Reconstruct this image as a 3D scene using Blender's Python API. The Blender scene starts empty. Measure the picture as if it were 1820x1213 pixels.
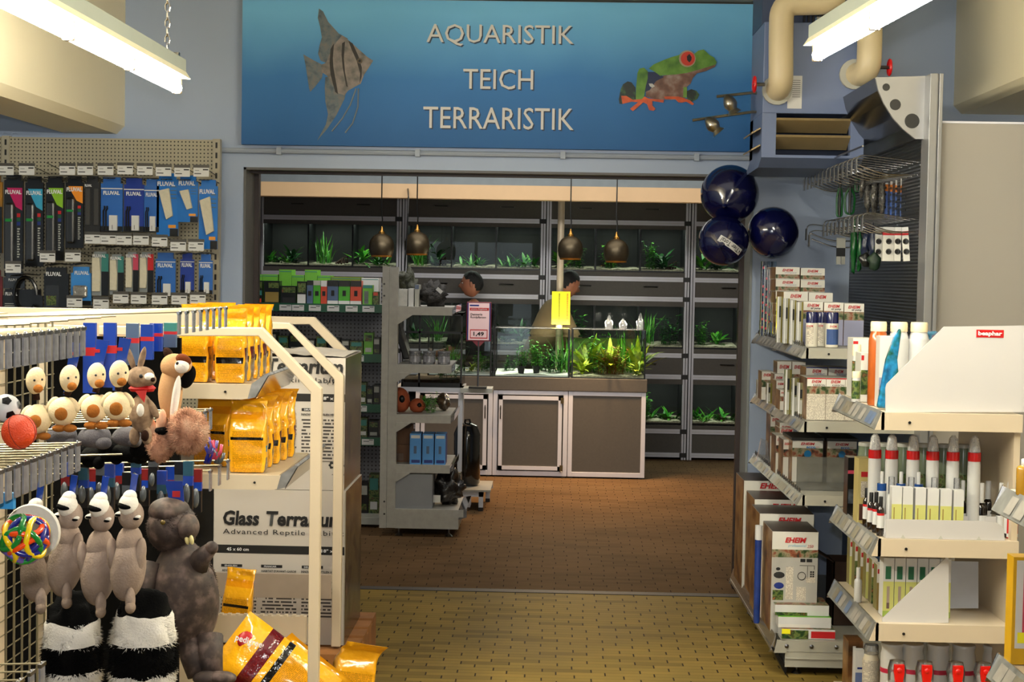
import bpy, math, random
from mathutils import Vector, Matrix, noise as mnoise
R = math.radians
random.seed(7)
S = bpy.context.scene
COL = S.collection
# ---------------------------------------------------------------- camera
F = 2700.0
VPX, VPY, ROLL, H = 975.0, 490.0, 0.017, 1.6
yw = Vector(((VPX-910)/F, (606.5-VPY)/F, -1)).normalized()
sr, cr = math.sin(ROLL), math.cos(ROLL)
c_ = -(sr*yw.x+cr*yw.y)/yw.z
zw = Vector((sr, cr, c_)).normalized()
xw = yw.cross(zw).normalized()
RC = Matrix((xw, yw, zw))            # camera -> world
CAM = Vector((0, 0, H))
def at(px, py, Y):
    """world point whose picture is (px,py), on the plane y=Y"""
    d = RC @ Vector(((px-910)/F, (606.5-py)/F, -1))
    return CAM + d*(Y/d.y)
def atx(px, py, X):
    d = RC @ Vector(((px-910)/F, (606.5-py)/F, -1))
    return CAM + d*(X/d.x)
def atz(px, py, Z):
    d = RC @ Vector(((px-910)/F, (606.5-py)/F, -1))
    return CAM + d*((Z-H)/d.z)
cd = bpy.data.cameras.new('camera'); cam = bpy.data.objects.new('camera', cd); COL.objects.link(cam)
cd.sensor_width = 36; cd.lens = 36*F/1820; cd.clip_start = 0.05; cd.clip_end = 100
cam.matrix_world = Matrix.Translation(CAM) @ RC.to_4x4()
S.camera = cam
# ---------------------------------------------------------------- materials
def lin(c):
    if isinstance(c, str):
        c = tuple(int(c[i:i+2], 16)/255 for i in (0, 2, 4))
    return tuple(((x+0.055)/1.055)**2.4 if x > 0.04045 else x/12.92 for x in c) + (1.0,)
MATS = {}
def mat(name, col=(.5, .5, .5), rough=.5, metal=0, var=.08, sc=12, bump=0, emit=0, alpha=None, spec=.5, col2=None, coat=0, trans=0, bsc=None, det=2):
    if name in MATS: return MATS[name]
    m = bpy.data.materials.new(name); m.use_nodes = True
    N, L = m.node_tree.nodes, m.node_tree.links
    b = N['Principled BSDF']
    c = lin(col)
    b.inputs['Roughness'].default_value = rough; b.inputs['Metallic'].default_value = metal
    b.inputs['Specular IOR Level'].default_value = spec
    b.inputs['Coat Weight'].default_value = coat; b.inputs['Coat Roughness'].default_value = .08
    tc = N.new('ShaderNodeTexCoord')
    nz = N.new('ShaderNodeTexNoise'); nz.inputs['Scale'].default_value = sc; nz.inputs['Detail'].default_value = det
    L.new(tc.outputs['Object'], nz.inputs['Vector'])
    rp = N.new('ShaderNodeValToRGB'); L.new(nz.outputs['Fac'], rp.inputs['Fac'])
    d = lin(col2) if col2 else None
    e = rp.color_ramp.elements
    if d:
        e[0].position = .42; e[1].position = .58; e[0].color = c; e[1].color = d
    else:
        e[0].position = .25; e[1].position = .75
        e[0].color = tuple(x*(1-var) for x in c[:3])+(1,); e[1].color = tuple(min(1, x*(1+var)) for x in c[:3])+(1,)
    L.new(rp.outputs['Color'], b.inputs['Base Color'])
    if bump:
        n2 = N.new('ShaderNodeTexNoise'); n2.inputs['Scale'].default_value = bsc or sc*3; n2.inputs['Detail'].default_value = 3
        L.new(tc.outputs['Object'], n2.inputs['Vector'])
        bp = N.new('ShaderNodeBump'); bp.inputs['Strength'].default_value = bump; bp.inputs['Distance'].default_value = .01
        L.new(n2.outputs['Fac'], bp.inputs['Height']); L.new(bp.outputs['Normal'], b.inputs['Normal'])
    if emit:
        L.new(rp.outputs['Color'], b.inputs['Emission Color']); b.inputs['Emission Strength'].default_value = emit
    if alpha is not None:
        b.inputs['Alpha'].default_value = alpha
    MATS[name] = m
    return m
def glassmat(name, tint=(1, 1, 1), refl=1.0, rough=.02, base=0.0, basecol=(.8, .8, .8)):
    """thin clear sheet: straight-through transparency plus a fresnel mirror"""
    if name in MATS: return MATS[name]
    m = bpy.data.materials.new(name); m.use_nodes = True
    N, L = m.node_tree.nodes, m.node_tree.links; N.clear()
    o = N.new('ShaderNodeOutputMaterial'); t = N.new('ShaderNodeBsdfTransparent'); t.inputs[0].default_value = (*tint, 1)
    g = N.new('ShaderNodeBsdfGlossy'); g.inputs['Roughness'].default_value = rough
    fr = N.new('ShaderNodeFresnel'); fr.inputs[0].default_value = 1.5
    mu = N.new('ShaderNodeMath'); mu.operation = 'MULTIPLY'; mu.inputs[1].default_value = refl; mu.use_clamp = True
    mx = N.new('ShaderNodeMixShader'); L.new(fr.outputs[0], mu.inputs[0]); L.new(mu.outputs[0], mx.inputs[0])
    src = t.outputs[0]
    if base:
        df = N.new('ShaderNodeBsdfDiffuse'); df.inputs[0].default_value = (*basecol, 1)
        nz = N.new('ShaderNodeTexNoise'); nz.inputs['Scale'].default_value = 6
        m2 = N.new('ShaderNodeMixShader'); ml = N.new('ShaderNodeMath'); ml.operation = 'MULTIPLY'; ml.inputs[1].default_value = base*2
        L.new(nz.outputs[0], ml.inputs[0]); L.new(ml.outputs[0], m2.inputs[0]); L.new(t.outputs[0], m2.inputs[1]); L.new(df.outputs[0], m2.inputs[2]); src = m2.outputs[0]
    L.new(src, mx.inputs[1]); L.new(g.outputs[0], mx.inputs[2]); L.new(mx.outputs[0], o.inputs[0])
    MATS[name] = m
    return m
def photoprint(name, cols, sc=30, rough=.4):
    """blotchy printed photograph: several colours over a noise field"""
    if name in MATS: return MATS[name]
    m = mat(name, cols[0], rough)
    rp = [n for n in m.node_tree.nodes if n.type == 'VALTORGB'][0]
    nz = [n for n in m.node_tree.nodes if n.type == 'TEX_NOISE'][0]
    nz.inputs['Scale'].default_value = sc; nz.inputs['Detail'].default_value = 4
    e = rp.color_ramp.elements
    while len(e) > 2: e.remove(e[0])
    k = len(cols)
    for i, c in enumerate(cols):
        p = .3 + .4*i/(k-1)
        if i == 0: e[0].position = p; e[0].color = lin(c)
        elif i == k-1: e[-1].position = p; e[-1].color = lin(c)
        else:
            n = e.new(p); n.color = lin(c)
    return m
def smallprint(name, paper, ink, row=.006, wid=.02, dens=.5, rough=.5):
    """lines of tiny print on the x/z faces: rows of broken dashes"""
    if name in MATS: return MATS[name]
    m = bpy.data.materials.new(name); m.use_nodes = True
    N, L = m.node_tree.nodes, m.node_tree.links; b = N['Principled BSDF']; b.inputs['Roughness'].default_value = rough
    tc = N.new('ShaderNodeTexCoord'); sp = N.new('ShaderNodeSeparateXYZ'); L.new(tc.outputs['Object'], sp.inputs[0])
    def M(op, a, b_=None, c=None):
        n = N.new('ShaderNodeMath'); n.operation = op
        for i, v in enumerate((a, b_, c)):
            if v is None: continue
            if isinstance(v, (int, float)): n.inputs[i].default_value = v
            else: L.new(v, n.inputs[i])
        return n.outputs[0]
    r_ = M('DIVIDE', sp.outputs[2], row); fl = M('FLOOR', r_); fr = M('FRACT', r_)
    xy = M('ADD', sp.outputs[0], sp.outputs[1])
    cx = M('FLOOR', M('DIVIDE', xy, row*.45))
    cb = N.new('ShaderNodeCombineXYZ'); L.new(cx, cb.inputs[0]); L.new(fl, cb.inputs[1])
    wn = N.new('ShaderNodeTexWhiteNoise'); wn.noise_dimensions = '2D'; L.new(cb.outputs[0], wn.inputs['Vector'])
    k = M('MULTIPLY', M('LESS_THAN', fr, .5), M('LESS_THAN', wn.outputs[0], dens))
    mx = N.new('ShaderNodeMix'); mx.data_type = 'RGBA'; L.new(k, mx.inputs[0]); mx.inputs[6].default_value = lin(paper); mx.inputs[7].default_value = lin(ink)
    L.new(mx.outputs[2], b.inputs['Base Color'])
    MATS[name] = m
    return m
# ---------------------------------------------------------------- mesh builder
def rotm(rx=0, ry=0, rz=0):
    return Matrix.Rotation(rz, 3, 'Z') @ Matrix.Rotation(ry, 3, 'Y') @ Matrix.Rotation(rx, 3, 'X')
class B:
    def __init__(s, m=None):
        s.v = []; s.f = []; s.fm = []; s.ms = []; s.cur = 0
        if m: s.mat(m)
    def mat(s, m):
        if m is None: return s
        if m not in s.ms: s.ms.append(m)
        s.cur = s.ms.index(m); return s
    def add(s, vs, fs, m=None):
        s.mat(m); n = len(s.v); s.v += [tuple(v) for v in vs]
        for f in fs: s.f.append([n+i for i in f]); s.fm.append(s.cur)
        return s
    def box(s, x0, y0, z0, x1, y1, z1, m=None, M=None, c=None):
        vs = [Vector((x, y, z)) for z in (z0, z1) for y in (y0, y1) for x in (x0, x1)]
        if M: 
            c = Vector(c) if c is not None else Vector(((x0+x1)/2, (y0+y1)/2, (z0+z1)/2))
            vs = [M @ (v-c) + c for v in vs]
        return s.add(vs, [(0, 2, 3, 1), (4, 5, 7, 6), (0, 1, 5, 4), (2, 6, 7, 3), (0, 4, 6, 2), (1, 3, 7, 5)], m)
    def cbox(s, x, y, z, w, d, h, m=None, M=None):
        return s.box(x-w/2, y-d/2, z-h/2, x+w/2, y+d/2, z+h/2, m, M)
    def prism(s, pts, a, b, ax='y', m=None):
        """polygon extruded along ax from a to b; pts in the other two axes"""
        k = len(pts)
        def P(p, t): return {'x': (t, p[0], p[1]), 'y': (p[0], t, p[1]), 'z': (p[0], p[1], t)}[ax]
        vs = [P(p, a) for p in pts]+[P(p, b) for p in pts]
        fs = [tuple(range(k)), tuple(range(2*k-1, k-1, -1))]+[(i, i+k, (i+1) % k+k, (i+1) % k) for i in range(k)]
        return s.add(vs, fs, m)
    def lathe(s, prof, seg=16, c=(0, 0, 0), m=None, M=None, cap=True):
        vs = []; c = Vector(c)
        for r, z in prof:
            for i in range(seg):
                a = 2*math.pi*i/seg; v = Vector((r*math.cos(a), r*math.sin(a), z))
                vs.append((M @ v if M else v)+c)
        fs = [(j*seg+i, j*seg+(i+1) % seg, (j+1)*seg+(i+1) % seg, (j+1)*seg+i) for j in range(len(prof)-1) for i in range(seg)]
        if cap:
            if prof[0][0] > 1e-5: fs.append(tuple(range(seg-1, -1, -1)))
            if prof[-1][0] > 1e-5: fs.append(tuple((len(prof)-1)*seg+i for i in range(seg)))
        return s.add(vs, fs, m)
    def tube(s, pts, r, seg=6, m=None, cap=True):
        pts = [Vector(p) for p in pts]; vs = []; rs = r if isinstance(r, (list, tuple)) else [r]*len(pts)
        t0 = (pts[1]-pts[0]).normalized()
        u = t0.orthogonal().normalized()
        for i, p in enumerate(pts):
            t = ((pts[min(i+1, len(pts)-1)]-p).normalized() + (p-pts[max(i-1, 0)]).normalized())
            t = t.normalized() if t.length > 1e-6 else t0
            u = (u - t*u.dot(t)).normalized(); w = t.cross(u)
            for k in range(seg):
                a = 2*math.pi*k/seg; vs.append(p+(u*math.cos(a)+w*math.sin(a))*rs[i])
        n = len(pts)
        fs = [(j*seg+i, j*seg+(i+1) % seg, (j+1)*seg+(i+1) % seg, (j+1)*seg+i) for j in range(n-1) for i in range(seg)]
        if cap: fs += [tuple(range(seg-1, -1, -1)), tuple((n-1)*seg+i for i in range(seg))]
        return s.add(vs, fs, m)
    def ell(s, c, r, m=None, seg=14, rings=8, M=None):
        r = (r, r, r) if isinstance(r, (int, float)) else r
        c = Vector(c); vs = []
        for j in range(rings+1):
            t = math.pi*j/rings
            for i in range(seg):
                a = 2*math.pi*i/seg
                v = Vector((r[0]*math.sin(t)*math.cos(a), r[1]*math.sin(t)*math.sin(a), -r[2]*math.cos(t)))
                vs.append((M @ v if M else v)+c)
        fs = [(j*seg+i, j*seg+(i+1) % seg, (j+1)*seg+(i+1) % seg, (j+1)*seg+i) for j in range(rings) for i in range(seg)]
        return s.add(vs, fs, m)
    def quad(s, a, b, c, d, m=None): return s.add([a, b, c, d], [(0, 1, 2, 3)], m)
    def mesh(s, name, smooth=False):
        me = bpy.data.meshes.new(name); me.from_pydata(s.v, [], s.f)
        for m in s.ms: me.materials.append(m)
        if s.fm: me.polygons.foreach_set('material_index', s.fm)
        me.validate(); me.update()
        if smooth is True: me.polygons.foreach_set('use_smooth', [True]*len(me.polygons))
        elif smooth:
            me.polygons.foreach_set('use_smooth', [True]*len(me.polygons)); 
            try: me.set_sharp_from_angle(angle=R(smooth))
            except Exception: pass
        return me
    def build(s, name, parent=None, loc=(0, 0, 0), rz=0, smooth=False, bevel=0, rot=None):
        o = bpy.data.objects.new(name, s.mesh(name, smooth)); COL.objects.link(o)
        if parent: o.parent = parent
        o.location = loc; o.rotation_euler = rot or (0, 0, rz)
        if bevel:
            b = o.modifiers.new('bevel', 'BEVEL'); b.width = bevel; b.segments = 2; b.limit_method = 'ANGLE'; b.harden_normals = False
        return o
def tag(o, label=None, cat=None, group=None, kind=None):
    if label: o['label'] = label
    if cat: o['category'] = cat
    if group: o['group'] = group
    if kind: o['kind'] = kind
    return o
def thing(name, label, cat, loc=(0, 0, 0), rz=0, group=None, rot=None):
    o = bpy.data.objects.new(name, None); COL.objects.link(o); o.location = loc; o.rotation_euler = rot or (0, 0, rz)
    o.empty_display_size = .05
    return tag(o, label, cat, group)
KIDS = {}
def kids(o):
    return list(o.children)
def dup(o, loc=None, label=None, rz=None, group=None, parent=None, rot=None, scale=None):
    c = o.copy(); COL.objects.link(c)
    if parent is not None: c.parent = parent
    for ch in kids(o): dup(ch, parent=c)
    if loc is not None: c.location = loc
    if rz is not None: c.rotation_euler = (0, 0, rz)
    if rot is not None: c.rotation_euler = rot
    if scale is not None: c.scale = scale if not isinstance(scale, (int, float)) else (scale,)*3
    if label: c['label'] = label
    if group: c['group'] = group
    return c
def struct(o): o['kind'] = 'structure'; return o
# ---------------------------------------------------------------- lettering
TXT = {}
def txtmesh(s, m, shear=0, bold=0, ext=.002, sp=1.0):
    k = (s, m.name, shear, bold, sp)
    if k in TXT: return TXT[k]
    cu = bpy.data.curves.new('lettering', 'FONT'); cu.body = s; cu.size = 1; cu.align_x = 'CENTER'; cu.align_y = 'CENTER'
    cu.shear = shear; cu.offset = bold; cu.resolution_u = 2; cu.space_character = sp
    cu.space_line = .95
    ob = bpy.data.objects.new('tmp', cu); COL.objects.link(ob)
    dg = bpy.context.evaluated_depsgraph_get()
    me = bpy.data.meshes.new_from_object(ob.evaluated_get(dg), depsgraph=dg)
    bpy.data.objects.remove(ob); bpy.data.curves.remove(cu)
    xs = [v.co.x for v in me.vertices]; ys = [v.co.y for v in me.vertices]
    x0, x1, y0, y1 = min(xs), max(xs), min(ys), max(ys)
    for v in me.vertices:
        v.co = ((v.co.x-(x0+x1)/2)/(x1-x0), 0, (v.co.y-(y0+y1)/2)/(y1-y0))
    me.materials.clear(); me.materials.append(m); me.name = 'lettering'
    TXT[k] = me
    return me
def txt(parent, s, x, y, z, w, h, m, shear=0, bold=.01, name='lettering', face='-y', sp=1.0, rot=None):
    o = bpy.data.objects.new(name, txtmesh(s, m, shear, bold, sp=sp)); COL.objects.link(o); o.parent = parent
    o.location = (x, y, z); o.scale = (w, 1, h)
    o.rotation_euler = rot or (0, 0, {'-y': 0, '-x': -math.pi/2, '+x': math.pi/2, '+y': math.pi}[face])
    return o
# ---------------------------------------------------------------- palette
CREAM = mat('cream_enamel', (.78, .72, .62), .35, var=.02)
CREAMD = mat('cream_enamel_shelf', (.72, .66, .55), .4, var=.03)
GREYW = mat('pale_grey_enamel', (.66, .66, .62), .4, var=.03)
WHITE = mat('white_board', (.88, .87, .85), .5, var=.02)
PAPER = mat('paper_white', (.80, .80, .79), .5, var=.03)
BLACK = mat('black_plastic', (.025, .025, .028), .35, var=.2)
DARK = mat('dark_grey', (.09, .09, .095), .5, var=.1)
CHROME = mat('chrome_wire', (.75, .75, .76), .2, 1, var=.03)
WIRE = mat('cream_wire', (.50, .47, .38), .3, .3, var=.03)
ALU = mat('brushed_aluminium', (.80, .80, .83), .35, .15, var=.03)
STEEL = mat('steel', (.5, .5, .5), .3, 1, var=.05)
BROWNL = mat('taupe_laminate', (.30, .285, .262), .6, var=.06, sc=60)
RED = mat('red_print', (.72, .05, .06), .4, var=.04)
REDI = mat('red_ink', (.70, .06, .08), .5, var=.03)
BLACKI = mat('black_ink', (.05, .045, .04), .6, var=.1)
WHITEI = mat('white_ink', (.85, .85, .85), .5, var=.02)
BLUEI = mat('blue_ink', (.05, .15, .45), .5, var=.05)
CLEAR = glassmat('clear_plastic', refl=2.2, rough=.08, base=.22, basecol=(.5, .52, .55))
CLEARB = glassmat('clear_film', refl=3, rough=.12, base=.06)
GLASS = glassmat('aquarium_glass', (.93, .97, .95), refl=1.0, rough=.01)
# ================================================================ the room
YW, YT = 7.58, .25
def tilemat(name, L_, W_, c1, c2, c3, mort, rough, off=.3333, mw=.006, spec=.04):
    m = bpy.data.materials.new(name); m.use_nodes = True
    N, L = m.node_tree.nodes, m.node_tree.links; b = N['Principled BSDF']; b.inputs['Specular IOR Level'].default_value = spec
    tc = N.new('ShaderNodeTexCoord'); sp = N.new('ShaderNodeSeparateXYZ'); L.new(tc.outputs['Object'], sp.inputs[0])
    def M(op, a, b_=None):
        n = N.new('ShaderNodeMath'); n.operation = op
        for i, v in enumerate((a, b_)):
            if v is None: continue
            if isinstance(v, (int, float)): n.inputs[i].default_value = v
            else: L.new(v, n.inputs[i])
        return n.outputs[0]
    v = M('DIVIDE', sp.outputs[1], W_); row = M('FLOOR', v); fv = M('FRACT', v)
    wr = N.new('ShaderNodeTexWhiteNoise'); wr.noise_dimensions = '1D'; L.new(row, wr.inputs['W'])
    u = M('ADD', M('ADD', M('DIVIDE', sp.outputs[0], L_), M('MULTIPLY', row, off)), M('MULTIPLY', wr.outputs[0], .09)); cu = M('FLOOR', u); fu = M('FRACT', u)
    joint = M('LESS_THAN', fu, mw/L_)
    jv = M('LESS_THAN', fv, mw*.6/W_)
    cb = N.new('ShaderNodeCombineXYZ'); L.new(cu, cb.inputs[0]); L.new(row, cb.inputs[1])
    wn = N.new('ShaderNodeTexWhiteNoise'); wn.noise_dimensions = '2D'; L.new(cb.outputs[0], wn.inputs['Vector'])
    rp = N.new('ShaderNodeValToRGB'); L.new(wn.outputs[0], rp.inputs[0]); e = rp.color_ramp.elements
    e[0].color = lin(c1); e[1].color = lin(c2); n = e.new(.5); n.color = lin(c3)
    nz = N.new('ShaderNodeTexNoise'); nz.inputs['Scale'].default_value = 1.3; nz.inputs['Detail'].default_value = 5; L.new(tc.outputs['Object'], nz.inputs[0])
    mr = N.new('ShaderNodeMapRange'); L.new(nz.outputs[0], mr.inputs[0]); mr.inputs[1].default_value = .3; mr.inputs[2].default_value = .7; mr.inputs[3].default_value = .72; mr.inputs[4].default_value = 1.12
    mu = N.new('ShaderNodeMix'); mu.data_type = 'RGBA'; mu.blend_type = 'MULTIPLY'; mu.inputs[0].default_value = 1; L.new(rp.outputs[0], mu.inputs[6]); L.new(mr.outputs[0], mu.inputs[7])
    m1 = N.new('ShaderNodeMix'); m1.data_type = 'RGBA'; L.new(M('MULTIPLY', jv, .45), m1.inputs[0]); L.new(mu.outputs[2], m1.inputs[6]); m1.inputs[7].default_value = lin(mort)
    m2 = N.new('ShaderNodeMix'); m2.data_type = 'RGBA'; L.new(joint, m2.inputs[0]); L.new(m1.outputs[2], m2.inputs[6]); m2.inputs[7].default_value = lin(mort)
    L.new(m2.outputs[2], b.inputs['Base Color'])
    mr2 = N.new('ShaderNodeMapRange'); L.new(nz.outputs[0], mr2.inputs[0]); mr2.inputs[3].default_value = rough-.12; mr2.inputs[4].default_value = rough+.12
    L.new(mr2.outputs[0], b.inputs['Roughness'])
    bp = N.new('ShaderNodeBump'); bp.inputs['Strength'].default_value = .5; bp.inputs['Distance'].default_value = .004
    L.new(M('SUBTRACT', 1.0, M('MAXIMUM', joint, jv)), bp.inputs['Height']); L.new(bp.outputs[0], b.inputs['Normal'])
    return m
YT1 = tilemat('yellow_clinker_tiles', .198, .046, (.50, .42, .21), (.43, .36, .18), (.53, .44, .22), (.16, .12, .06), .55)
RT1 = tilemat('red_brown_clinker_tiles', .198, .046, (.37, .29, .20), (.345, .27, .185), (.39, .305, .215), (.10, .06, .05), .6, mw=.004, spec=.008)
WALLB = mat('pale_blue_wall_paint', (.63, .69, .79), .38, var=.025, sc=1.6, bump=.04, bsc=60)
WALLC = mat('cream_wall_paint', (.68, .66, .60), .6, var=.04, sc=1.5)
BEAMC = mat('cream_beam_paint', (.93, .88, .74), .42, var=.02, sc=2, bump=.05, bsc=40)
CEILM = mat('grey_ceiling_paint', (.55, .54, .50), .7, var=.05, sc=2)
FRAMEG = mat('grey_steel_frame', (.36, .36, .36), .45, var=.06, sc=5)
FRAMEB = mat('dark_brown_frame', (.17, .115, .105), .5, var=.1)
BACKW = mat('dim_grey_wall_paint', (.30, .31, .32), .6, var=.05)
TRIMM = mat('painted_conduit', (.62, .66, .72), .4, var=.03)
XL, XR, ZC = -4.2, 3.0, 2.955
OX0, OX1, OZ = -1.53, 1.01, 2.115
struct(B(YT1).quad((XL, -6, 0), (XR, -6, 0), (XR, YW+.02, 0), (XL, YW+.02, 0)).build('floor'))
struct(B(RT1).quad((XL, YW+.07, 0), (XR, YW+.07, 0), (XR, 14.4, 0), (XL, 14.4, 0)).build('floor_tiles_back_room'))
struct(B(mat('dark_threshold_joint', (.12, .11, .10), .6, var=.3, sc=30)).box(OX0-.3, YW+.01, -.02, OX1+.3, YW+.08, .003).build('trim_1'))
w = B(WALLB)
w.box(XL, YW, 0, OX0, YW+YT, ZC+.6); w.box(OX1, YW, 0, XR, YW+YT, ZC+.6); w.box(OX0, YW, OZ, OX1, YW+YT, ZC+.6)
struct(w.build('wall_back'))
struct(B(WALLB).box(XL-.1, -6, 0, XL, 14.5, ZC+.6).build('wall_left'))
struct(B(WALLC).box(XR, -6, 0, XR+.1, 14.5, ZC+.6).build('wall_right'))
struct(B(BACKW).box(XL, 14.4, 0, XR, 14.5, ZC+.6).build('wall_far'))
struct(B(CEILM).box(XL, -6, ZC+.45, XR, 14.5, ZC+.6).build('ceiling'))
# wide beam along the back wall above the sign
struct(B(CEILM).box(-1.56, YW-.1, ZC, 1.6, YW, ZC+.45).build('trim_2'))
# street side of the shop, behind the camera: wall with a glazed front
g = B(WALLC); g.box(XL, -6.1, 0, -2.9, -6, ZC+.6); g.box(-.3, -6.1, 0, XR, -6, ZC+.6); g.box(-2.9, -6.1, 2.35, -.3, -6, ZC+.6)
struct(g.build('wall_front'))
g = B(ALU); 
for x in (-2.9, -1.6, -.36): g.box(x, -6.08, 0, x+.06, -6.02, 2.35)
g.box(-2.9, -6.08, 2.29, -.3, -6.02, 2.35); g.box(-2.9, -6.08, 0, -.3, -6.02, .08)
w1 = struct(g.build('window_1'))
B(GLASS).quad((-2.9, -6.05, 0), (-.3, -6.05, 0), (-.3, -6.05, 2.3), (-2.9, -6.05, 2.3)).build('pane', w1)
# beams
def beam(name, x0, x1, z0, y0, y1):
    ch = .04
    struct(B(BEAMC).prism([(x0+ch, z0), (x1-ch, z0), (x1, z0+ch), (x1, ZC+.45), (x0, ZC+.45), (x0, z0+ch)], y0, y1).build(name))
beam('beam_left', -2.47, -2.13, 2.27, .5, YW)
beam('beam_right', 1.98, 2.45, 2.43, .5, YW)
# reveal of the opening
r = B(FRAMEG); t = .012
r.box(OX0, YW-.004, 0, OX0+t, YW+YT, OZ); r.box(OX0, YW-.004, OZ-t, OX1, YW+YT, OZ)
r.box(OX1-t, YW-.004, 0, OX1, YW+YT, OZ, mat('pale_grey_reveal', (.52, .54, .54), .5))
r.box(OX0+t, YW+YT-.03, 0, OX0+t+.022, YW+YT+.02, OZ-t, FRAMEB); r.box(OX1-t-.022, YW+YT-.03, 0, OX1-t, YW+YT+.02, OZ-t, FRAMEB)
r.box(OX0+t, YW+.10, OZ-t-.012, OX1-t, YW+.14, OZ-t, FRAMEB)
struct(r.build('trim_3'))
# conduit below the sign
c = B(TRIMM); z = 2.196
c.tube([(-1.66, YW-.02, z), (1.06, YW-.02, z)], .013, 8)
for x in (-1.35, -.66, .06, .72): c.box(x-.012, YW-.04, z-.018, x+.012, YW, z+.018)
struct(c.build('trim_4', smooth=40))
# back room bulkhead and beam
struct(B(mat('blue_grey_bulkhead', (.45, .50, .53), .5)).box(XL, 12.0, 2.295, XR, 12.6, ZC+.45).build('beam_back_room_duct'))
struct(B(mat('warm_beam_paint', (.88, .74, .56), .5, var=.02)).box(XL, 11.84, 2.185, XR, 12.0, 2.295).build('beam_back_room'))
# ================================================================ light
S.view_settings.view_transform = 'Standard'; S.view_settings.look = 'None'; S.view_settings.exposure = 0
W = bpy.data.worlds.new('daylight'); S.world = W; W.use_nodes = True
W.node_tree.nodes['Background'].inputs[0].default_value = (.80, .90, 1, 1); W.node_tree.nodes['Background'].inputs[1].default_value = 2.2
def alight(name, loc, rot, sx, sy, e, col, shape='RECTANGLE'):
    l = bpy.data.lights.new(name, 'AREA'); l.shape = shape; l.size = sx; l.size_y = sy; l.energy = e; l.color = col
    o = bpy.data.objects.new(name, l); COL.objects.link(o); o.location = loc; o.rotation_euler = rot; return o
alight('camera_flash', (-.02, -.02, 1.74), (R(90), 0, 0), .07, .04, 34, (1, .975, .94))
alight('fill_light_front', (-.4, 3.2, 3.3), (0, 0, 0), 3.5, 4.5, 28, (1, .975, .94))  # added soft fill for the front room
alight('fill_light_back', (-.1, 10.9, 3.3), (0, 0, 0), 3.5, 1.9, 38, (1, .95, .88))  # added fill, placed to brighten the back room towards the counter
alight('rack_fill_light', (-.2, 9.0, 2.92), (R(52), 0, 0), 3.2, .3, 54, (1, .97, .92))  # added unseen light aimed at the upright faces of rack and counter
for nm, x0, x1, z, ya, yb in (('left', -1.33, -1.33, 2.28, 2.3, 5.42), ('right', .99, .93, 2.335, 2.5, 5.2)):
    l = alight('tube_glow_'+nm, ((x0+x1)/2, (ya+yb)/2, z-.035), (0, 0, math.atan2(-(x1-x0), yb-ya)), .03, yb-ya, 1, (1, .93, .75))
def spot(name, loc, to, e, col, ang=70, blend=.8):
    l = bpy.data.lights.new(name, 'SPOT'); l.energy = e; l.color = col; l.spot_size = R(ang); l.spot_blend = blend; l.shadow_soft_size = .08
    o = bpy.data.objects.new(name, l); COL.objects.link(o); o.location = loc
    o.rotation_euler = (Vector(to)-Vector(loc)).to_track_quat('-Z', 'Y').to_euler(); return o
# ================================================================ the big sign
def signmat():
    m = bpy.data.materials.new('blue_gradient_print'); m.use_nodes = True
    N, L = m.node_tree.nodes, m.node_tree.links; b = N['Principled BSDF']; b.inputs['Roughness'].default_value = .5; b.inputs['Specular IOR Level'].default_value = .25
    tc = N.new('ShaderNodeTexCoord'); sp = N.new('ShaderNodeSeparateXYZ'); L.new(tc.outputs['Generated'], sp.inputs[0])
    nz = N.new('ShaderNodeTexNoise'); nz.inputs['Scale'].default_value = 2.5; L.new(tc.outputs['Object'], nz.inputs[0])
    ml = N.new('ShaderNodeMath'); ml.operation = 'MULTIPLY_ADD'; L.new(nz.outputs[0], ml.inputs[0]); ml.inputs[1].default_value = .16; L.new(sp.outputs[2], ml.inputs[2])
    rp = N.new('ShaderNodeValToRGB'); L.new(ml.outputs[0], rp.inputs[0]); e = rp.color_ramp.elements
    e[0].position = .05; e[0].color = lin((.16, .37, .60)); e[1].position = 1.05; e[1].color = lin((.46, .74, .92)); n = e.new(.55); n.color = lin((.24, .48, .73))
    L.new(rp.outputs[0], b.inputs['Base Color']); return m
YS = YW-.045
sx0, sx1, sz0, sz1 = -1.535, 1.30, 2.225, 2.945
sign = thing('shop_sign', 'long blue sign with an angelfish and a tree frog above the wide opening', 'sign', (0, YS, 0))
B(signmat()).box(sx0, 0, sz0, sx1, .04, sz1).build('board', sign)
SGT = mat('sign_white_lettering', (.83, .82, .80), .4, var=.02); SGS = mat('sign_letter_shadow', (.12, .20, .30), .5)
def signtext(s, x0, x1, y0, y1):
    a = at(x0, y1, YS); b = at(x1, y0, YS); cx, cz = (a.x+b.x)/2, (a.z+b.z)/2; w_, h_ = b.x-a.x, b.z-a.z-.017*(b.x-a.x)
    h_ = (y1-y0)/356*.93
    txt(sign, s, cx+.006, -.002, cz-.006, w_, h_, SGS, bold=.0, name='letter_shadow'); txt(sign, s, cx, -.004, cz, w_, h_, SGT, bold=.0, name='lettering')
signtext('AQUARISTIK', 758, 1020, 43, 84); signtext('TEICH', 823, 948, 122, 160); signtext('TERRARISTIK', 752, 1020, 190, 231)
def zp(ox, oy, s, dy=0):
    def f(pts): 
        out = []
        for x, y in pts:
            p = at(ox+x/s, oy+y/s, YS); out.append((p.x, p.z))
        return out
    return f
def flat(b, pts, dy, m): b.prism(pts, -dy, -dy+.0008, 'y', m)
f = zp(530, 5, 4.853)
FG = photoprint('fish_scales_grey', [(.36, .36, .35), (.52, .49, .47), (.62, .57, .54)], 22, .5)
FF = photoprint('fish_fin_grey', [(.26, .33, .38), (.40, .44, .46), (.48, .46, .44)], 30, .5)
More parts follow.
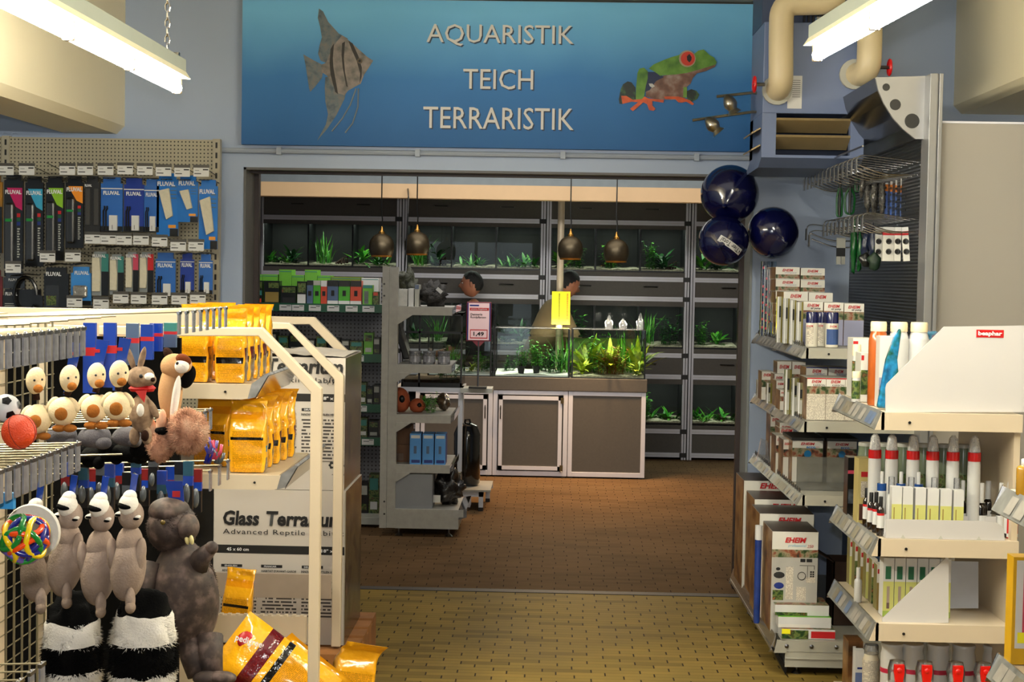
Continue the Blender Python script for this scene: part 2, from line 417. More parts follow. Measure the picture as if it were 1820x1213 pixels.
FD = mat('fish_dark_stripe', (.17, .16, .15), .5)
b = B()
flat(b, f([(180, 50), (215, 75), (260, 165), (300, 210), (350, 265), (430, 310), (380, 350), (240, 520), (195, 500), (172, 440), (185, 370), (205, 300), (190, 210), (170, 130)]), .003, FF)
flat(b, f([(45, 445), (130, 495), (200, 530), (215, 600), (205, 650), (150, 720), (105, 770), (95, 740), (80, 640), (65, 540)]), .003, FF)
flat(b, f([(235, 640), (290, 640), (420, 740), (400, 830), (330, 970), (250, 1090), (162, 1192), (240, 1050), (258, 960), (235, 850), (230, 740)]), .003, FF)
flat(b, f([(330, 340), (380, 280), (455, 340), (520, 400), (600, 470), (648, 500), (610, 560), (570, 620), (540, 700), (500, 720), (430, 760), (400, 800), (345, 780), (290, 690), (250, 630), (205, 600), (200, 535), (240, 520), (280, 420)]), .004, FG)
flat(b, f([(280, 400), (310, 350), (300, 480), (305, 560), (330, 700), (345, 790), (320, 770), (280, 620), (272, 520)]), .005, FD)
flat(b, f([(380, 350), (405, 335), (395, 480), (405, 600), (430, 730), (415, 720), (385, 560), (375, 450)]), .005, FD)
flat(b, f([(435, 330), (470, 350), (520, 460), (550, 560), (548, 640), (530, 700), (535, 610), (505, 500), (460, 400)]), .005, FD)
def disc(cx, cy, r, s=12): return [(cx+r*math.cos(6.2832*i/s), cy+r*math.sin(6.2832*i/s)) for i in range(s)]
flat(b, f(disc(532, 503, 24)), .006, mat('fish_eye_ring', (.35, .30, .22), .4)); flat(b, f(disc(532, 503, 12)), .007, BLACK)
b.build('angelfish_print', sign)
b = B(mat('fish_filament', (.45, .50, .54), .5))
for pts in ([(500, 740), (450, 880), (380, 1000), (290, 1110)], [(520, 740), (515, 900), (470, 1040), (405, 1122)]):
    b.tube([(x, -.003, z) for x, z in f(pts)], .004, 5)
b.build('fish_filament_print', sign)
f = zp(1090, 75, 8.665)
GR = photoprint('frog_green', [(.24, .42, .10), (.36, .55, .17), (.45, .62, .25)], 16, .4)
OR = photoprint('frog_orange', [(.70, .25, .08), (.88, .38, .14)], 26, .4); BW = photoprint('frog_belly', [(.30, .20, .17), (.48, .34, .28), (.62, .55, .52)], 18, .4)
DG = photoprint('frog_thigh', [(.04, .07, .07), (.08, .16, .12), (.30, .46, .25)], 20, .4); NB = mat('frog_navy', (.07, .14, .30), .4)
b = B()
flat(b, f([(95, 950), (85, 880), (115, 720), (150, 650), (220, 605), (280, 620), (340, 700), (350, 880), (250, 900), (140, 955)]), .003, DG)
flat(b, f([(1120, 760), (1200, 725), (1280, 750), (1325, 810), (1290, 880), (1210, 920), (1140, 880)]), .003, DG)
flat(b, f([(500, 740), (560, 600), (760, 520), (1000, 480), (1290, 480), (1220, 560), (1190, 640), (1120, 700), (1100, 870), (900, 890), (640, 880), (500, 840)]), .004, BW)
flat(b, f([(530, 460), (660, 460), (780, 540), (660, 600), (560, 740), (490, 770), (500, 560)]), .005, NB)
flat(b, f([(545, 640), (600, 640), (640, 680), (600, 705), (560, 680)]), .006, PAPER)
flat(b, f([(545, 410), (620, 345), (780, 275), (900, 230), (1010, 200), (1100, 130), (1250, 180), (1310, 130), (1390, 115), (1480, 200), (1550, 240), (1590, 310), (1570, 360), (1400, 400), (1180, 470), (960, 500), (800, 510), (720, 520), (640, 460)]), .006, GR)
flat(b, f([(1580, 345), (1560, 385), (1420, 450), (1290, 480), (1120, 480), (1300, 430), (1450, 385)]), .0065, BW)
flat(b, f([(350, 700), (370, 480), (400, 410), (470, 395), (530, 450), (530, 560), (500, 680), (470, 860), (390, 920), (345, 880)]), .007, GR)
flat(b, f([(1080, 690), (1135, 700), (1130, 860), (1075, 850)]), .005, GR)
flat(b, f([(120, 830), (200, 830), (300, 890), (440, 880), (480, 840), (540, 870), (640, 880), (780, 890), (770, 935), (600, 910), (600, 980), (650, 1030), (620, 1060), (550, 1050), (520, 960), (460, 930), (360, 1020), (300, 1065), (255, 1030), (330, 970), (380, 930), (280, 920), (140, 955)]), .008, OR)
flat(b, f([(780, 840), (1000, 840), (1100, 870), (1180, 900), (1240, 950), (1220, 975), (1120, 920), (1050, 935), (1000, 930), (950, 880), (800, 880)]), .008, OR)
flat(b, f(disc(1138, 258, 130, 20)), .008, mat('frog_eyelid', (.66, .58, .48), .5)); flat(b, f(disc(1145, 258, 108, 20)), .009, mat('frog_eye_red', (.80, .22, .13), .3)); flat(b, f([(1170, 185), (1205, 235), (1200, 280), (1170, 318), (1135, 280), (1130, 225)]), .010, BLACK)
b.build('tree_frog_print', sign)
# ================================================================ fluorescent battens
TUBE = mat('lit_fluorescent_tube', (1, .975, .90), .4, emit=215, var=.005)
LHOUS = mat('batten_housing', (.66, .68, .62), .4, var=.03); LREF = mat('batten_reflector', (.95, .92, .78), .35, var=.01)
def batten(lab, a, b_, n, chains, L=.60):
    """from far end a to near end b_: a lamp rail with n tubes hanging from chains"""
    a, b_ = Vector(a), Vector(b_); d = (b_-a); ang = math.atan2(-d.x, d.y) + math.pi
    t = thing('fluorescent_batten', lab, 'ceiling light', a, ang)       # local -y runs towards the street
    Lt = d.length
    B(LHOUS).box(-.028, -Lt, .035, .028, .0, .105).build('housing', t, bevel=.004)
    B(LREF).prism([(-.045, .034), (.045, .034), (.028, .06), (-.028, .06)], -Lt, 0, 'y').build('reflector', t)
    for k in range(n):
        y = -.02-k*(L+.012)
        u = B(TUBE).lathe([(.010, 0), (.019, .004), (.019, L-.014), (.010, L-.01)], 12, (0, y, 0), M=rotm(R(90)))
        u.build('tube', t, smooth=50)
        c = B(CREAM).box(-.016, y-.012, -.02, .016, y+.012, .04); c.build('lamp_holder', t, bevel=.004)
    for y in chains:
        c = B(CHROME)
        for i in range(30):
            z0 = .11+i*.028; ax = i % 2
            c.tube([((.008*math.cos(q) if ax else 0), y+(0 if ax else .008*math.cos(q)), z0+.017*math.sin(q)+.012) for q in [6.2832*j/7 for j in range(8)]], .0028, 4, cap=False)
        c.build('chain', t)
    B(STEEL).cbox(0, -.05, .112, .03, .02, .02).build('bracket', t)
    return t
p = at(317, 158, 5.44)
batten('long fluorescent batten with bare lit tubes beside the beam over the peg board', (p.x, p.y, p.z), (p.x, 2.4, p.z), 5, [-.16, -1.17])
p = at(1450, 100, 5.2); q = at(1549, 44, 4.56)
d = (q-p); d.z = 0; d = d.normalized()*2.7
batten('fluorescent batten with bare lit tubes in front of the blue fan heater', p, (p.x+d.x, p.y+d.y, p.z), 4, [-.7, -1.9], L=.64)
# ================================================================ fan heater
HB = mat('heater_blue_enamel', (.40, .46, .60), .45, var=.05, sc=6); HD = mat('heater_dark_side', (.22, .27, .38), .5, var=.08)
GOLD = mat('bronze_louver', (.62, .54, .38), .4, .3)
ht = thing('fan_heater', 'blue wall-hung fan heater with bronze louvers and beige pipes above the balloons', 'heater', (0, 0, 0))
YH = 6.75
def hz(x, y, Y=YH): return at(x, y, Y)
p0, p1 = hz(1355, 201), hz(1549, 41)
hx0, hx1, hz0, hz1 = p0.x, p1.x, p0.z, p1.z
B(HB).box(hx0, YH, hz0, hx1, 7.15, hz1).build('casing', ht, bevel=.004)
B(HD).box(hx0+.0, YH+.08, hz1, hx0+.5, 7.15, 3.38).build('air_duct', ht)
g = B(DARK); 
for i in range(9): g.box(hx0+.18+i*.02, YH+.06, hz1+.005, hx0+.188+i*.02, YH+.08, hz1+.05)
g.build('intake_grille', ht)
zb = hz(1360, 275).z; l = B(HB)
l.box(hx0, YH, zb, hx0+.062, 7.15, hz0); l.box(hx1-.08, YH, zb, hx1-.02, YH+.04, hz0); l.box(hx0, YH+.3, zb, hx1-.02, 7.15, hz0, HD); l.box(hx0, YH, zb-.012, hx1-.02, 7.15, zb, HB)
l.build('outlet_frame', ht)
for y in (222, 252):
    z = hz(1450, y).z; M = rotm(R(-28))
    B(GOLD).box(hx0+.062, YH-.01, z-.006, hx1-.08, YH+.09, z+.006, M=M).build('louver', ht)
    B(GOLD).box(hx0-.045, YH+.02, z-.03, hx0, YH+.30, z-.024, M=rotm(0, R(-30))).build('louver', ht)
pl = B(HB).prism([(YH, zb-.012), (7.15, zb-.012), (7.3, zb-.06), (YH+.1, zb-.05)], hx0, hx1-.02, 'x'); pl.build('drip_panel', ht)
PIPE = mat('beige_pipe_lagging', (.78, .72, .58), .4, var=.05, sc=5)
a, b2 = hz(1399, 193, YH), hz(1426, 135, YH)
B(PAPER).box(a.x, YH-.003, a.z, b2.x, YH, b2.z).build('rating_plate', ht)
g = B(BLACKI)
for i in range(9): g.box(a.x+.02, YH-.004, a.z+.05+i*.009, a.x+.055, YH-.003, a.z+.052+i*.009)
g.build('plate_print', ht)
def arc(pts, n=6):
    """round the corners of a polyline"""
    pts = [Vector(p) for p in pts]; out = [pts[0]]
    for i in range(1, len(pts)-1):
        a, b, c = pts[i-1], pts[i], pts[i+1]; r_ = min((a-b).length, (c-b).length)*.48
        p, q = b+(a-b).normalized()*r_, b+(c-b).normalized()*r_
        for k in range(n+1):
            t = k/n; out.append(p.lerp(b, t).lerp(b.lerp(q, t), t))
    out.append(pts[-1]); return out
Y1 = YH-.09
pp = [at(1500, -40, Y1), at(1478, 4, Y1), at(1390, 6, Y1), at(1388, 60, Y1), at(1388, 152, Y1), at(1386, 152, Y1)+Vector((0, .11, -.01))]
for pth, nm in ((pp, 1), ([at(1547, -30, Y1), at(1546, 70, Y1), at(1544, 128, Y1), at(1516, 134, YH+.02)], 2)):
    t = thing('heating_pipe', 'thick beige lagged pipe bending into the %s of the blue heater front' % ('balloon side' if nm == 1 else 'peg hook side'), 'pipe', (0, 0, 0))
    B(PIPE).tube(arc(pth, 8), .053, 18).build('insulation', t, smooth=60)
    fp = pth[-1]
    B(GREYW).lathe([(.066, -.01), (.066, .01)], 18, (fp.x, YH-.012, fp.z), M=rotm(R(90))).build('collar', t, smooth=40)
    vx, vy, sgn = (1341, 150, -1) if nm == 1 else (1581, 120, 1)
    v = at(vx, vy, Y1); 
    B(STEEL).tube([v, (v.x-sgn*.045, v.y, v.z)], .008, 8).build('valve_stem', t, smooth=40)
    w_ = B(mat('red_valve_wheel', (.78, .03, .06), .35)); w_.tube([(v.x, v.y+.032*math.cos(q), v.z+.032*math.sin(q)) for q in [6.2832*i/16 for i in range(17)]], .006, 6)
    w_.box(v.x-.004, v.y-.032, v.z-.004, v.x+.004, v.y+.032, v.z+.004); w_.box(v.x-.004, v.y-.004, v.z-.032, v.x+.004, v.y+.004, v.z+.032)
    w_.build('valve_wheel', t, smooth=40)
# spots
NICK = mat('brushed_nickel', (.62, .60, .55), .28, 1, var=.05)
for k, (ax, ay, bx, by, cx, cy, dx, dy) in enumerate(((1336, 165, 1290, 170, 1292, 172, 1305, 200), (1336, 199, 1258, 210, 1258, 212, 1277, 235))):
    Ysp = 6.95
    t = thing('spotlight', 'small nickel spotlight on a rod, the %s of two beside the blue heater' % ('upper' if k == 0 else 'lower'), 'spotlight', (0, 0, 0))
    A, Bq = at(ax, ay, Ysp), at(bx, by, Ysp)
    B(NICK).tube([(hx0+.0, Ysp, A.z), A, Bq, Bq+(Bq-A)*.35], .0065, 8).build('rod', t, smooth=40)
    C, D = at(cx, cy, Ysp-.03), at(dx, dy, Ysp-.03); dv = (D-C)
    q = dv.normalized().to_track_quat('Z', 'Y').to_matrix(); Ld = dv.length
    B(NICK).lathe([(.006, -.01), (.018, .0), (.030, Ld*.35), (.031, Ld*.55), (.020, Ld*.8), (.022, Ld*.85), (.033, Ld*1.05), (.029, Ld*1.04), (.012, Ld*.9)], 14, C, M=q).build('lamp_shade', t, smooth=50)
    B(TUBE if 0 else mat('spot_reflector', (.9, .85, .6), .15, .8)).lathe([(.0, Ld*.92), (.026, Ld*1.02)], 14, C, M=q, cap=False).build('reflector', t)
# ================================================================ balloons
BAL = mat('navy_balloon_rubber', (.025, .035, .21), .16, var=.04, coat=.6)
def balloon(lab, px, py, rpx, Y, tilt):
    c = at(px, py, Y); r_ = rpx*Y/F
    t = thing('balloon', lab, 'balloon', c, group='navy balloons beside the opening')
    M = rotm(R(tilt[0]), R(tilt[1]))
    prof = [(.001, -1.16), (.06, -1.12), (.05, -1.08), (.10, -1.03), (.3, -.93), (.52, -.81)]+[(math.sin(q), -math.cos(q)) for q in [R(a) for a in range(48, 181, 12)]]
    prof = [(max(a, .0001)*r_, b*r_) for a, b in prof]
    B(BAL).lathe(prof, 36, M=M, cap=False).build('envelope', t, smooth=True)
    return t, r_
def K(a): return a
t1, r1 = balloon('round navy balloon, topmost of the three beside the opening', 1297, 345, 51.5, 7.30, (-60, 30))
t2, r2 = balloon('round navy balloon with a white sticker, tucked under the topmost one', 1286, 428, 44.5, 7.22, (-70, 40))
t3, r3 = balloon('round navy balloon resting at the shelf side of the cluster of three', 1374, 413, 45, 7.28, (-60, -40))
st = B(PAPER); n = 12; ang = R(-33); st_v = []
def onsph(u, v, r_, k=1.006):
    cx, cz = .018, -.02
    x, z = cx+u*math.cos(ang)-v*math.sin(ang), cz+u*math.sin(ang)+v*math.cos(ang); z -= .18*u*u*4
    y = -math.sqrt(max(0, (r_*k)**2-x*x-z*z)); return (x, y, z)
for i in range(n+1):
    u = -.062+.124*i/n
    st_v += [onsph(u, -.016, r2), onsph(u, .016, r2)]
st.add(st_v, [(2*i, 2*i+2, 2*i+3, 2*i+1) for i in range(n)]); sto = st.build('sticker', t2)
tm = txtmesh('Tier Total', BLACKI, 0, .01).copy()
for v in tm.vertices: v.co = onsph(-v.co.x*.10, -v.co.z*.022, r2, 1.012)
o = bpy.data.objects.new('lettering', tm); COL.objects.link(o); o.parent = sto
# ================================================================ silver canopy of the filter shelf and tall side board
XB = 1.50
hood = thing('shelf_canopy', 'curved silver canopy with a three-hole end plate over the hook wall', 'canopy', (0, 0, 0))
f = lambda x, y: (lambda p: (p.x, p.z))(at(1220+x/3.033, y/3.033, 6.1))
arcp = [f(1015, 420), f(1300, 412), f(1290, 752), f(1230, 752), f(1165, 700), f(1110, 640), f(1060, 560), f(1030, 490)]
HP = mat('silver_end_plate', (.60, .60, .60), .35, .5, var=.03)
B(HP).prism(arcp, 6.085, 6.1).build('end_plate', hood)
g = B(mat('canopy_hole_dark', (.10, .10, .10), .4))
for x, y, r_ in ((1072, 473, 20), (1121, 567, 30), (1211, 655, 40)):
    g.prism([f(x+r_*math.cos(6.2832*i/20), y+r_*math.sin(6.2832*i/20)) for i in range(20)], 6.083, 6.0845)
g.build('plate_hole', hood)
g = B(mat('canopy_mirror', (.30, .30, .30), .18, .9, var=.2, sc=8)); cp = [arcp[0]]+arcp[:2:-1]
cv = [(x, y, z) for y in (6.1, YW-.05) for x, z in cp]; k = len(cp)
g.add(cv, [(i, i+1, k+i+1, k+i) for i in range(k-1)]); g.build('curved_cover', hood)
pa, pb = at(1645, 135, 6.08), at(1668, 135, 6.08)
EX0, EX1 = pa.x, pb.x
B(mat('satin_upright', (.52, .52, .52), .4, .4, var=.03)).box(EX0, 6.0, .1, EX0+.03, 6.12, pa.z).box(EX0+.036, 6.0, .1, EX1, 6.12, pa.z).box(EX0+.03, 6.01, .1, EX0+.036, 6.1, pa.z).build('upright', hood, bevel=.002)
sb = thing('cabinet_side', 'tall plain cream panel standing beside the silver upright', 'panel', (0, 0, 0))
pb = at(1672, 219, 6.05)
B(mat('cream_laminate_panel', (.56, .54, .51), .3, var=.02, sc=1.5)).box(EX1-.01, 6.05, .02, EX1+.62, 6.09, pb.z).build('board', sb)
B(ALU).box(EX1-.01, 6.045, pb.z, EX1+.62, 6.095, pb.z+.008).build('edge_strip', sb)
# ================================================================ cartons placed on a shelf at depth Y
def ppm(Y): return F/Y
def carton(name, lab, cat, x0, y0, x1, y1, Y, dep, body, bands=(), text=(), z0=None, group=None, rz=0, side=None, top=None, bevel=0, flaps=False):
    """box whose front face (towards the street) covers the given picture rectangle at depth Y; z0 pins its base to a shelf top"""
    a, b = at(x0, y1, Y), at(x1, y1, Y); w_ = (b.x-a.x)/max(.3, math.cos(rz)) ; h_ = (y1-y0)/ppm(Y)
    z = z0 if z0 is not None else (a.z+b.z)/2
    o = thing(name, lab, cat, ((a.x+b.x)/2, Y+dep/2, z), rz, group)
    m = B(body).box(-w_/2, -dep/2, 0, w_/2, dep/2, h_)
    if side: m.box(-w_/2-.0006, -dep/2+.001, .001, -w_/2, dep/2-.001, h_-.001, side).box(w_/2, -dep/2+.001, .001, w_/2+.0006, dep/2-.001, h_-.001, side)
    if top: m.box(-w_/2, -dep/2, h_, w_/2, dep/2, h_+.0006, top)
    for k, (u0, v0, u1, v1, bm) in enumerate(bands):
        m.box(-w_/2+u0*w_, -dep/2-.0006-.0002*k, v0*h_, -w_/2+u1*w_, -dep/2, v1*h_, bm)
    if flaps: m.box(-.001, -dep/2-.0004, h_-.0002, .001, dep/2, h_+.0008, BLACKI)
    m.build('carton_body' if text or True else name, o, bevel=bevel)
    for t in text:
        s, u, v, tw, th, tm = t[:6]; sh = t[6] if len(t) > 6 else 0
        txt(o, s, -w_/2+u*w_, -dep/2-.0016, v*h_, tw*w_, th*h_, tm, shear=sh, bold=.025)
    return o
# ================================================================ the aquarium rack in the back room
YR = 13.32
PX = [at(x, 520, YR).x for x in (458, 713, 970.7, 1226)]
bay = (PX[3]-PX[0])/3
ZR = [at(1226, y, YR).z for y in (810, 768, 671, 633, 533, 498, 398)]
RD = .50
def rackbay(x, lab):
    t = thing('aquarium_rack', lab, 'rack', (x, YR, 0), group='aquarium rack bays in the back room')
    for s in (.0+.005, bay-.045):
        b = B(ALU); 
        b.box(s, 0, .0, s+.04, .05, 2.42); b.box(s+.017, -.002, .0, s+.023, .0, 2.42, DARK)
        b.build('post', t)
    for z in ZR+[2.27]:
        b = B(ALU).box(.045, .002, z-.02, bay-.045, .04, z+.02); b.box(.045, 0, z-.001, bay-.045, .002, z+.001, GREYW); b.build('rail', t)
        B(DARK).box(bay-.06, -.004, z-.02, bay-.0, -.001, z+.02).build('corner_joint', t)
    for z0, z1 in ((ZR[6]+.022, 2.25), (ZR[4]+.022, ZR[5]-.022), (ZR[2]+.022, ZR[3]-.022)):
        d = B(BROWNL).box(.047, .012, z0, bay-.047, .03, z1).build('drawer_front', t)
        for u in (.27, .73):
            c = bay*u; B(BLACK).tube([(c-.06, .012, (z0+z1)/2+.02), (c-.055, -.006, (z0+z1)/2+.02), (c+.055, -.006, (z0+z1)/2+.02), (c+.06, .012, (z0+z1)/2+.02)], .005, 5).build('handle', d)
    B(BROWNL).box(.047, .012, ZR[0]+.02, bay-.047, .03, ZR[1]-.02).build('base_panel', t)
    for z0, z1 in ((ZR[6]-.055, ZR[6]-.02), (ZR[5]+.02, ZR[5]+.06), (ZR[4]-.065, ZR[4]-.02), (ZR[3]+.02, ZR[3]+.06), (ZR[2]-.065, ZR[2]-.02), (ZR[1]+.02, ZR[1]+.055)):
        B(BROWNL).box(.045, .006, z0, bay-.045, .024, z1).build('fascia_strip', t)
    for z in (ZR[5], ZR[3], ZR[1]):
        B(DARK).box(.045, .03, z+.02, bay-.045, RD, z+.035).build('tank_shelf', t)
    b = B(DARK)
    b.box(.0, RD, .0, bay, RD+.01, 2.42); b.build('rear_board', t)
    return t
BAYS = [('first', 'above the green product shelf'), ('second', 'behind the white shelf end'), ('third', 'behind the bending shopper'), ('fourth', 'beside the brown door jamb')]
for i, (n_, w_) in enumerate(BAYS):
    L_ = 'aluminium rack bay with grey drawers and planted tanks, '+w_
    if i == 0: rb = rackbay(PX[0], L_)
    else: dup(rb, (PX[0]+bay*i, YR, 0), L_)
# plants -----------------------------------------------------------
def leaf(b, base, az, el, L_, wd, droop, m, n=4):
    """one strap leaf"""
    p = Vector(base); d = Vector((math.cos(az)*math.cos(el), math.sin(az)*math.cos(el), math.sin(el))); side = Vector((-math.sin(az), math.cos(az), 0))
    vs = []
    for i in range(n+1):
        t = i/n; w_ = wd*math.sin(math.pi*(.12+.86*t))**.8*(1 if t < 1 else .1)
        vs += [p-side*w_, p+Vector((0, 0, -.15*w_)), p+side*w_]
        d = (d+Vector((0, 0, -droop/n))).normalized(); p = p+d*L_/n
    fs = []
    for i in range(n): fs += [(3*i, 3*i+1, 3*i+4, 3*i+3), (3*i+1, 3*i+2, 3*i+5, 3*i+4)]
    b.add(vs, fs, m)
def plantmat(name, c1, c2): 
    m = mat(name, c1, .45, col2=c2, sc=18); m.node_tree.nodes['Principled BSDF'].inputs['Subsurface Weight'].default_value = 0; return m
PG = plantmat('bright_leaf_green', (.16, .50, .10), (.35, .62, .16)); PD = plantmat('deep_leaf_green', (.06, .24, .09), (.12, .36, .12))
PY = plantmat('yellow_leaf_green', (.48, .60, .10), (.70, .76, .22)); PR = plantmat('red_brown_leaf', (.42, .20, .06), (.62, .38, .12))
def plantmesh(kind, m, seed, m2=None):
    random.seed(seed); b = B(); U = random.uniform
    if kind == 'sword':
        for i in range(15): leaf(b, (U(-.01, .01), U(-.01, .01), 0), U(0, 6.28), U(.8, 1.45), U(.16, .26), U(.013, .022), U(.5, 1.4), m, 5)
    elif kind == 'bush':
        for s_ in range(11):
            x, y, a, l = U(-.06, .06), U(-.05, .05), U(0, 6.28), U(.08, .20); q = Vector((x+U(-.05, .05), y+U(-.03, .03), l))
            b.tube([(x, y, 0), q], .0018, 4, m)
            for j in range(7):
                pt = Vector((x, y, 0)).lerp(q, .15+.14*j)
                for k in range(3): leaf(b, pt, a+j*1.2+k*2.1, U(.1, .7), U(.025, .05), U(.006, .010), .6, m2 if (m2 and U(0, 1) < .3) else m, 2)
    elif kind == 'grass':
        for i in range(46): leaf(b, (U(-.07, .07), U(-.04, .04), 0), U(0, 6.28), U(1.1, 1.5), U(.12, .30), U(.003, .005), U(.2, .9), m, 4)
    elif kind == 'wide':
        for s_ in range(9):
            x, y = U(-.10, .10), U(-.05, .05)
            for i in range(7): leaf(b, (x, y, U(0, .02)), U(0, 6.28), U(.3, 1.1), U(.05, .12), U(.006, .012), U(.4, 1.2), PD if s_ % 3 == 0 else m, 4)
    elif kind == 'fern':
        for i in range(26): 
            a = U(0, 6.28); leaf(b, (U(-.02, .02), U(-.02, .02), U(0, .05)), a, U(.3, 1.2), U(.08, .15), U(.010, .017), U(.4, 1.2), m, 4)
    return b.mesh('aquatic_plant')
PM = {k: plantmesh(*v) for k, v in dict(sword=('sword', PG, 1), swordy=('sword', PY, 2), bush=('bush', PG, 3, PD), bushd=('bush', PD, 4, PG), grass=('grass', PG, 5), fern=('fern', PG, 6), fernd=('fern', PD, 7, PD), redb=('bush', PR, 8, PY), swordd=('sword', PD, 9), ylow=('fern', PY, 10), fernw=('wide', PG, 12)).items()}
def plant(k, loc, s, lab, rz=0, grp=None, sz=None):
    o = bpy.data.objects.new('aquatic_plant', PM[k]); COL.objects.link(o); o.location = loc; o.scale = (s, s, sz or s); o.rotation_euler = (0, 0, rz)
    return tag(o, lab, 'water plant', grp)
# rack tanks -------------------------------------------------------
random.seed(3)
SIL = mat('black_silicone', (.02, .03, .03), .3); TB = mat('dark_tank_backdrop', (.004, .009, .009), .7, col2=(.022, .032, .02), sc=30, det=5)
GRV = mat('pale_gravel', (.70, .68, .58), .8, var=.4, sc=60, bump=.5); 
tw, td, th = (bay-.09)/3-.006, .38, .392
def gravel(b, w_, d_, m, z=.02, seed=0):
    random.seed(seed); nx, ny = 12, 6; vs = []
    for j in range(ny+1):
        for i in range(nx+1):
            vs.append((-w_/2+w_*i/nx, -d_/2+d_*j/ny, z+.004*math.sin(i*1.3+seed)+.005*random.random()+.02*j/ny))
    fs = [(j*(nx+1)+i, j*(nx+1)+i+1, (j+1)*(nx+1)+i+1, (j+1)*(nx+1)+i) for j in range(ny) for i in range(nx)]
    k = len(vs); vs += [(-w_/2, -d_/2, 0), (w_/2, -d_/2, 0)]; fs.append((k, k+1, nx, 0)); 
    b.add(vs, fs, m)
    fs = []
def tankproto():
    t = thing('aquarium', 'x', 'aquarium')
    b = B(glassmat('dim_rack_glass', (.93, .97, .95), refl=.55, rough=.01)).quad((-tw/2, -td/2, 0), (tw/2, -td/2, 0), (tw/2, -td/2, th), (-tw/2, -td/2, th)); b.build('front_glass', t)
    b = B(SIL)
    for s in (-1, 1): b.box(s*tw/2-.004, -td/2, 0, s*tw/2+.004, td/2, th)
    b.box(-tw/2, -td/2-.001, 0, tw/2, -td/2+.004, .012); b.build('seam', t)
    B(TB).box(-tw/2, td/2-.01, 0, tw/2, td/2, th).build('backdrop', t)
    b = B(); b.box(-tw/2+.005, -td/2+.005, 0, tw/2-.005, td/2-.01, .008, GRV); gravel(b, tw-.01, td-.02, GRV); b.build('gravel_bed', t)
    return t
tp = tankproto(); first = True
ROW = (('bottom', ZR[1]+.062), ('middle', ZR[3]+.062), ('top', ZR[5]+.062))
TP_ = ['fern', 'bush', 'bushd', 'grass', 'fern', 'fernd', 'swordd', 'fernw', 'fernw']
ORD = ['first', 'second', 'third']
DECO = B(mat('driftwood_bark', (.20, .11, .05), .8, var=.3, sc=40, bump=.5))
for i in range(5): DECO.tube([(-.06+.03*i, 0, .0), (-.02+.02*i, .02*math.sin(i), .03+.012*i), (.05-.01*i, .03, .02+.02*(i % 3))], [.012, .009, .004], 6)
DECO = DECO.mesh('driftwood', 40)
for bi in range(4):
    for ri, (rn, rzv) in enumerate(ROW):
        if (bi, ri) in ((0, 0), (0, 1), (1, 0)): continue
        for k in range(3):
            if bi == 3 and k > 1: continue
            if bi == 2 and ri == 0 and k == 0: continue
            x = PX[0]+bay*bi+.045+(bay-.09)*(k+.5)/3; lab = f'planted dark aquarium, {ORD[k]} from the post in the {rn} row {BAYS[bi][1]}'
            loc = (x, YR+.035+td/2, rzv)
            if first: tp.location = loc; tp['label'] = lab; first = False; tp['group'] = 'aquariums in the back room rack'
            else: dup(tp, loc, lab)
            kk = random.choice(TP_)
            pl_n = 2 if k != 1 else 1
            for q in range(pl_n):
                kk = random.choice(TP_)
                plant(kk, (x+(q-.4*(pl_n > 1))*.15-.05+random.uniform(-.03, .03), YR+.20+random.uniform(-.08, .05), rzv+.022), random.uniform(.85, 1.15) if kk in ('sword', 'swordd', 'grass') else random.uniform(1.1, 1.5),
                      f'{"leafy" if "s" in kk[:1] else "bushy"} plant, {["first", "second"][q]} in the {ORD[k]} {rn}-row tank {BAYS[bi][1]}', random.uniform(0, 6), grp='water plants in the rack tanks')
            if (bi+ri+k) % 3 == 0:
                o = bpy.data.objects.new('driftwood', DECO); COL.objects.link(o); o.location = (x+.08, YR+.16, rzv+.03); o.rotation_euler = (0, 0, random.uniform(0, 3)); o.scale = (.9,)*3
                tag(o, f'brown driftwood in the {ORD[k]} {rn}-row tank {BAYS[bi][1]}', 'driftwood', 'driftwood in the rack tanks')
        l = alight('tank_row_light', (PX[0]+bay*(bi+.5), YR+.15, rzv+.40), (0, 0, 0), 1.1, .08, 5 if ri == 2 else 4, (.9, 1, .85))
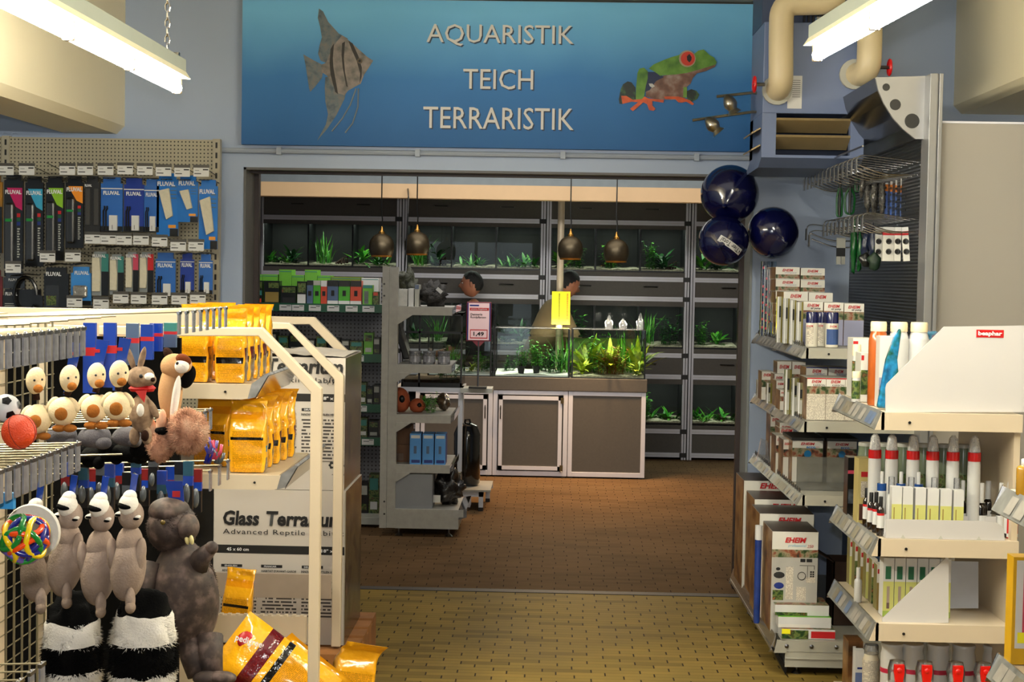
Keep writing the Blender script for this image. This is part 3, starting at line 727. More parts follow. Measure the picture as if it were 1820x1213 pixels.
# ================================================================ counter with three tanks
YC = 11.97
cx = [at(x, 760, YC).x for x in (738, 876, 1009.5, 1148)]
ZB = at(1080, 697, YC).z; ZT = at(1080, 674, YC).z; CD = .52
cw = cx[3]-cx[2]
def cabinet(lab, x0, x1, door, hand):
    t = thing('base_cabinet', lab, 'cabinet', (x0, YC, 0), group='cabinets of the tank counter')
    w_ = x1-x0-.004
    f = B(ALU)
    f.box(0, 0, .012, .035, .04, ZB); f.box(w_-.035, 0, .012, w_, .04, ZB); f.box(.035, 0, .012, w_-.035, .04, .05); f.box(.035, 0, ZB-.035, w_-.035, .04, ZB)
    f.build('frame', t, bevel=.002)
    B(BROWNL).box(.004, .04, .012, w_-.004, CD, ZB-.002).build('carcass', t)
    if door:
        d = B(ALU); a0, a1, z0, z1 = .045, w_-.045, .06, ZB-.045
        d.box(a0, -.012, z0, a0+.03, .012, z1); d.box(a1-.03, -.012, z0, a1, .012, z1); d.box(a0, -.012, z0, a1, .012, z0+.03); d.box(a0, -.012, z1-.03, a1, .012, z1)
        d.box(a0+.03, -.004, z0+.03, a1-.03, .008, z1-.03, BROWNL)
        dd = d.build('door', t)
        hx = a0+.014 if hand < 0 else a1-.014
        B(DARK).tube([(hx, -.012, z1-.18), (hx, -.03, z1-.17), (hx, -.03, z1-.09), (hx, -.012, z1-.08)], .005, 6).build('handle', dd)
        b = B(DARK)
        hx = a1 if hand < 0 else a0
        for z in (z0+.02, z1-.03): B(mat('hinge_brass', (.35, .30, .2), .4, .8)).cbox(hx, -.014, z, .025, .012, .045).build('hinge', dd)
    else:
        B(BROWNL).box(.035, .006, .05, w_-.035, .012, ZB-.035).build('front_panel', t)
    for x in (.03, w_-.03): B(BLACK).cbox(x, .03, .006, .03, .03, .012).build('foot', t)
    return t
cabinet('grey base cabinet partly hidden by the black bin, under the tank counter', cx[0], cx[1], True, 1)
cabinet('grey base cabinet with a hinged framed door, between its two neighbours', cx[1], cx[2], True, -1)
cabinet('grey base cabinet with a plain fixed panel at the open end of the counter', cx[2], cx[3], False, 0)
wt = tag(B(BROWNL).box(cx[0], YC-.01, ZB+.001, cx[3]+.003, YC+CD, ZT).build('worktop', bevel=.003), 'taupe worktop carrying the three planted glass tanks', 'worktop')
WSAND = mat('white_sand', (.85, .86, .84), .8, var=.06, sc=50); WAT = glassmat('water_surface', (.9, .98, .94), 1.6, .04)
ctx = [at(x, 600, YC+.02).x for x in (762, 873, 880, 1012, 1018, 1147)]
def showtank(lab, x0, x1, sub, h_, lid):
    t = thing('aquarium', lab, 'aquarium', ((x0+x1)/2, YC+.02, ZT), group='tanks on the counter'); w_ = x1-x0; D = .46
    b = B(GLASS)
    b.quad((-w_/2, 0, 0), (w_/2, 0, 0), (w_/2, 0, h_), (-w_/2, 0, h_)); b.quad((-w_/2, D, 0), (w_/2, D, 0), (w_/2, D, h_), (-w_/2, D, h_))
    for s in (-1, 1): b.quad((s*w_/2, 0, 0), (s*w_/2, D, 0), (s*w_/2, D, h_), (s*w_/2, 0, h_))
    b.build('glass_wall', t)
    for s in (-1, 1):
        B(SIL).box(s*w_/2-.006, -.004, 0, s*w_/2+.006, .008, h_).build('seam', t); B(SIL).box(s*w_/2-.005, D-.008, 0, s*w_/2+.005, D+.002, h_).build('seam', t)
    B(SIL).box(-w_/2+.006, -.004, 0, w_/2-.006, .004, .008).build('seam', t)
    b = B(); b.box(-w_/2+.004, .004, 0, w_/2-.004, D-.004, .014, sub); gravel(b, w_-.012, D-.012, sub, .018, 4)
    for i in range(len(b.v)-93, len(b.v)): b.v[i] = (b.v[i][0], b.v[i][1]+D/2, b.v[i][2])
    b.build('substrate', t)
    B(WAT).quad((-w_/2+.003, .003, h_-.06), (w_/2-.003, .003, h_-.06), (w_/2-.003, D-.003, h_-.06), (-w_/2+.003, D-.003, h_-.06)).build('water_surface', t)
    if lid: B(CLEARB).box(-w_/2, .0, h_, w_/2, D, h_+.005).build('cover_sheet', t)
    return t
th2 = .385
showtank('glass tank behind the price sign, with low yellow-green plants', ctx[0], ctx[1], WSAND, th2, False)
showtank('glass tank with white sand and potted green plants beside the price sign', ctx[2], ctx[3], WSAND, th2, True)
showtank('glass tank crowded with big yellow-green leaves at the end of the counter', ctx[4], ctx[5], GRV, th2, True)
B(mat('tank_backdrop_haze', (.42, .52, .36), .6, col2=(.60, .64, .38), sc=5)).box(-(ctx[5]-ctx[4])/2+.01, .445, .02, (ctx[5]-ctx[4])/2-.01, .45, .30).build('backdrop', [o for o in COL.objects if o.name.startswith('aquarium') and 'crowded' in o.get('label', '')][0])
def cp(x, yy, k, s, lab, dz=.03, rz=0, sz=None): 
    p = at(x, 670, YC+yy); return plant(k, (p.x, YC+yy, ZT+dz), s, lab, rz, 'plants in the counter tanks', sz)
EL = 'in the end tank of the counter'
for x, yy, k, s, d in ((1045, .32, 'swordy', 1.45, 'tall yellow-green sword plant by the inner pane'), (1085, .22, 'swordy', 1.35, 'yellow-green sword plant at the centre back'), (1132, .30, 'swordy', 1.4, 'broad yellow leaved plant by the outer pane'),
                    (1080, .12, 'redb', 1.15, 'reddish brown bushy plant'), (1100, .14, 'redb', 1.05, 'small rusty feathery plant'), (1132, .08, 'ylow', 1.0, 'low lime green cushion plant'), (1034, .16, 'ylow', 1.0, 'low yellow-green ferny plant'), (1060, .26, 'bush', 1.5, 'mid green stem plant'), (1115, .34, 'grass', 1.35, 'thin grassy plant at the rear')):
    cp(x, yy, k, s, d+' '+EL, rz=x)
POT = B(mat('black_mesh_pot', (.03, .03, .03), .6)).lathe([(.022, 0), (.032, .06), (.034, .062), (.030, .06), (.0, .055)], 12).mesh('plant_pot', 40)
ML = 'in the white-sand counter tank'
for i, (x, yy, k, s, d) in enumerate(((926, .10, 'bush', .85, 'potted leafy plant nearest the front pane'), (953, .14, 'bush', 1.05, 'tallest potted leafy plant'), (985, .20, 'bushd', 1.1, 'dark green feathery plant'), (1004, .28, 'grass', 1.2, 'grassy plant against the dark seam'), (905, .30, 'bushd', .7, 'small bushy plant at the back'), (968, .32, 'bushd', .9, 'dim green plant at the rear'))):
    pot = x in (926, 953)
    cp(x, yy, k, s, d+' '+ML, dz=.085 if pot else .03, rz=x)
    if pot:
        o = bpy.data.objects.new('plant_pot', POT); COL.objects.link(o); p = at(x, 670, YC+yy); o.location = (p.x, YC+yy, ZT+.024); tag(o, ('small black mesh pot nearest the front pane ' if x == 926 else 'small black mesh pot under the tallest plant ')+ML, 'plant pot', 'black pots in the counter tank')
for x, yy, k, s, d in ((780, .2, 'ylow', .9, 'yellow-green cushion plant'), (838, .1, 'ylow', .7, 'low lime green plant'), (850, .2, 'bush', .8, 'bushy green plant'), (808, .3, 'grass', .9, 'grassy green plant'), (862, .25, 'bushd', .9, 'dark bushy plant')):
    cp(x, yy, k, s, d+' in the counter tank behind the price sign', rz=x)
# pendants, post, cable ---------------------------------------------
BRS = mat('dark_brass_shade', (.36, .32, .25), .4, .85, var=.12, sc=30); BRI = mat('shade_inside', (.75, .5, .2), .3, .8)
pd = None
for i, (x, ty, by, wpx, lab) in enumerate(((678, 415, 456, 43, 'dark brass dome pendant, nearest the brown jamb over the green boxes'), (741, 412, 453, 47, 'dark brass dome pendant above the white shelf end'), (1013.5, 420, 461, 43, 'dark brass dome pendant beside the silver post'), (1095, 425, 466, 43, 'dark brass dome pendant over the end of the tank counter'))):
    Yp = 11.7; c = at(x, by, Yp); r_ = wpx/2/ppm(Yp)*1.05; h_ = (by-ty)/ppm(Yp)
    if pd is None:
        t = pd = thing('pendant_lamp', lab, 'lamp', c, group='brass pendants over the counter')
        prof = [(r_*.80, 0), (r_*.93, h_*.15), (r_, h_*.36), (r_*.99, h_*.52), (r_*.90, h_*.70), (r_*.70, h_*.86), (r_*.42, h_*.96), (r_*.2, h_)]
        B(BRS).lathe(prof, 28, cap=False).build('shade', t, smooth=50)
        B(BRI).lathe([(a*.97, b) for a, b in prof], 28, cap=False).build('shade_lining', t, smooth=50)
        B(mat('brass_cap', (.8, .6, .3), .25, 1)).lathe([(r_*.24, h_*.98), (r_*.24, h_*1.06), (r_*.12, h_*1.12), (.006, h_*1.3)], 16).build('cap', t, smooth=40)
        B(BLACK).tube([(0, 0, h_*1.25), (.004, 0, h_*1.6), (-.004, 0, h_*2), (0, 0, 2.4)], .005, 6).build('cable', t)
        B(BRI).lathe([(r_*.82, -.004), (r_*.84, .008)], 28, cap=False).build('rim', t)
        B(mat('dim_bulb', (1, .85, .6), .4, emit=1.2)).ell((0, 0, h_*.45), .03).build('bulb', t, smooth=True)
    else: dup(pd, c, lab)
    spot('pendant_glow', (c.x, Yp, c.z+.01), (c.x+.1, Yp-.7 if i > 1 else Yp-.3, 0), 150 if i > 1 else 50, (1, .62, .30), 125, .9)
a = at(725, 336, 11.835); b_ = at(718, 500, 11.5)
tag(B(BLACK).tube([a, at(726, 350, 11.6), at(725, 380, 11.5), at(722, 440, 11.5), b_], .006, 6).build('power_cable'), 'long black cable hanging past the cream beam beside a brass pendant', 'cable')
p0 = at(998, 366, 12.35)
tag(B(mat('satin_steel_post', (.82,.76,.66), .35, .2, var=.03)).lathe([(.028, ZT+.001), (.028, 2.34)], 18, (p0.x, 12.45, 0)).build('steel_post', smooth=40), 'round polished steel post rising from the tank counter to the beam', 'post')
p0 = at(997, 548, 12.36)
YL = mat('yellow_card', (.93, .90, .10), .5, var=.02)
b = B(YL).box(p0.x-.075, 12.40, p0.z-.135, p0.x+.075, 12.405, p0.z+.135); b.ms
for i in range(22): b.box(p0.x-.02, 12.399, p0.z-.12+i*.011, p0.x-.008, 12.40, p0.z-.115+i*.011, BLACKI); b.box(p0.x+.045, 12.399, p0.z-.12+i*.011, p0.x+.06, 12.40, p0.z-.115+i*.011, REDI)
tag(b.build('price_chart'), 'yellow chart with columns of small print fixed to the steel post', 'sign')
# clear cones on the end tank
CC = B(CLEAR).lathe([(.032, 0), (.034, .05), (.018, .075), (.012, .095), (.004, .11)], 12).mesh('plastic_cup', 40)
for i, x in enumerate((1082, 1107, 1138)):
    o = bpy.data.objects.new('plastic_cup', CC); COL.objects.link(o); p = at(x, 590, YC+.1); o.location = (p.x, YC+.1, ZT+th2+.006); o.scale = (1, 1, (1.0, .8, 1.2)[i])
    tag(o, ['squat clear cup nearest the steel post on the end tank cover', 'shortest clear cup, middle of three on the end tank cover', 'tallest clear cup at the outer corner of the end tank'][i], 'cup', 'clear cups on the end tank')

alight('counter_tank_light', ((ctx[2]+ctx[5])/2, YC+.2, ZT+.46), (0, 0, 0), 1.15, .2, 26, (1, .95, .75))
# ================================================================ people
def skin(name, verts, edges, radii, m, loc, sub=2, rz=0, parent=None):
    me = bpy.data.meshes.new(name); me.from_pydata(verts, edges, []); me.materials.append(m)
    o = bpy.data.objects.new(name, me); COL.objects.link(o); o.location = loc; o.rotation_euler = (0, 0, rz)
    if parent: o.parent = parent
    sk = o.modifiers.new('skin', 'SKIN'); me.skin_vertices.new() if not me.skin_vertices else None
    for i, r_ in enumerate(radii):
        me.skin_vertices[0].data[i].radius = r_ if isinstance(r_, tuple) else (r_, r_)
    me.skin_vertices[0].data[0].use_root = True
    sk.use_smooth_shade = True
    sb = o.modifiers.new('sub', 'SUBSURF'); sb.levels = sb.render_levels = sub
    return o
SKIN = mat('warm_skin', (.66, .43, .32), .5, var=.06, sc=8); HAIR = mat('black_hair', (.025, .02, .018), .55, var=.3, sc=90, bump=.6, bsc=160)
def head(s=1.0):
    """a head looking along +x; origin at the neck joint, ~0.23 high; skin and hair share one surface"""
    b = B(); seg, rg = 40, 30; vs = []
    for j in range(rg+1):
        t = math.pi*j/rg; z = -math.cos(t)
        for i in range(seg):
            a = 2*math.pi*i/seg; x, y = math.sin(t)*math.cos(a), math.sin(t)*math.sin(a)
            rx = .098 if x > 0 else .102; ry = .077; rzz = .118
            if z < 0: ry *= 1-.28*z*z; rx *= (1-.10*z*z if x > 0 else 1-.42*z*z)
            X, Y, Z = x*rx, y*ry, z*rzz+.13
            g = lambda cx, cy, cz, w: math.exp(-(((X-cx)/w)**2+((Y-cy)/w)**2+((Z-cz)/w)**2))
            if x > 0:
                X += .026*math.exp(-((Y/.011)**2+((Z-.115)/.018)**2)) + .012*math.exp(-((Y/.010)**2+((Z-.135)/.02)**2))
                X += .008*math.exp(-((Y/.022)**2+((Z-.082)/.007)**2)) + .007*math.exp(-((Y/.022)**2+((Z-.070)/.007)**2)) - .006*math.exp(-((Y/.02)**2+((Z-.076)/.004)**2))
                X += .012*math.exp(-((Y/.022)**2+((Z-.040)/.015)**2)) + .006*math.exp(-((Y/.05)**2+((Z-.165)/.010)**2))
                for e in (-1, 1): X -= .010*math.exp(-(((Y-e*.031)/.014)**2+((Z-.147)/.010)**2))
            vs.append((X*s, Y*s, Z*s))
    fs = []; fm = []
    b.ms = [SKIN, HAIR]
    for j in range(rg):
        for i in range(seg):
            f = (j*seg+i, j*seg+(i+1) % seg, (j+1)*seg+(i+1) % seg, (j+1)*seg+i); c = sum((Vector(vs[k]) for k in f), Vector())/4/s
            hair = c.z > .205-.02*(c.x < .06) or (c.x < .055 and c.z > .178) or (c.x < .012 and c.z > .125) or (c.x < -.035 and c.z > .075)
            b.f.append(f); b.fm.append(1 if hair else 0)
    b.v = vs
    for e in (-1, 1):
        b.ell((.004*s, e*.078*s, .128*s), (.017*s, .008*s, .030*s), SKIN, 10, 8, rotm(0, R(10), e*R(-20)))
        b.ell((.083*s, e*.031*s, .147*s), (.010*s, .012*s, .0075*s), mat('eye_white', (.75, .72, .70), .3), 10, 6)
        b.ell((.0905*s, e*.031*s, .147*s), (.004*s, .0055*s, .0055*s), BLACK, 8, 6)
        b.box(.086*s, (e*.031-.015)*s, .163*s, .098*s, (e*.031+.015)*s, .167*s, HAIR)
    b.box(.094*s, -.018*s, .0745*s, .103*s, .018*s, .0775*s, mat('lip_dark', (.40, .16, .13), .5))
    # hair volume
    hv = [(x*1.06+(-.002), y*1.07, .13*s+(z-.13*s)*1.06) for x, y, z in vs]
    hb = B(HAIR); keep = [f for f, m_ in zip(b.f[:rg*seg], b.fm[:rg*seg]) if m_ == 1]
    hb.v = hv; hb.f = keep; hb.fm = [0]*len(keep)
    return b, hb
def person(lab, loc, rz, shirt, bend, pants, armpose, headpose):
    t = thing('person', lab, 'person', loc, rz)
    b = R(bend); hip = Vector((0, 0, .93))
    def tor(d, y=0, x=0): return hip+Vector((d*math.sin(b)+x*math.cos(b), y, d*math.cos(b)-x*math.sin(b)))
    waist, chest, nb, nt = tor(.16), tor(.36), tor(.50), tor(.58, 0, .02)
    V = [hip, waist, chest, nb, nt]; E = [(0, 1), (1, 2), (2, 3), (3, 4)]; RR = [(.09, .09), (.085, .085), (.09, .09), (.06, .06), (.052, .055)]
    def add(p, fr, r_): V.append(p); RR.append(r_); E.append((fr, len(V)-1)); return len(V)-1
    arms = {}
    for e in (-1, 1):
        sh = add(tor(.45, e*.17), 2, (.048, .048)); el, wr = armpose[0 if e < 0 else 1]
        i = add(Vector(el), sh, (.043, .043)); j = add(Vector(wr), i, (.030, .034)); arms[e] = Vector(wr)
        h = add(hip+Vector((0, e*.09, -.08)), 0, (.09, .09)); k = add(Vector((.02, e*.10, .50)), h, (.062, .065)); a = add(Vector((-.02, e*.10, .09)), k, (.042, .045)); add(Vector((.10, e*.11, .045)), a, (.038, .045))
    body = skin('body', [tuple(v) for v in V], E, RR, SKIN, (0, 0, 0), parent=t)
    # shirt: elliptical rings up the spine, sleeves as tapered tubes
    sb_ = B(shirt); seg = 24; rings = [(-.06, .125, .155, 0), (.02, .125, .16, 0), (.12, .115, .15, 0), (.24, .122, .165, 0), (.36, .13, .185, .01), (.44, .12, .195, .005), (.49, .10, .165, 0), (.52, .075, .10, 0), (.535, .06, .065, 0)]
    n0 = 0
    for d_, rx_, ry_, ox in rings:
        c = tor(d_, 0, ox); M = Matrix.Rotation(b, 3, 'Y')
        for i in range(seg):
            q = 6.2832*i/seg; wob = 1+.03*math.sin(3*q+d_*20); sb_.v.append(tuple(c+M @ Vector((rx_*math.cos(q)*wob, ry_*math.sin(q)*wob, 0))))
    for j in range(len(rings)-1):
        for i in range(seg): sb_.f.append((j*seg+i, j*seg+(i+1) % seg, (j+1)*seg+(i+1) % seg, (j+1)*seg+i)); sb_.fm.append(0)
    for e in (-1, 1):
        el, wr = armpose[0 if e < 0 else 1]; p0 = tor(.45, e*.13); sh = tor(.44, e*.18); p2 = sh.lerp(Vector(el), .45); p3 = sh.lerp(Vector(el), .85)
        sb_.tube([p0, sh, p2, p3], [.07, .072, .062, .058], 14)
    sb_.build('shirt', t, smooth=True)
    V3 = [hip+Vector((0, 0, .05)), hip]; E3 = [(0, 1)]; R3 = [(.135, .135), (.14, .14)]
    for e in (-1, 1):
        n = len(V3); V3 += [hip+Vector((0, e*.095, -.10)), Vector((.02, e*.10, .50)), Vector((-.02, e*.10, .06))]; R3 += [(.105, .105), (.082, .082), (.07, .07)]; E3 += [(1, n), (n, n+1), (n+1, n+2)]
    skin('trousers', [tuple(v) for v in V3], E3, R3, pants, (0, 0, 0), parent=t)
    hb, hv = head(); M = rotm(*headpose)
    h = hb.build('head', t, loc=nt, smooth=True, rot=headpose); hv.build('hair', h, smooth=True)
    # hands: palm, four fingers, thumb
    for e in (-1, 1):
        w_ = arms[e]; el = Vector(armpose[0 if e < 0 else 1][0]); d = (w_-el).normalized(); q = d.to_track_quat('X', 'Z').to_matrix()
        Vh = [(0, 0, 0), (.03, 0, 0), (.075, 0, 0)]; Eh = [(0, 1), (1, 2)]; Rh = [(.02, .028), (.018, .036), (.015, .038)]
        for k, (yy, ln) in enumerate(((-.030, .058), (-.010, .072), (.011, .068), (.031, .052))):
            n = len(Vh); Vh += [(.085, yy, 0), (.085+ln*.5, yy*1.1, -.006), (.085+ln, yy*1.15, -.022)]; Eh += [(2, n), (n, n+1), (n+1, n+2)]; Rh += [(.009, .009), (.0085, .0085), (.007, .007)]
        n = len(Vh); Vh += [(.035, e*.042, -.004), (.068, e*.062, -.012)]; Eh += [(1, n), (n, n+1)]; Rh += [(.011, .011), (.008, .008)]
        skin('hand', [tuple(w_+q @ Vector(v)) for v in Vh], Eh, Rh, SKIN, (0, 0, 0), sub=1, parent=t)
    return t
p = at(838, 515, 12.92)
person('dark-haired person in a black t-shirt looking sideways behind the price sign', (p.x+.05, 12.98, 0), R(142), mat('black_tshirt', (.02, .02, .022), .8, var=.2), 4, mat('dark_jeans', (.06, .07, .10), .8),
       [((.12, -.24, 1.02), (.34, -.20, .98)), ((.12, .24, 1.02), (.34, .20, .98))], (0, R(4), R(38))).scale = (.925,)*3
p = at(985, 520, 12.85)
person('dark-haired person in a beige shirt bending towards the tanks behind the steel post', (p.x-.16, 12.86, 0), R(18), mat('beige_shirt', (.55, .47, .33), .8, var=.08), 24, mat('khaki_trousers', (.30, .27, .20), .8),
       [((.36, -.22, .98), (.56, -.16, 1.0)), ((.36, .22, .98), (.56, .14, 1.0))], (0, R(25), R(10))).scale = (.975,)*3
# ================================================================ green product shelf
PGR = mat('green_price_rail', (.05, .30, .20), .4, var=.05); HOLEP = None
def pegmat(name, col, pitch, hole, dark):
    m = mat(name, col, .45, var=.02); N, L = m.node_tree.nodes, m.node_tree.links; b = N['Principled BSDF']
    tc = [n for n in N if n.type == 'TEX_COORD'][0]; sp = N.new('ShaderNodeSeparateXYZ'); L.new(tc.outputs['Object'], sp.inputs[0])
    def M(op, a, b_=None):
        n = N.new('ShaderNodeMath'); n.operation = op
        for i, v in enumerate((a, b_)):
            if v is None: continue
            if isinstance(v, (int, float)): n.inputs[i].default_value = v
            else: L.new(v, n.inputs[i])
        return n.outputs[0]
    hz_ = M('DIVIDE', M('ADD', sp.outputs[0], M('MULTIPLY', sp.outputs[1], 1)), pitch); vz = M('DIVIDE', sp.outputs[2], pitch)
    st = M('MULTIPLY', M('MODULO', M('FLOOR', vz), 2.0), 0.5 if 0 else 0.0)
    dx = M('SUBTRACT', M('FRACT', M('ADD', hz_, st)), .5); dz = M('SUBTRACT', M('FRACT', vz), .5)
    r2 = M('SQRT', M('ADD', M('MULTIPLY', dx, dx), M('MULTIPLY', dz, dz))); k = M('LESS_THAN', r2, hole)
    src = b.inputs['Base Color'].links[0].from_socket; mx = N.new('ShaderNodeMix'); mx.data_type = 'RGBA'; L.new(k, mx.inputs[0]); L.new(src, mx.inputs[6]); mx.inputs[7].default_value = lin(dark); L.new(mx.outputs[2], b.inputs['Base Color'])
    return m
PEGG = pegmat('grey_perforated_steel', (.42, .42, .44), .025, .22, (.06, .06, .06))
YG = 9.45
gx0, gx1 = at(425, 700, YG).x, at(679, 700, YG).x
gs = thing('green_rail_shelf', 'grey perforated shelving with green price rails stocked with small boxes beyond the opening', 'shelf', (0, YG, 0))
gz = [at(x, y, YG).z for x, y in ((560, 541), (660, 631), (660, 720), (660, 779), (660, 915))]
_bp = B(PEGG).box(gx0, .42, .08, gx1, .45, gz[0]+.14)
_bp.build('back_panel', gs)
for i, z in enumerate(gz):
    s_ = B(GREYW).box(gx0, .0, z-.02, gx1, .42, z).build('shelf_board', gs)
    if i < 4:
        g = B(PGR).box(gx0, -.012, z-.048, gx1, -.002, z+.004); g.mat(PAPER); g2 = random.Random(i)
        x = gx0+.02
        while x < gx1-.1:
            w_ = .075; g.box(x, -.0135, z-.042, x+w_, -.012, z-.006); g.box(x+.01, -.014, z-.022, x+.045, -.0135, z-.018, BLACKI); g.box(x+.045, -.014, z-.014, x+.07, -.0135, z-.010, BLACKI); g.mat(PAPER); x += w_+g2.choice((.004, .004, .03, .04))
        g.build('price_rail', gs)
B(GREYW).box(gx0, -.01, .02, gx1, .4, gz[4]-.02).build('plinth', gs)
TEAL = mat('teal_print', (.20, .48, .45), .4); TANP = mat('tan_print', (.55, .46, .22), .4); LG = mat('light_green_card', (.40, .66, .20), .45, var=.1, sc=20)
BG = mat('black_green_carton', (.03, .06, .045), .35, var=.3); VEG = photoprint('plant_photo_print', [(.03, .10, .04), (.12, .26, .08), (.40, .45, .22), (.10, .18, .06), (.55, .35, .2)], 45)
COR = mat('coral_print', (.75, .25, .14), .4); SLB = mat('slate_blue_print', (.28, .36, .48), .4); LEAFP = mat('leaf_green_print', (.25, .60, .12), .4)
def sx(x): return 430+x/5.274
def sy(y): return 470+y/5.274
G1 = 'boxes on the top green-railed shelf'
tops = [((98, 155, 190, 365), BG, [(.05, .35, .95, .56, TEAL), (.05, .65, .95, .95, VEG), (.1, .03, .9, .2, COR)], 'black carton with a turquoise panel'),
        ((205, 155, 350, 365), BG, [(.08, .05, .95, .5, TANP), (.3, .68, .95, .92, VEG)], 'dark green carton with a sandy yellow panel'),
        ((360, 205, 505, 370), BG, [(.1, .62, .95, .92, VEG), (.15, .05, .9, .35, DARK)], 'low dark carton with a plant photo band'),
        ((515, 160, 600, 370), BG, [(.1, .5, .95, .92, VEG), (.05, .02, .95, .42, PAPER)], 'narrow carton, dark green above and white below'),
        ((608, 145, 664, 365), SLB, [(.0, .8, 1, 1, DARK), (.2, .35, .75, .55, BLACKI)], 'slim grey-blue dropper carton'),
        ((668, 145, 734, 365), LEAFP, [(.0, .8, 1, 1, GREYW), (.25, .35, .75, .55, BLACKI)], 'slim green dropper carton'),
        ((738, 145, 795, 365), COR, [(.0, .75, 1, 1, PAPER), (.25, .35, .75, .55, BLACKI)], 'slim red dropper carton'),
        ((800, 150, 900, 375), SLB, [(.0, .75, 1, 1, BLACK), (.0, 0, 1, .15, PAPER), (.35, .35, .65, .58, BLACKI)], 'wider grey-blue carton with a black lid band'),
        ((905, 150, 1010, 375), LEAFP, [(.0, .75, 1, 1, BLACK), (.0, 0, 1, .15, PAPER), (.35, .35, .65, .58, BLACKI)], 'wider green carton with a black lid band'),
        ((1015, 150, 1118, 375), COR, [(.0, .75, 1, 1, BLACK), (.0, 0, 1, .15, PAPER), (.35, .35, .65, .58, BLACKI)], 'wider red carton with a black lid band'),
        ((1132, 195, 1220, 380), LG, [(.15, .05, .6, .7, CLEAR), (.0, .85, 1, 1, TEAL)], 'pale green carton showing a bottle'),
        ((1226, 255, 1278, 380), VEG, [(.1, .7, .9, .95, COR)], 'small leafy carton beside the white shelf end')]
for (a, b_, c, d), body, bands, lb in tops:
    carton('small_carton', lb+' on the top green-railed shelf', 'box', sx(a), sy(b_), sx(c), sy(d), YG+.03, .09, body, bands, z0=gz[0]+.001, group=G1)
for i, ((a, b_, c, d), m_, lb) in enumerate([((100, 112, 190, 375), LG, 'light green carton behind the turquoise one'), ((193, 110, 335, 375), LG, 'wide light green carton behind the sandy one'), ((345, 62, 463, 375), LG, 'tall light green display carton, nearest the jamb'), ((466, 112, 580, 375), LG, 'light green carton between the two tall ones'), ((586, 60, 702, 375), LG, 'tall light green display carton behind the grey-blue one'), ((706, 112, 828, 375), LG, 'light green carton behind the slim red one'), ((834, 122, 1108, 375), mat('olive_card', (.42, .50, .15), .5), 'long olive green carton behind the wider ones'), ((1118, 128, 1278, 375), PAPER, 'white carton behind the pale green one')]):
    carton('display_carton', lb+' on the top green-railed shelf', 'box', sx(a), sy(b_), sx(c), sy(d), YG+.2, .15, m_, [(.02, .93, .98, .95, TEAL)], z0=gz[0]+.001, group='cartons in the rear row of the top green-railed shelf')
k = 0
for sh, rows in ((1, [(470, 492, 36), (494, 512, 30), (514, 536, 34), (540, 560, 25), (562, 580, 30), (584, 604, 28), (607, 621, 25), (622, 645, 23), (647, 663, 38), (664, 675, 30)]), (2, [(640, 652, 38), (653, 664, 30), (665, 676, 35)]), (3, [(640, 655, 34), (657, 675, 30)]), (4, [(640, 658, 55), (659, 677, 70)])):
    for (xa, xb, hpx) in rows:
        k += 1; bm = [BG, mat('black_card', (.04, .045, .045), .35), VEG][k % 3] if k != 9 else LG
        z0 = gz[sh]+.001; hy = YG+.04; yb = at((xa+xb)/2, 700, hy).z; 
        carton('small_carton', f'{["dark", "black", "leafy printed"][k % 3] if k != 9 else "bright green"} carton, {["", "first", "second", "third", "fourth", "fifth", "sixth", "seventh", "eighth", "ninth", "tenth"][rows.index((xa, xb, hpx))+1]} from the jamb on the {["", "second", "third", "fourth", "bottom"][sh]} green-railed shelf', 'box', xa, 600-hpx, xb, 600, hy, .1, bm, [(.1, .6, .9, .9, [VEG, GREYW, TEAL][k % 3]), (.15, .1, .85, .3, [GREYW, VEG, PAPER][k % 3])], z0=z0, group='cartons on the lower green-railed shelves')
# ================================================================ white shelf end in the back room
YE = 9.15
DW = mat('worn_white_enamel', (.62, .61, .58), .45, var=.08, sc=30)
es = thing('shelf_unit', 'worn white metal shelf unit seen end-on with pots, jars and blue boxes', 'shelf', (0, YE, 0))
ex0, exm, ex1 = at(677, 700, YE).x, at(689, 700, YE).x, at(705, 700, YE).x
zt = at(690, 474, YE).z
B(DW).box(ex0, 0, .05, exm, .08, zt).box(exm+.001, .01, .05, ex1, .07, zt-.003).build('post', es)
B(DW).box(ex0, .50, .05, exm, .58, zt).build('post', es)
B(PEGG).box(exm-.005, .07, .2, exm, .50, zt).build('back_panel', es)
b = B(BLACK)
for y in (505, 526, 892, 914): b.lathe([(.006, 0), (.006, .003)], 8, (at(683, y, YE).x, 0, at(683, y, YE).z), M=rotm(R(90)))
b.build('bolt_hole', es)
ez = [at(760, y, YE).z for y in (546, 649, 738, 827)]; exr = at(803, 600, YE).x
for z in ez:
    b = B(DW).box(ex1, .0, z-.05, exr, .02, z).box(ex1, .02, z-.012, exr, .52, z).box(ex1, .52, z-.05, exr, .54, z)
    so = b.build('shelf_board', es)
    B(DW).prism([(ex1-.002, z-.11), (ex1+.03, z-.09), (ex1+.09, z-.05), (ex1, z-.05)], -.004, .0, 'y').build('bracket', so)
    B(CLEAR).prism([(exr, z-.045), (exr+.022, z-.03), (exr+.025, z+.012), (exr+.018, z+.012), (exr, z-.02)], .0, .54, 'y').build('price_strip', so)
zb_ = at(760, 906, YE).z; exb = at(815, 900, YE).x
b = B(DW).box(ex1, .0, .05, exb, .54, zb_); b.box(ex1, -.003, zb_-.045, exb+.03, .0, zb_); so = b.build('base_deck', es)
B(CLEAR).prism([(exb, zb_-.06), (exb+.05, zb_-.045), (exb+.05, zb_+.01), (exb, zb_)], .0, .54, 'y').build('price_strip', so)
for x in (ex1+.02, exb-.06): B(STEEL).lathe([(.025, 0), (.012, .012), (.006, .02), (.006, .05)], 10, (x, .05, 0)).build('foot', es)
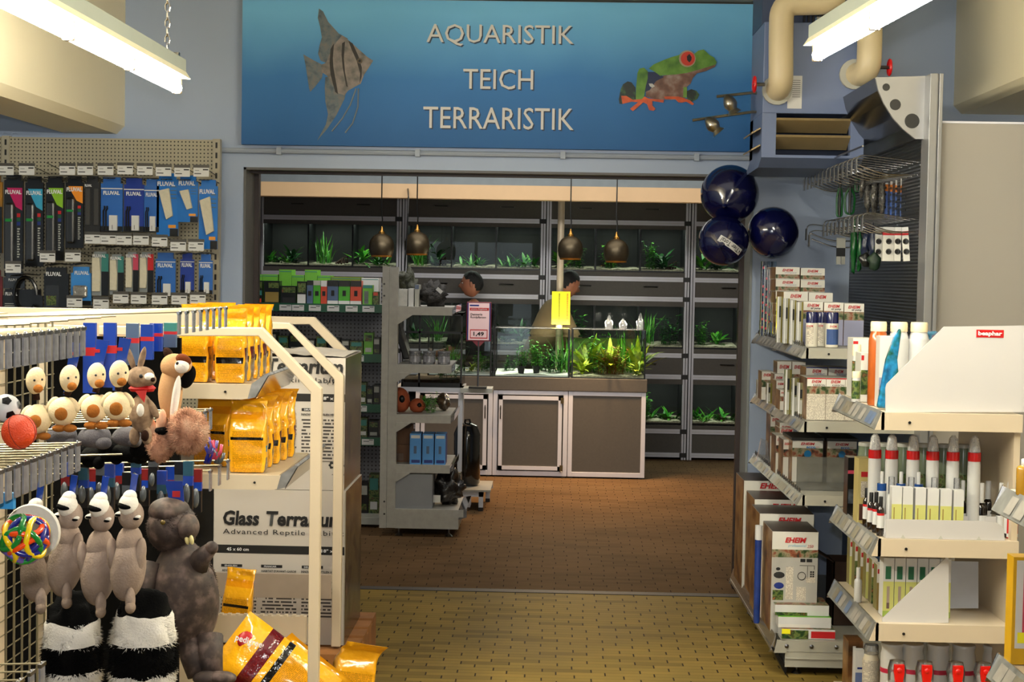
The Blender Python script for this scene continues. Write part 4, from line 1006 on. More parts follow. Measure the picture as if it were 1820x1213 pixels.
EG = 'on the worn white shelf unit'
def yb(v): return YE+.02
WGL = mat('glossy_white_ceramic', (.72, .72, .70), .15, var=.1, sc=40)
carton('white_planter', 'square glossy white planter on the top shelf of the white unit', 'planter', 701, 514, 724, 545, YE+.05, .12, WGL, z0=ez[0], bevel=.004)
carton('white_book_box', 'slim white carton beside the square planter on the top shelf', 'box', 725.5, 513, 735, 545, YE+.05, .15, PAPER, z0=ez[0])
carton('white_book_box', 'second slim carton with a dark edge on the top shelf of the white unit', 'box', 737, 506, 744, 545, YE+.05, .15, GREYW, [(0, .8, 1, 1, SLB)], z0=ez[0])
def blob(name, lab, cat, px, py, Y, wpx, hpx, m, seed, z0=None, rough=.3, group=None, sub=3, sq=1.0):
    """irregular lump: noise-displaced ball"""
    s_ = ppm(Y); w_, h_ = wpx/2/s_, hpx/2/s_; c = at(px, py, Y)
    b = B(); b.ell((0, 0, h_), (w_, w_*sq, h_), m, 28, 18)
    out = []
    for v in b.v:
        v = Vector(v); n = mnoise.noise(v*22+Vector((seed, 0, 0)))+.5*mnoise.noise(v*60+Vector((seed, 3, 0))); d = (v-Vector((0, 0, h_)))
        v = Vector((0, 0, h_))+d*(1+rough*n); v.z = max(0, v.z); out.append(tuple(v))
    b.v = out
    o = b.build(name, loc=(c.x, Y, z0 if z0 is not None else c.z-h_), smooth=True)
    return tag(o, lab, cat, group)
ROCK = mat('dark_rock_ornament', (.10, .085, .07), .7, var=.5, sc=30, bump=.6); OLV = mat('olive_ornament', (.16, .17, .10), .6, var=.5, sc=35, bump=.5)
def pxz(Y, x, z): return z
o = blob('stone_ornament', 'olive green knobbly ornament sitting on the white planter', 'ornament', 712, 500, YE+.10, 30, 28, OLV, 3, z0=ez[0]+.108, rough=.5)
o = blob('stone_ornament', 'dark knobbly figure with a round top behind the slim cartons', 'ornament', 731, 495, YE+.32, 24, 62, OLV, 5, z0=ez[0], rough=.4)
o = blob('rock_ornament', 'large craggy dark rock ornament with a white tag on the top shelf', 'ornament', 770, 522, YE+.16, 46, 43, ROCK, 9, z0=ez[0], rough=.75)
tg = B(PAPER).cbox(.045, -.11, .10, .04, .002, .022, M=rotm(0, R(40), 0)).build('paper_tag', o)
JAR = glassmat('grey_tinted_plastic', (.55, .57, .6), 2.5, .1, .3, (.5, .5, .52))
jm = None
for i, x in enumerate((738, 763, 789)):
    p = at(x, 648, YE+.07)
    lab = ['clear round jar with a grey lid, nearest the post on the second shelf', 'clear round jar, middle of three on the second shelf', 'paler clear round jar at the front rail of the second shelf'][i]
    if jm is None:
        jm = thing('clear_jar', lab, 'jar', (p.x, YE+.07, ez[1]), group='clear jars on the second shelf of the white unit')
        B(JAR).lathe([(.036, 0), (.038, .004), (.038, .068), (.034, .072)], 16).build('jar_body', jm, smooth=40)
        B(mat('grey_lid', (.5, .5, .52), .3, .4)).lathe([(.040, .070), (.040, .080), (.0, .081)], 16).build('lid', jm, smooth=40)
        B(mat('silver_label', (.62, .62, .64), .25, .4, var=.3, sc=60)).lathe([(.0385, .014), (.0385, .050)], 16, cap=False).build('jar_label', jm, smooth=40)
    else: dup(jm, (p.x, YE+.07, ez[1]), lab)
p = at(711, 645, YE+.3)
tag(B(BLACK).box(-.02, 0, 0, .02, .2, .26, M=rotm(0, R(-18))).build('filter_case', loc=(p.x, YE+.3, ez[1]+.01), bevel=.006), 'black case leaning against the post on the second shelf', 'case')
TER = mat('terracotta', (.62, .30, .17), .75, var=.12, sc=18)
def claypot(x, w_, h_, lab, rx):
    p = at(x, 737, YE+.15); r_ = w_/2/ppm(YE+.15); hh = h_/ppm(YE+.15)
    t = thing('clay_pot', lab, 'pot', (p.x, YE+.18, ez[2]), group='clay pots on the third shelf')
    B(TER).lathe([(r_*.5, 0), (r_*.85, hh*.15), (r_, hh*.42), (r_*.9, hh*.7), (r_*.6, hh*.88), (r_*.35, hh*.96), (.001, hh)], 22).build('pot_body', t, smooth=50)
    B(BLACK).ell((r_*.30, -r_*.83, hh*.55), (r_*.28, .02, hh*.16), None, 14, 8).build('cave_hole', t, smooth=True)
    return t
claypot(709, 38, 44, 'large round terracotta cave pot on the third shelf', 0); claypot(741, 30, 25, 'smaller round terracotta pot on the third shelf', 0)
plant('fern', (at(752, 737, YE+.3).x, YE+.34, ez[2]), .75, 'dark plastic plant behind the clay pots on the third shelf')
plant('bush', (at(767, 737, YE+.2).x, YE+.16, ez[2]), .66, 'bright green bushy plastic plant on the third shelf')
blob('plastic_bag', 'crumpled clear bag of bark at the rail of the third shelf', 'bag', 788, 722, YE+.3, 26, 30, mat('bark_in_bag', (.25, .2, .14), .25, var=.6, sc=30, coat=1), 2, z0=ez[2], rough=.3)
KR = mat('brown_kraft_card', (.36, .24, .15), .7, var=.1, sc=14)
carton('brown_carton', 'small brown carton on the fourth shelf, lower of two', 'box', 693, 795, 727, 826, YE+.12, .3, KR, [(.3, .1, .7, .5, CLEARB)], z0=ez[3], group='brown cartons on the fourth shelf')
carton('brown_carton', 'small brown carton on the fourth shelf, upper of two', 'box', 694, 765, 727, 794, YE+.13, .3, KR, z0=ez[3]+31/ppm(YE+.12)+.001, group='brown cartons on the fourth shelf')
SKY = mat('sky_blue_carton', (.30, .56, .82), .35, var=.12, sc=10)
for i, (a, c) in enumerate(((728, 748), (750.5, 770.5), (772.5, 791.5))):
    carton('blue_carton', ['sky blue carton nearest the brown boxes on the fourth shelf', 'middle sky blue carton of three on the fourth shelf', 'sky blue carton nearest the rail on the fourth shelf'][i], 'box', a, 771, c, 826, YE+.02, .14, SKY, [(.1, .85, .9, .95, PAPER), (.35, .35, .6, .6, SLB), (.15, .05, .9, .15, BLUEI)], z0=ez[3], group='blue cartons on the fourth shelf', side=BLUEI)
carton('grey_carton', 'large plain grey carton on the bottom shelf of the white unit', 'box', 690, 844, 768, 906, YE+.02, .4, mat('grey_card', (.52, .53, .55), .6, var=.04), z0=zb_, top=GREYW)
o = blob('driftwood_bundle', 'dark gnarled driftwood in a bag with a white tag on the bottom shelf', 'driftwood', 797, 880, YE+.22, 52, 60, mat('dark_bagged_wood', (.07, .055, .045), .35, var=.6, sc=22, bump=.6, coat=.6), 12, z0=zb_, rough=.6)
B(PAPER).box(-.085, -.135, .03, -.04, -.13, .075).build('paper_tag', o)
# ================================================================ stand with terrarium, bin and price sign
YP = 10.2
st = thing('steel_stand', 'white tube stand with a low board and a raised top holding a glass terrarium', 'stand', (0, YP, 0))
a = lambda x, y, Y=YP: at(x, y, Y)
zs = a(850, 872).z; zt2 = a(768, 689).z; xs0, xs1, xs2 = a(700, 870).x, a(816, 870).x, a(872, 870).x
WT = mat('white_tube_steel', (.72, .73, .75), .35, var=.03)
b = B(WT); b.box(xs0, 0, zs-.045, xs2-.05, .03, zs-.012); b.box(xs0, .42, zs-.045, xs2, .45, zs-.012); b.box(xs2-.08, 0, zs-.045, xs2-.05, .45, zs-.012); b.build('lower_frame', st)
B(mat('grey_board', (.55, .54, .50), .4, var=.05)).box(xs0, -.01, zs-.01, xs2, .46, zs+.003).build('lower_board', st)
for x, y in ((xs2-.08, 0), (xs2-.05, .42), (xs0+.02, 0), (xs0+.02, .42)): l = B(WT).box(x, y, .025, x+.03, y+.03, zs-.045).build('leg', st); B(BLACK).box(x-.001, y-.001, 0, x+.031, y+.031, .025).build('rubber_foot', l)
for x, y in ((xs1-.015, 0), (xs1-.03, .40), (xs0+.02, 0), (xs0+.02, .40)): B(WT).box(x, y, zs+.003, x+.03, y+.03, zt2-.03).build('upright', st)
b = B(WT); b.box(xs0, 0, zt2-.03, xs1+.015, .03, zt2); b.box(xs0, .40, zt2-.03, xs1+.015, .43, zt2); b.box(xs0, .03, zt2-.03, xs0+.03, .40, zt2); b.box(xs1-.015, .03, zt2-.03, xs1+.015, .40, zt2); b.build('top_frame', st)
tr = thing('terrarium', 'black-edged glass terrarium standing on the white tube stand', 'terrarium', (0, YP, zt2+.001))
tx0, tx1, thh = a(714, 600).x, a(822, 600).x, a(768, 556).z-zt2
b = B(GLASS); w_ = tx1-tx0
b.quad((tx0, .01, 0), (tx1, .01, 0), (tx1, .01, thh), (tx0, .01, thh)); b.quad((tx1, .01, 0), (tx1, .4, 0), (tx1, .4, thh), (tx1, .01, thh)); b.quad((tx0, .4, 0), (tx1, .4, 0), (tx1, .4, thh), (tx0, .4, thh)); b.build('glass_wall', tr)
b = B(BLACK)
for x in (tx0, tx1-.012, (tx0+tx1)/2-.09): b.box(x, 0, 0, x+.012, .012, thh)
for x in (tx0, tx1-.012): b.box(x, .39, 0, x+.012, .4, thh)
b.box(tx0, 0, 0, tx1, .012, .03); b.box(tx0, 0, thh-.02, tx1, .012, thh); b.box(tx0, 0, thh*.72, tx1, .012, thh*.72+.014); b.box(tx0, 0, thh-.01, tx1, .4, thh); b.build('frame', tr)
B(mat('brown_bark_floor', (.16, .12, .07), .9, var=.6, sc=40, bump=.5)).box(tx0+.012, .013, .001, tx1-.012, .39, .05).build('substrate', tr)
o = bpy.data.objects.new('terrarium_vine', PM['bushd']); COL.objects.link(o); o.location = ((tx0+tx1)/2+.1, YP+.2, zt2+.05); o.scale = (1.2, 1, 1.3); tag(o, 'dark leafy vine inside the black-edged terrarium', 'plant')
bn = thing('waste_bin', 'glossy black round bin with a ridged lid on the low board', 'bin', (a(829, 860, YP+.2).x, YP+.22, zs+.004))
r_, h_ = 24/ppm(YP+.2), 112/ppm(YP+.2); GB = mat('gloss_black', (.02, .022, .026), .12, coat=.5)
B(GB).lathe([(r_*.85, 0), (r_*.98, .02), (r_, h_*.3), (r_, h_*.78), (r_*.98, h_*.80)], 24).build('bin_body', bn, smooth=40)
B(GB).lathe([(r_*1.02, h_*.80), (r_*1.0, h_*.84), (r_*.75, h_*.96), (r_*.3, h_), (.001, h_)], 24).build('lid', bn, smooth=40)
b = B(DARK); b.tube([(-r_*.2, 0, h_), (-r_*.15, 0, h_*1.05), (r_*.15, 0, h_*1.05), (r_*.2, 0, h_)], .008, 6); b.build('lid_handle', bn)
bxs = a(832, 800, YP+.2)
YQ = 10.19
PK = mat('pink_price_card', (.92, .78, .78), .4, var=.02); MAG = mat('crimson_frame', (.42, .07, .14), .35)
ps = thing('price_sign', 'pink price card in a crimson frame on a thin steel pole', 'sign', (at(851, 575, YQ).x, YQ, 0))
u = 1/ppm(YQ); zc = at(851, 572, YQ).z; sw, sh_ = 44*u/2, 70*u/2
B(MAG).box(-sw, 0, zc-sh_, sw, .012, zc+sh_).build('sign_frame', ps, bevel=.003)
b = B(BLUEI); b.box(-sw*.93, -.0014, zc-sh_*.95, -sw*.85, 0, zc+sh_*.95); b.box(sw*.85, -.0014, zc-sh_*.95, sw*.93, 0, zc+sh_*.95)
b.box(-sw*.84, -.0015, zc-sh_*.94, sw*.84, 0, zc+sh_*.94, PK)
b.box(-sw*.70, -.002, zc-sh_*.86, sw*.72, -.0015, zc-sh_*.40, REDI); b.box(-sw*.64, -.0025, zc-sh_*.81, sw*.66, -.002, zc-sh_*.45, PK)
b.box(-sw*.75, -.002, zc+sh_*.56, sw*.8, -.0015, zc+sh_*.70, REDI); b.box(-sw*.75, -.002, zc+sh_*.78, sw*.0, -.0015, zc+sh_*.86, BLUEI)
card = b.build('card', ps)
txt(card, '1,49', .0, -.0035, zc-sh_*.64, sw*.85, sh_*.24, BLACKI, bold=.03)
txt(card, 'Dennerle', -sw*.2, -.003, zc+sh_*.37, sw*.95, sh_*.12, BLACKI, bold=.01); txt(card, 'Rundpflanzen', -sw*.05, -.003, zc+sh_*.21, sw*1.25, sh_*.13, BLACKI, bold=.01)
txt(card, 'unsere Angebote', -.0, -.003, zc+sh_*.63, sw*1.3, sh_*.09, PAPER, bold=.01)
B(CHROME).lathe([(.006, zt2+.002), (.006, zc-sh_)], 8, (0, .004, 0)).build('pole', ps, smooth=40)
B(MAG).prism([(-sw*.5, zc-sh_), (sw*.5, zc-sh_), (.008, zc-sh_-.035), (-.008, zc-sh_-.035)], 0, .012).build('clamp', ps)
B(DARK).box(-.06, -.04, zt2+.001, .06, .06, zt2+.012).build('base_plate', ps)
B(GREYW).box(xs1-.0, -.03, zt2-.03, xs2-.0, .2, zt2).build('side_shelf', st)
# ================================================================ perforated wall panel with hanging packs
YB = 7.50
PEGC = pegmat('cream_perforated_panel', (.66, .63, .54), .0185, .2, (.16, .14, .11))
pgr = at(379, 300, YB).x; pgz = at(391, 249, YB).z; pgl = -3.6
pg = thing('pegboard', 'cream perforated back panel with rows of hooks on the blue wall beside the opening', 'pegboard', (0, YB, 0))
B(PEGC).box(pgl, 0, .1, pgr, .03, pgz).build('panel', pg)
for px_ in (11, 385):
    x = at(px_, 300, YB).x; b = B(mat('cream_upright', (.66, .63, .55), .4)).box(x-.018, -.012, .1, x+.018, .03, pgz+.004); z = .2
    while z < pgz-.03: b.box(x-.004, -.0125, z, x+.006, -.012, z+.028, DARK); z += .05
    b.build('upright', pg)
TAGP = B(PAPER).box(-.037, -.002, -.024, .037, 0, .018); TAGP.box(-.038, -.004, .018, .038, .004, .032, mat('smoked_label_holder', (.30, .29, .27), .3)); TAGP.box(-.032, -.0025, -.012, .0, -.002, -.008, BLACKI); TAGP.box(.008, -.0025, .006, .033, -.002, .012, BLACKI); TAGP.box(-.03, -.0025, .004, -.01, -.002, .006, BLACKI)
TAGM = TAGP.mesh('price_label')
YTG = 7.17
def hook(px_, py, tagged=True, to=None):
    p = at(px_, py, YTG); z = p.z+.005; yy = YB-YTG
    b = B(mat('dark_wire', (.12, .12, .12), .35, .7))
    for dx in (-.012, .012): b.tube([(p.x+dx*1.2, -.003, z-.045), (p.x+dx, -yy*.5, z-.04), (p.x+dx, -yy, z-.05 if dx else z)], .0028, 5)
    b.tube([(p.x, -.003, z-.01), (p.x, -yy, z+.02)], .002, 5)
    h = b.build('hook', pg)
    if tagged:
        o = bpy.data.objects.new('price_label', TAGM); COL.objects.link(o); o.parent = h; o.location = (p.x, -yy-.003, p.z-.006)
    return h
for x, y in ((11, 300), (48, 300), (120, 300), (152, 300), (188, 300), (223, 299), (258, 300), (291, 302), (324, 303), (358, 303), (165, 422), (193, 423), (221, 424), (251, 424), (284, 427), (317, 435), (349, 435), (85, 455), (130, 454), (24, 474), (133, 535), (180, 537), (215, 528), (247, 529), (284, 530), (319, 530), (352, 529)): hook(x, y)
hook(83, 299, False)
YI = 7.28; BCARD = mat('gloss_black_card', (.03, .03, .032), .3, var=.2, coat=.3); FOAM = mat('white_foam', (.80, .77, .68), .9, var=.05, sc=60, bump=.3)
DKGREY = mat('smoked_blister', (.13, .13, .13), .25, coat=.5)
def hang(lab, x0, y0, x1, y1, card, cat='package', group='blister packs on the wall panel', Y=YI, name='blister_pack'):
    a, b_ = at(x0, y1, Y), at(x1, y0, Y); w_ = b_.x-a.x; h_ = (y1-y0)/ppm(Y)
    t = thing(name, lab, cat, ((a.x+b_.x)/2, Y, (at((x0+x1)/2, y1, Y).z)), group=group)
    m = B(card).prism([(-w_/2, 0), (w_/2, 0), (w_/2, h_-.03), (w_/2-.01, h_-.03), (w_/2-.01, h_), (-w_/2+.01, h_), (-w_/2+.01, h_-.03), (-w_/2, h_-.03)], 0, .012)
    return t, m, w_, h_
LCOL = {'magenta': (.70, .08, .35), 'cyan': (.20, .60, .75), 'lime': (.50, .70, .12), 'orange': (.90, .55, .10)}
def fl(t, s, x, z, w_, h_, m=WHITEI, y=-.004): return txt(t, s, x, y, z, w_, h_, m, bold=.04)
for nm, r_, lb in (('magenta', (7, 310, 41, 478), 'long black filter pack with a magenta corner'), ('cyan', (44.5, 313, 77, 474), 'long black filter pack with a cyan corner'), ('lime', (81, 313, 113.5, 463), 'long black filter pack with a lime green corner'), ('orange', (116, 313, 148.5, 441), 'long black filter pack with an orange corner')):
    t, m, w_, h_ = hang(lb+' in the top row', *r_, BCARD); cm = mat(nm+'_print', LCOL[nm], .4)
    m.prism([(-w_*.35, h_*.86), (w_*.46, h_*.86), (w_*.46, h_*.62), (w_*.12, h_*.66)], -.001, 0, 'y', cm)
    for k, c in ((.57, REDI), (.525, PGR), (.48, BLUEI)): m.box(w_*.18, -.001, h_*(k-.02), w_*.36, 0, h_*(k+.02), c)
    for k in range(12): m.box(w_*.2, -.001, h_*(.12+k*.027), w_*(.30+.04*(k % 2)), 0, h_*(.135+k*.027), GREYW)
    m.build('card', t)
    B(DKGREY).box(-w_*.40, -.022, h_*.06, w_*.06, 0, h_*.70).build('blister', t, bevel=.01)
    g = B(mat('green_clip', (.10, .50, .20), .3)).box(-w_*.34, -.027, h_*.50, w_*.0, -.02, h_*.53); g.build('green_clip', t)
    fl(t, 'FLUVAL', 0, h_*.815, w_*.86, .020, y=-.003)
t, m, w_, h_ = hang('plain dark pack with two grey foam strips in the top row', 150, 313, 178, 413, DARK)
m.build('card', t)
for s in (-1, 1): B(mat('grey_foam', (.22, .22, .22), .8)).box(s*w_*.27-w_*.16, -.012, h_*.12, s*w_*.27+w_*.16, 0, h_*.78).build('foam_strip', t, bevel=.004)
fl(t, 'FLUVAL', -w_*.25, h_*.83, w_*.45, .012)
def bluecard(col): return mat('blue_card_'+str(int(col[2]*100))+str(int(col[0]*100)), col, .3, var=.1, sc=8, coat=.3)
BC = [bluecard((.16, .38, .68)), bluecard((.08, .20, .55)), bluecard((.20, .50, .78)), bluecard((.05, .42, .75))]
for r_, bc, lb, small in (((179, 315, 218, 412), BC[0], 'mid blue tube pack left of the navy one in the top row', 0), ((220, 317, 256, 412), BC[1], 'navy blue tube pack in the top row of the wall panel', 0), ((256, 319, 283, 413), BC[0], 'mid blue tube pack behind the first foam pack', 0),
                      ((276, 449, 312, 528), BC[0], 'mid blue tube pack in the lower row with a white box picture', 0), ((320, 450, 345, 523), BC[1], 'navy blue tube pack in the lower row', 1), ((353, 452, 378, 523), BC[0], 'mid blue tube pack nearest the panel edge in the lower row', 1)):
    t, m, w_, h_ = hang(lb.replace('left of', 'beside'), *r_, bc)
    m.box(-w_*.5, -.0012, h_*.78, w_*.5, 0, h_*.80, PAPER)
    m.box(-w_*.5, -.001, h_*.0, w_*.5, 0, h_*.10, BCARD)
    m.build('card', t)
    for k in (-.36, -.24): B(BLACK).tube([(w_*k, -.008, h_*.02), (w_*k, -.008, h_*.38), (w_*(k+.06), -.008, h_*.42), (w_*(k+.05), -.008, h_*.47)], w_*.045, 6).build('plastic_tube', t, smooth=40)
    B(PAPER).box(-w_*.08, -.014, h_*.02, w_*.28, 0, h_*.30).box(w_*.06, -.015, h_*.04, w_*.08, -.014, h_*.12, BLACKI).build('white_box_picture', t)
    fl(t, 'FLUVAL', 0, h_*.71, w_*.76, .019)
for r_, sl, lb in (((278, 308, 317, 420), ((-.38, .72), (.10, .76), (.28, .32), (-.02, .26)), 'bright blue foam pack hanging in front of its neighbours in the top row'), ((316, 312, 352, 395), ((-.40, .66), (.05, .70), (.25, .30), (-.02, .26)), 'short bright blue foam pack with an orange corner in the top row'), ((353, 320, 387, 443), ((-.44, .70), (.12, .76), (.34, .26), (-.06, .20)), 'long bright blue foam pack at the panel edge in the top row')):
    t, m, w_, h_ = hang(lb, *r_, BC[3]); m.box(w_*.12, -.001, 0, w_*.5, 0, h_*.12, BCARD)
    for k in range(4): m.box(w_*.14, -.001, h_*(.78-k*.06), w_*.42, 0, h_*(.79-k*.06), mat('olive_lines', (.35, .35, .15), .5))
    m.box(w_*.05, -.0015, h_*.13, w_*.40, 0, h_*.18, mat('orange_patch', (.85, .55, .10), .4)); m.build('card', t)
    B(FOAM).prism([(x*w_, z*h_) for x, z in sl], -.02, 0).build('foam_block', t, bevel=.003)
    fl(t, 'FLUVAL', -w_*.05, h_*.83, w_*.82, .022)
for r_, cm, lb in (((163, 447, 193, 526), TEAL, 'foam pack with a teal strip, nearest the light blue pouch'), ((195, 452, 220, 524), TEAL, 'foam pack with a teal strip and a ring of cord'), ((223, 448, 246, 519), mat('pink_print', (.75, .25, .35), .4), 'foam pack with a pink strip in the lower row'), ((248, 448, 273, 520), RED, 'foam pack with a red strip in the lower row')):
    t, m, w_, h_ = hang(lb, *r_, mat('pale_pack', (.50, .52, .52), .3, coat=.4)); m.box(w_*.08, -.001, h_*.55, w_*.5, 0, h_*.95, cm); m.box(w_*.08, -.001, 0, w_*.5, 0, h_*.55, BCARD); m.build('card', t)
    B(FOAM).prism([(-w_*.46, 0.02), (w_*.02, .02), (w_*.05, h_*.5), (-w_*.04, h_*.86), (-w_*.46, h_*.86)], -.014, 0).build('foam_block', t, bevel=.003)
    fl(t, 'FLUVAL', 0, h_*.90, w_*.8, .015, y=-.016)
t, m, w_, h_ = hang('light blue pack with a silver pouch in the lower row', 126, 474, 162, 543, BC[2]); m.box(-w_*.5, -.001, 0, w_*.5, 0, h_*.12, BCARD); m.build('card', t)
B(mat('silver_pouch', (.62, .60, .56), .2, .5, var=.15, sc=20, bump=.5)).box(-w_*.36, -.025, h_*.2, w_*.36, 0, h_*.52).build('pouch', t, bevel=.010); fl(t, 'FLUVAL', w_*.05, h_*.84, w_*.72, .018)
t, m, w_, h_ = hang('black carton with a coiled black hose, lowest on the panel', 5, 514, 76, 575, BCARD); 
for k in range(9): m.box(-w_*.45, -.001, h_*(.08+k*.06), -w_*.2, 0, h_*(.1+k*.06), GREYW)
m.build('card', t); fl(t, 'FLUVAL', -w_*.28, h_*.86, w_*.3, .016)
B(mat('black_hose', (.02, .02, .02), .25)).tube([(w_*.1+.055*math.cos(q), -.02, h_*.6+.085*math.sin(q)+.04) for q in [6.2832*i/20 for i in range(19)]], .009, 8).build('hose', t, smooth=40)
t, m, w_, h_ = hang('clear pack of black fittings above the coiled hose', 6, 482, 44, 513, mat('dark_plastic_bag', (.10, .10, .105), .15, coat=.8, bump=.4, var=.4)); m.build('card', t); fl(t, 'FLUVAL', 0, h_*.5, w_*.5, .012)
t, m, w_, h_ = hang('black filter pack with a fern coloured panel beside the hose', 78, 475, 122, 560, BCARD); m.box(-w_*.42, -.001, h_*.05, w_*.1, 0, h_*.62, DKGREY); m.box(-w_*.4, -.0015, h_*.2, -.0, 0, h_*.4, VEG); m.build('card', t); fl(t, 'FLUVAL', -w_*.1, h_*.86, w_*.62, .020)
t, m, w_, h_ = hang('red edged pack cut by the frame at the lower end of the panel', -18, 480, 4, 560, mat('wine_card', (.4, .12, .14), .4)); m.build('card', t)
t, m, w_, h_ = hang('yellow edged pack cut by the frame in the top row', -22, 312, 4, 450, mat('ochre_card', (.60, .42, .12), .4)); m.box(-w_*.5, -.001, 0, w_*.5, 0, h_*.6, BCARD); m.build('card', t)
# ================================================================ terrarium cartons on a pallet
YX = 5.86
CARD = mat('grey_white_cardboard', (.74, .71, .67), .55, var=.03, sc=3, bump=.04)
SIDE = photoprint('dark_carton_side', [(.03, .03, .02), (.16, .14, .09), (.34, .29, .18), (.07, .06, .05), (.36, .24, .18)], 7, .25)
FINE = smallprint('fine_print', (.74, .71, .67), (.22, .20, .19), .0135, .02, .72)
def ux(x0, w_, x): return (x-x0)/w_
def tbox(lab, y0, y1, z0, size2, cols):
    x0, x1 = 378, 611.5; W_ = x1-x0; H_ = y1-y0
    U = lambda x: (x-x0)/W_; V = lambda y: (y1-y)/H_
    bands = []
    yb0, yb1 = (692, 706) if y0 < 700 else (967, 982)
    bands.append((0, V(yb1), 1, V(yb0), BLACKI))
    hy = yb1+(12 if y0 < 700 else 20)
    cs = [(392, 455), (463, 526), (535, 597)]
    for a, c in cs:
        bands.append((U(a), V(hy+5), U(a)+.16, V(hy), BLACKI)); bands.append((U(a), V(hy+95), U(c), V(hy+18), FINE))
    o = carton('terrarium_carton', lab, 'box', x0, y0, x1, y1, YX, .50, CARD, bands, z0=z0, group='terrarium cartons on the pallet', side=SIDE, flaps=False)
    h_ = H_/ppm(YX); w_ = W_/ppm(YX); S_ = lambda x: (x-(x0+x1)/2)/ppm(YX); Z_ = lambda y: (y1-y)/ppm(YX)
    yy = -.25-.003; k = yb0-967; D_ = 1/ppm(YX)
    txt(o, 'Glass', S_(425.5), yy, Z_(918+k), 65*D_, 27*D_, BLACKI, bold=.035, shear=.1)
    txt(o, 'Terrarium', S_(540), yy, Z_(918+k), 138*D_, 27*D_, BLACKI, bold=.035, shear=.1)
    txt(o, 'Advanced Reptile Habitat', S_(502), yy, Z_(944+k), 218*D_, 12*D_, BLACKI, bold=.0, sp=1.1)
    txt(o, '45 x 60 cm' if size2 else '45 x 45 cm', S_(420), yy, Z_(yb0+7.5), 40*D_, 6*D_, WHITEI, bold=.02)
    txt(o, '18" x 24"' if size2 else '18" x 18"', S_(590), yy, Z_(yb0+7.5), 38*D_, 6*D_, WHITEI, bold=.02)
    for (a, c), s1, s2 in zip(cs, ('ENGLISH', 'FRANCAIS', 'DEUTSCH'), ('ADVANCED REPTILE HABITAT', "HABITAT D'AVANT-GARDE", 'INNOVATIVES REPTILIEN HEIM')):
        txt(o, s1, S_(a+16), yy-.001, Z_(hy+2.5), 22*D_, 3*D_, WHITEI, bold=.02)
        txt(o, s2, S_((a+c)/2), yy, Z_(hy+11), (c-a)*D_, (8 if '\n' in s2 else 4)*D_, BLACKI, bold=.03)
    return o
zl = at(495, 1145, YX).z
lo = tbox('lower grey terrarium carton with black lettering standing on the wooden pallet', 866, 1145, zl, True, 3)
b = B(mat('clear_parcel_tape', (.62, .60, .55), .15, coat=.6)).box(.255, -.2515, .0, .258, -.25, .60); b.build('parcel_tape', lo)
zu = zl+279/ppm(YX)+.002
up = tbox('upper terrarium carton with a crumpled taped top, stacked on the lower one', 627, 865, zu, False, 3)
b = B(CARD); random.seed(4); hh = 238/ppm(YX); ww = 233.5/ppm(YX); vs = []
for j in range(8):
    for i in range(14): vs.append((-ww/2+ww*i/13, -.25+.5*j/7, hh+.004+.012*random.random()*(0 < i < 13)+.01*math.sin(i)*(0 < j < 7)))
b.add(vs, [(j*14+i, j*14+i+1, j*14+i+15, j*14+i+14) for j in range(7) for i in range(13)]); b.build('crumpled_top', up)
b = B(BLACKI)
for k in (0, 1): b.tube([(ww*.37+k*.02, -.2515, hh*.80), (ww*.40+k*.02, -.2515, hh*.86), (ww*.43+k*.02, -.2515, hh*.84)], .0015, 4)
b.build('arrow_mark', up)
g = B(BLACKI)
for q in range(6): g.ell((ww*.415+.010*math.cos(q*1.047), -.2505, hh*.19+.010*math.sin(q*1.047)), (.0055, .0008, .0055), None, 8, 4)
g.build('flower_emblem', up); txt(up, 'HAGEN', ww*.475, -.253, hh*.19, .035, .010, BLACKI, bold=.04); txt(up, 'Art# PT-2610', ww*.46, -.253, hh*.12, .05, .006, BLACKI, bold=.02)
# dark carton beside
carton('black_carton', 'black carton with a green edge filling the gap beside the terrarium cartons', 'box', 322, 870, 377, 1150, YX, .5, mat('black_print_carton', (.03, .03, .03), .4, var=.5, sc=6), [(.6, .3, .9, .5, VEG)], z0=zl)
WOOD = mat('pallet_wood', (.55, .36, .18), .75, var=.25, sc=9, bump=.3)
pal = thing('wooden_pallet', 'light wooden pallet under the stacked terrarium cartons', 'pallet', (0, 5.72, 0)); pxr = -.715; zp_ = zl-.002
for i in range(5): B(WOOD).box(-1.46, i*.155, zp_-.022, pxr, i*.155+.115, zp_).build('board', pal)
for x in (-1.46, -1.1, pxr-.10): B(WOOD).box(x, 0, .022, x+.10, .735, zp_-.022).build('bearer', pal)
for x in (-1.46, -1.1, pxr-.10): B(WOOD).box(x, 0, 0, x+.10, .735, .022).build('bottom_board', pal)
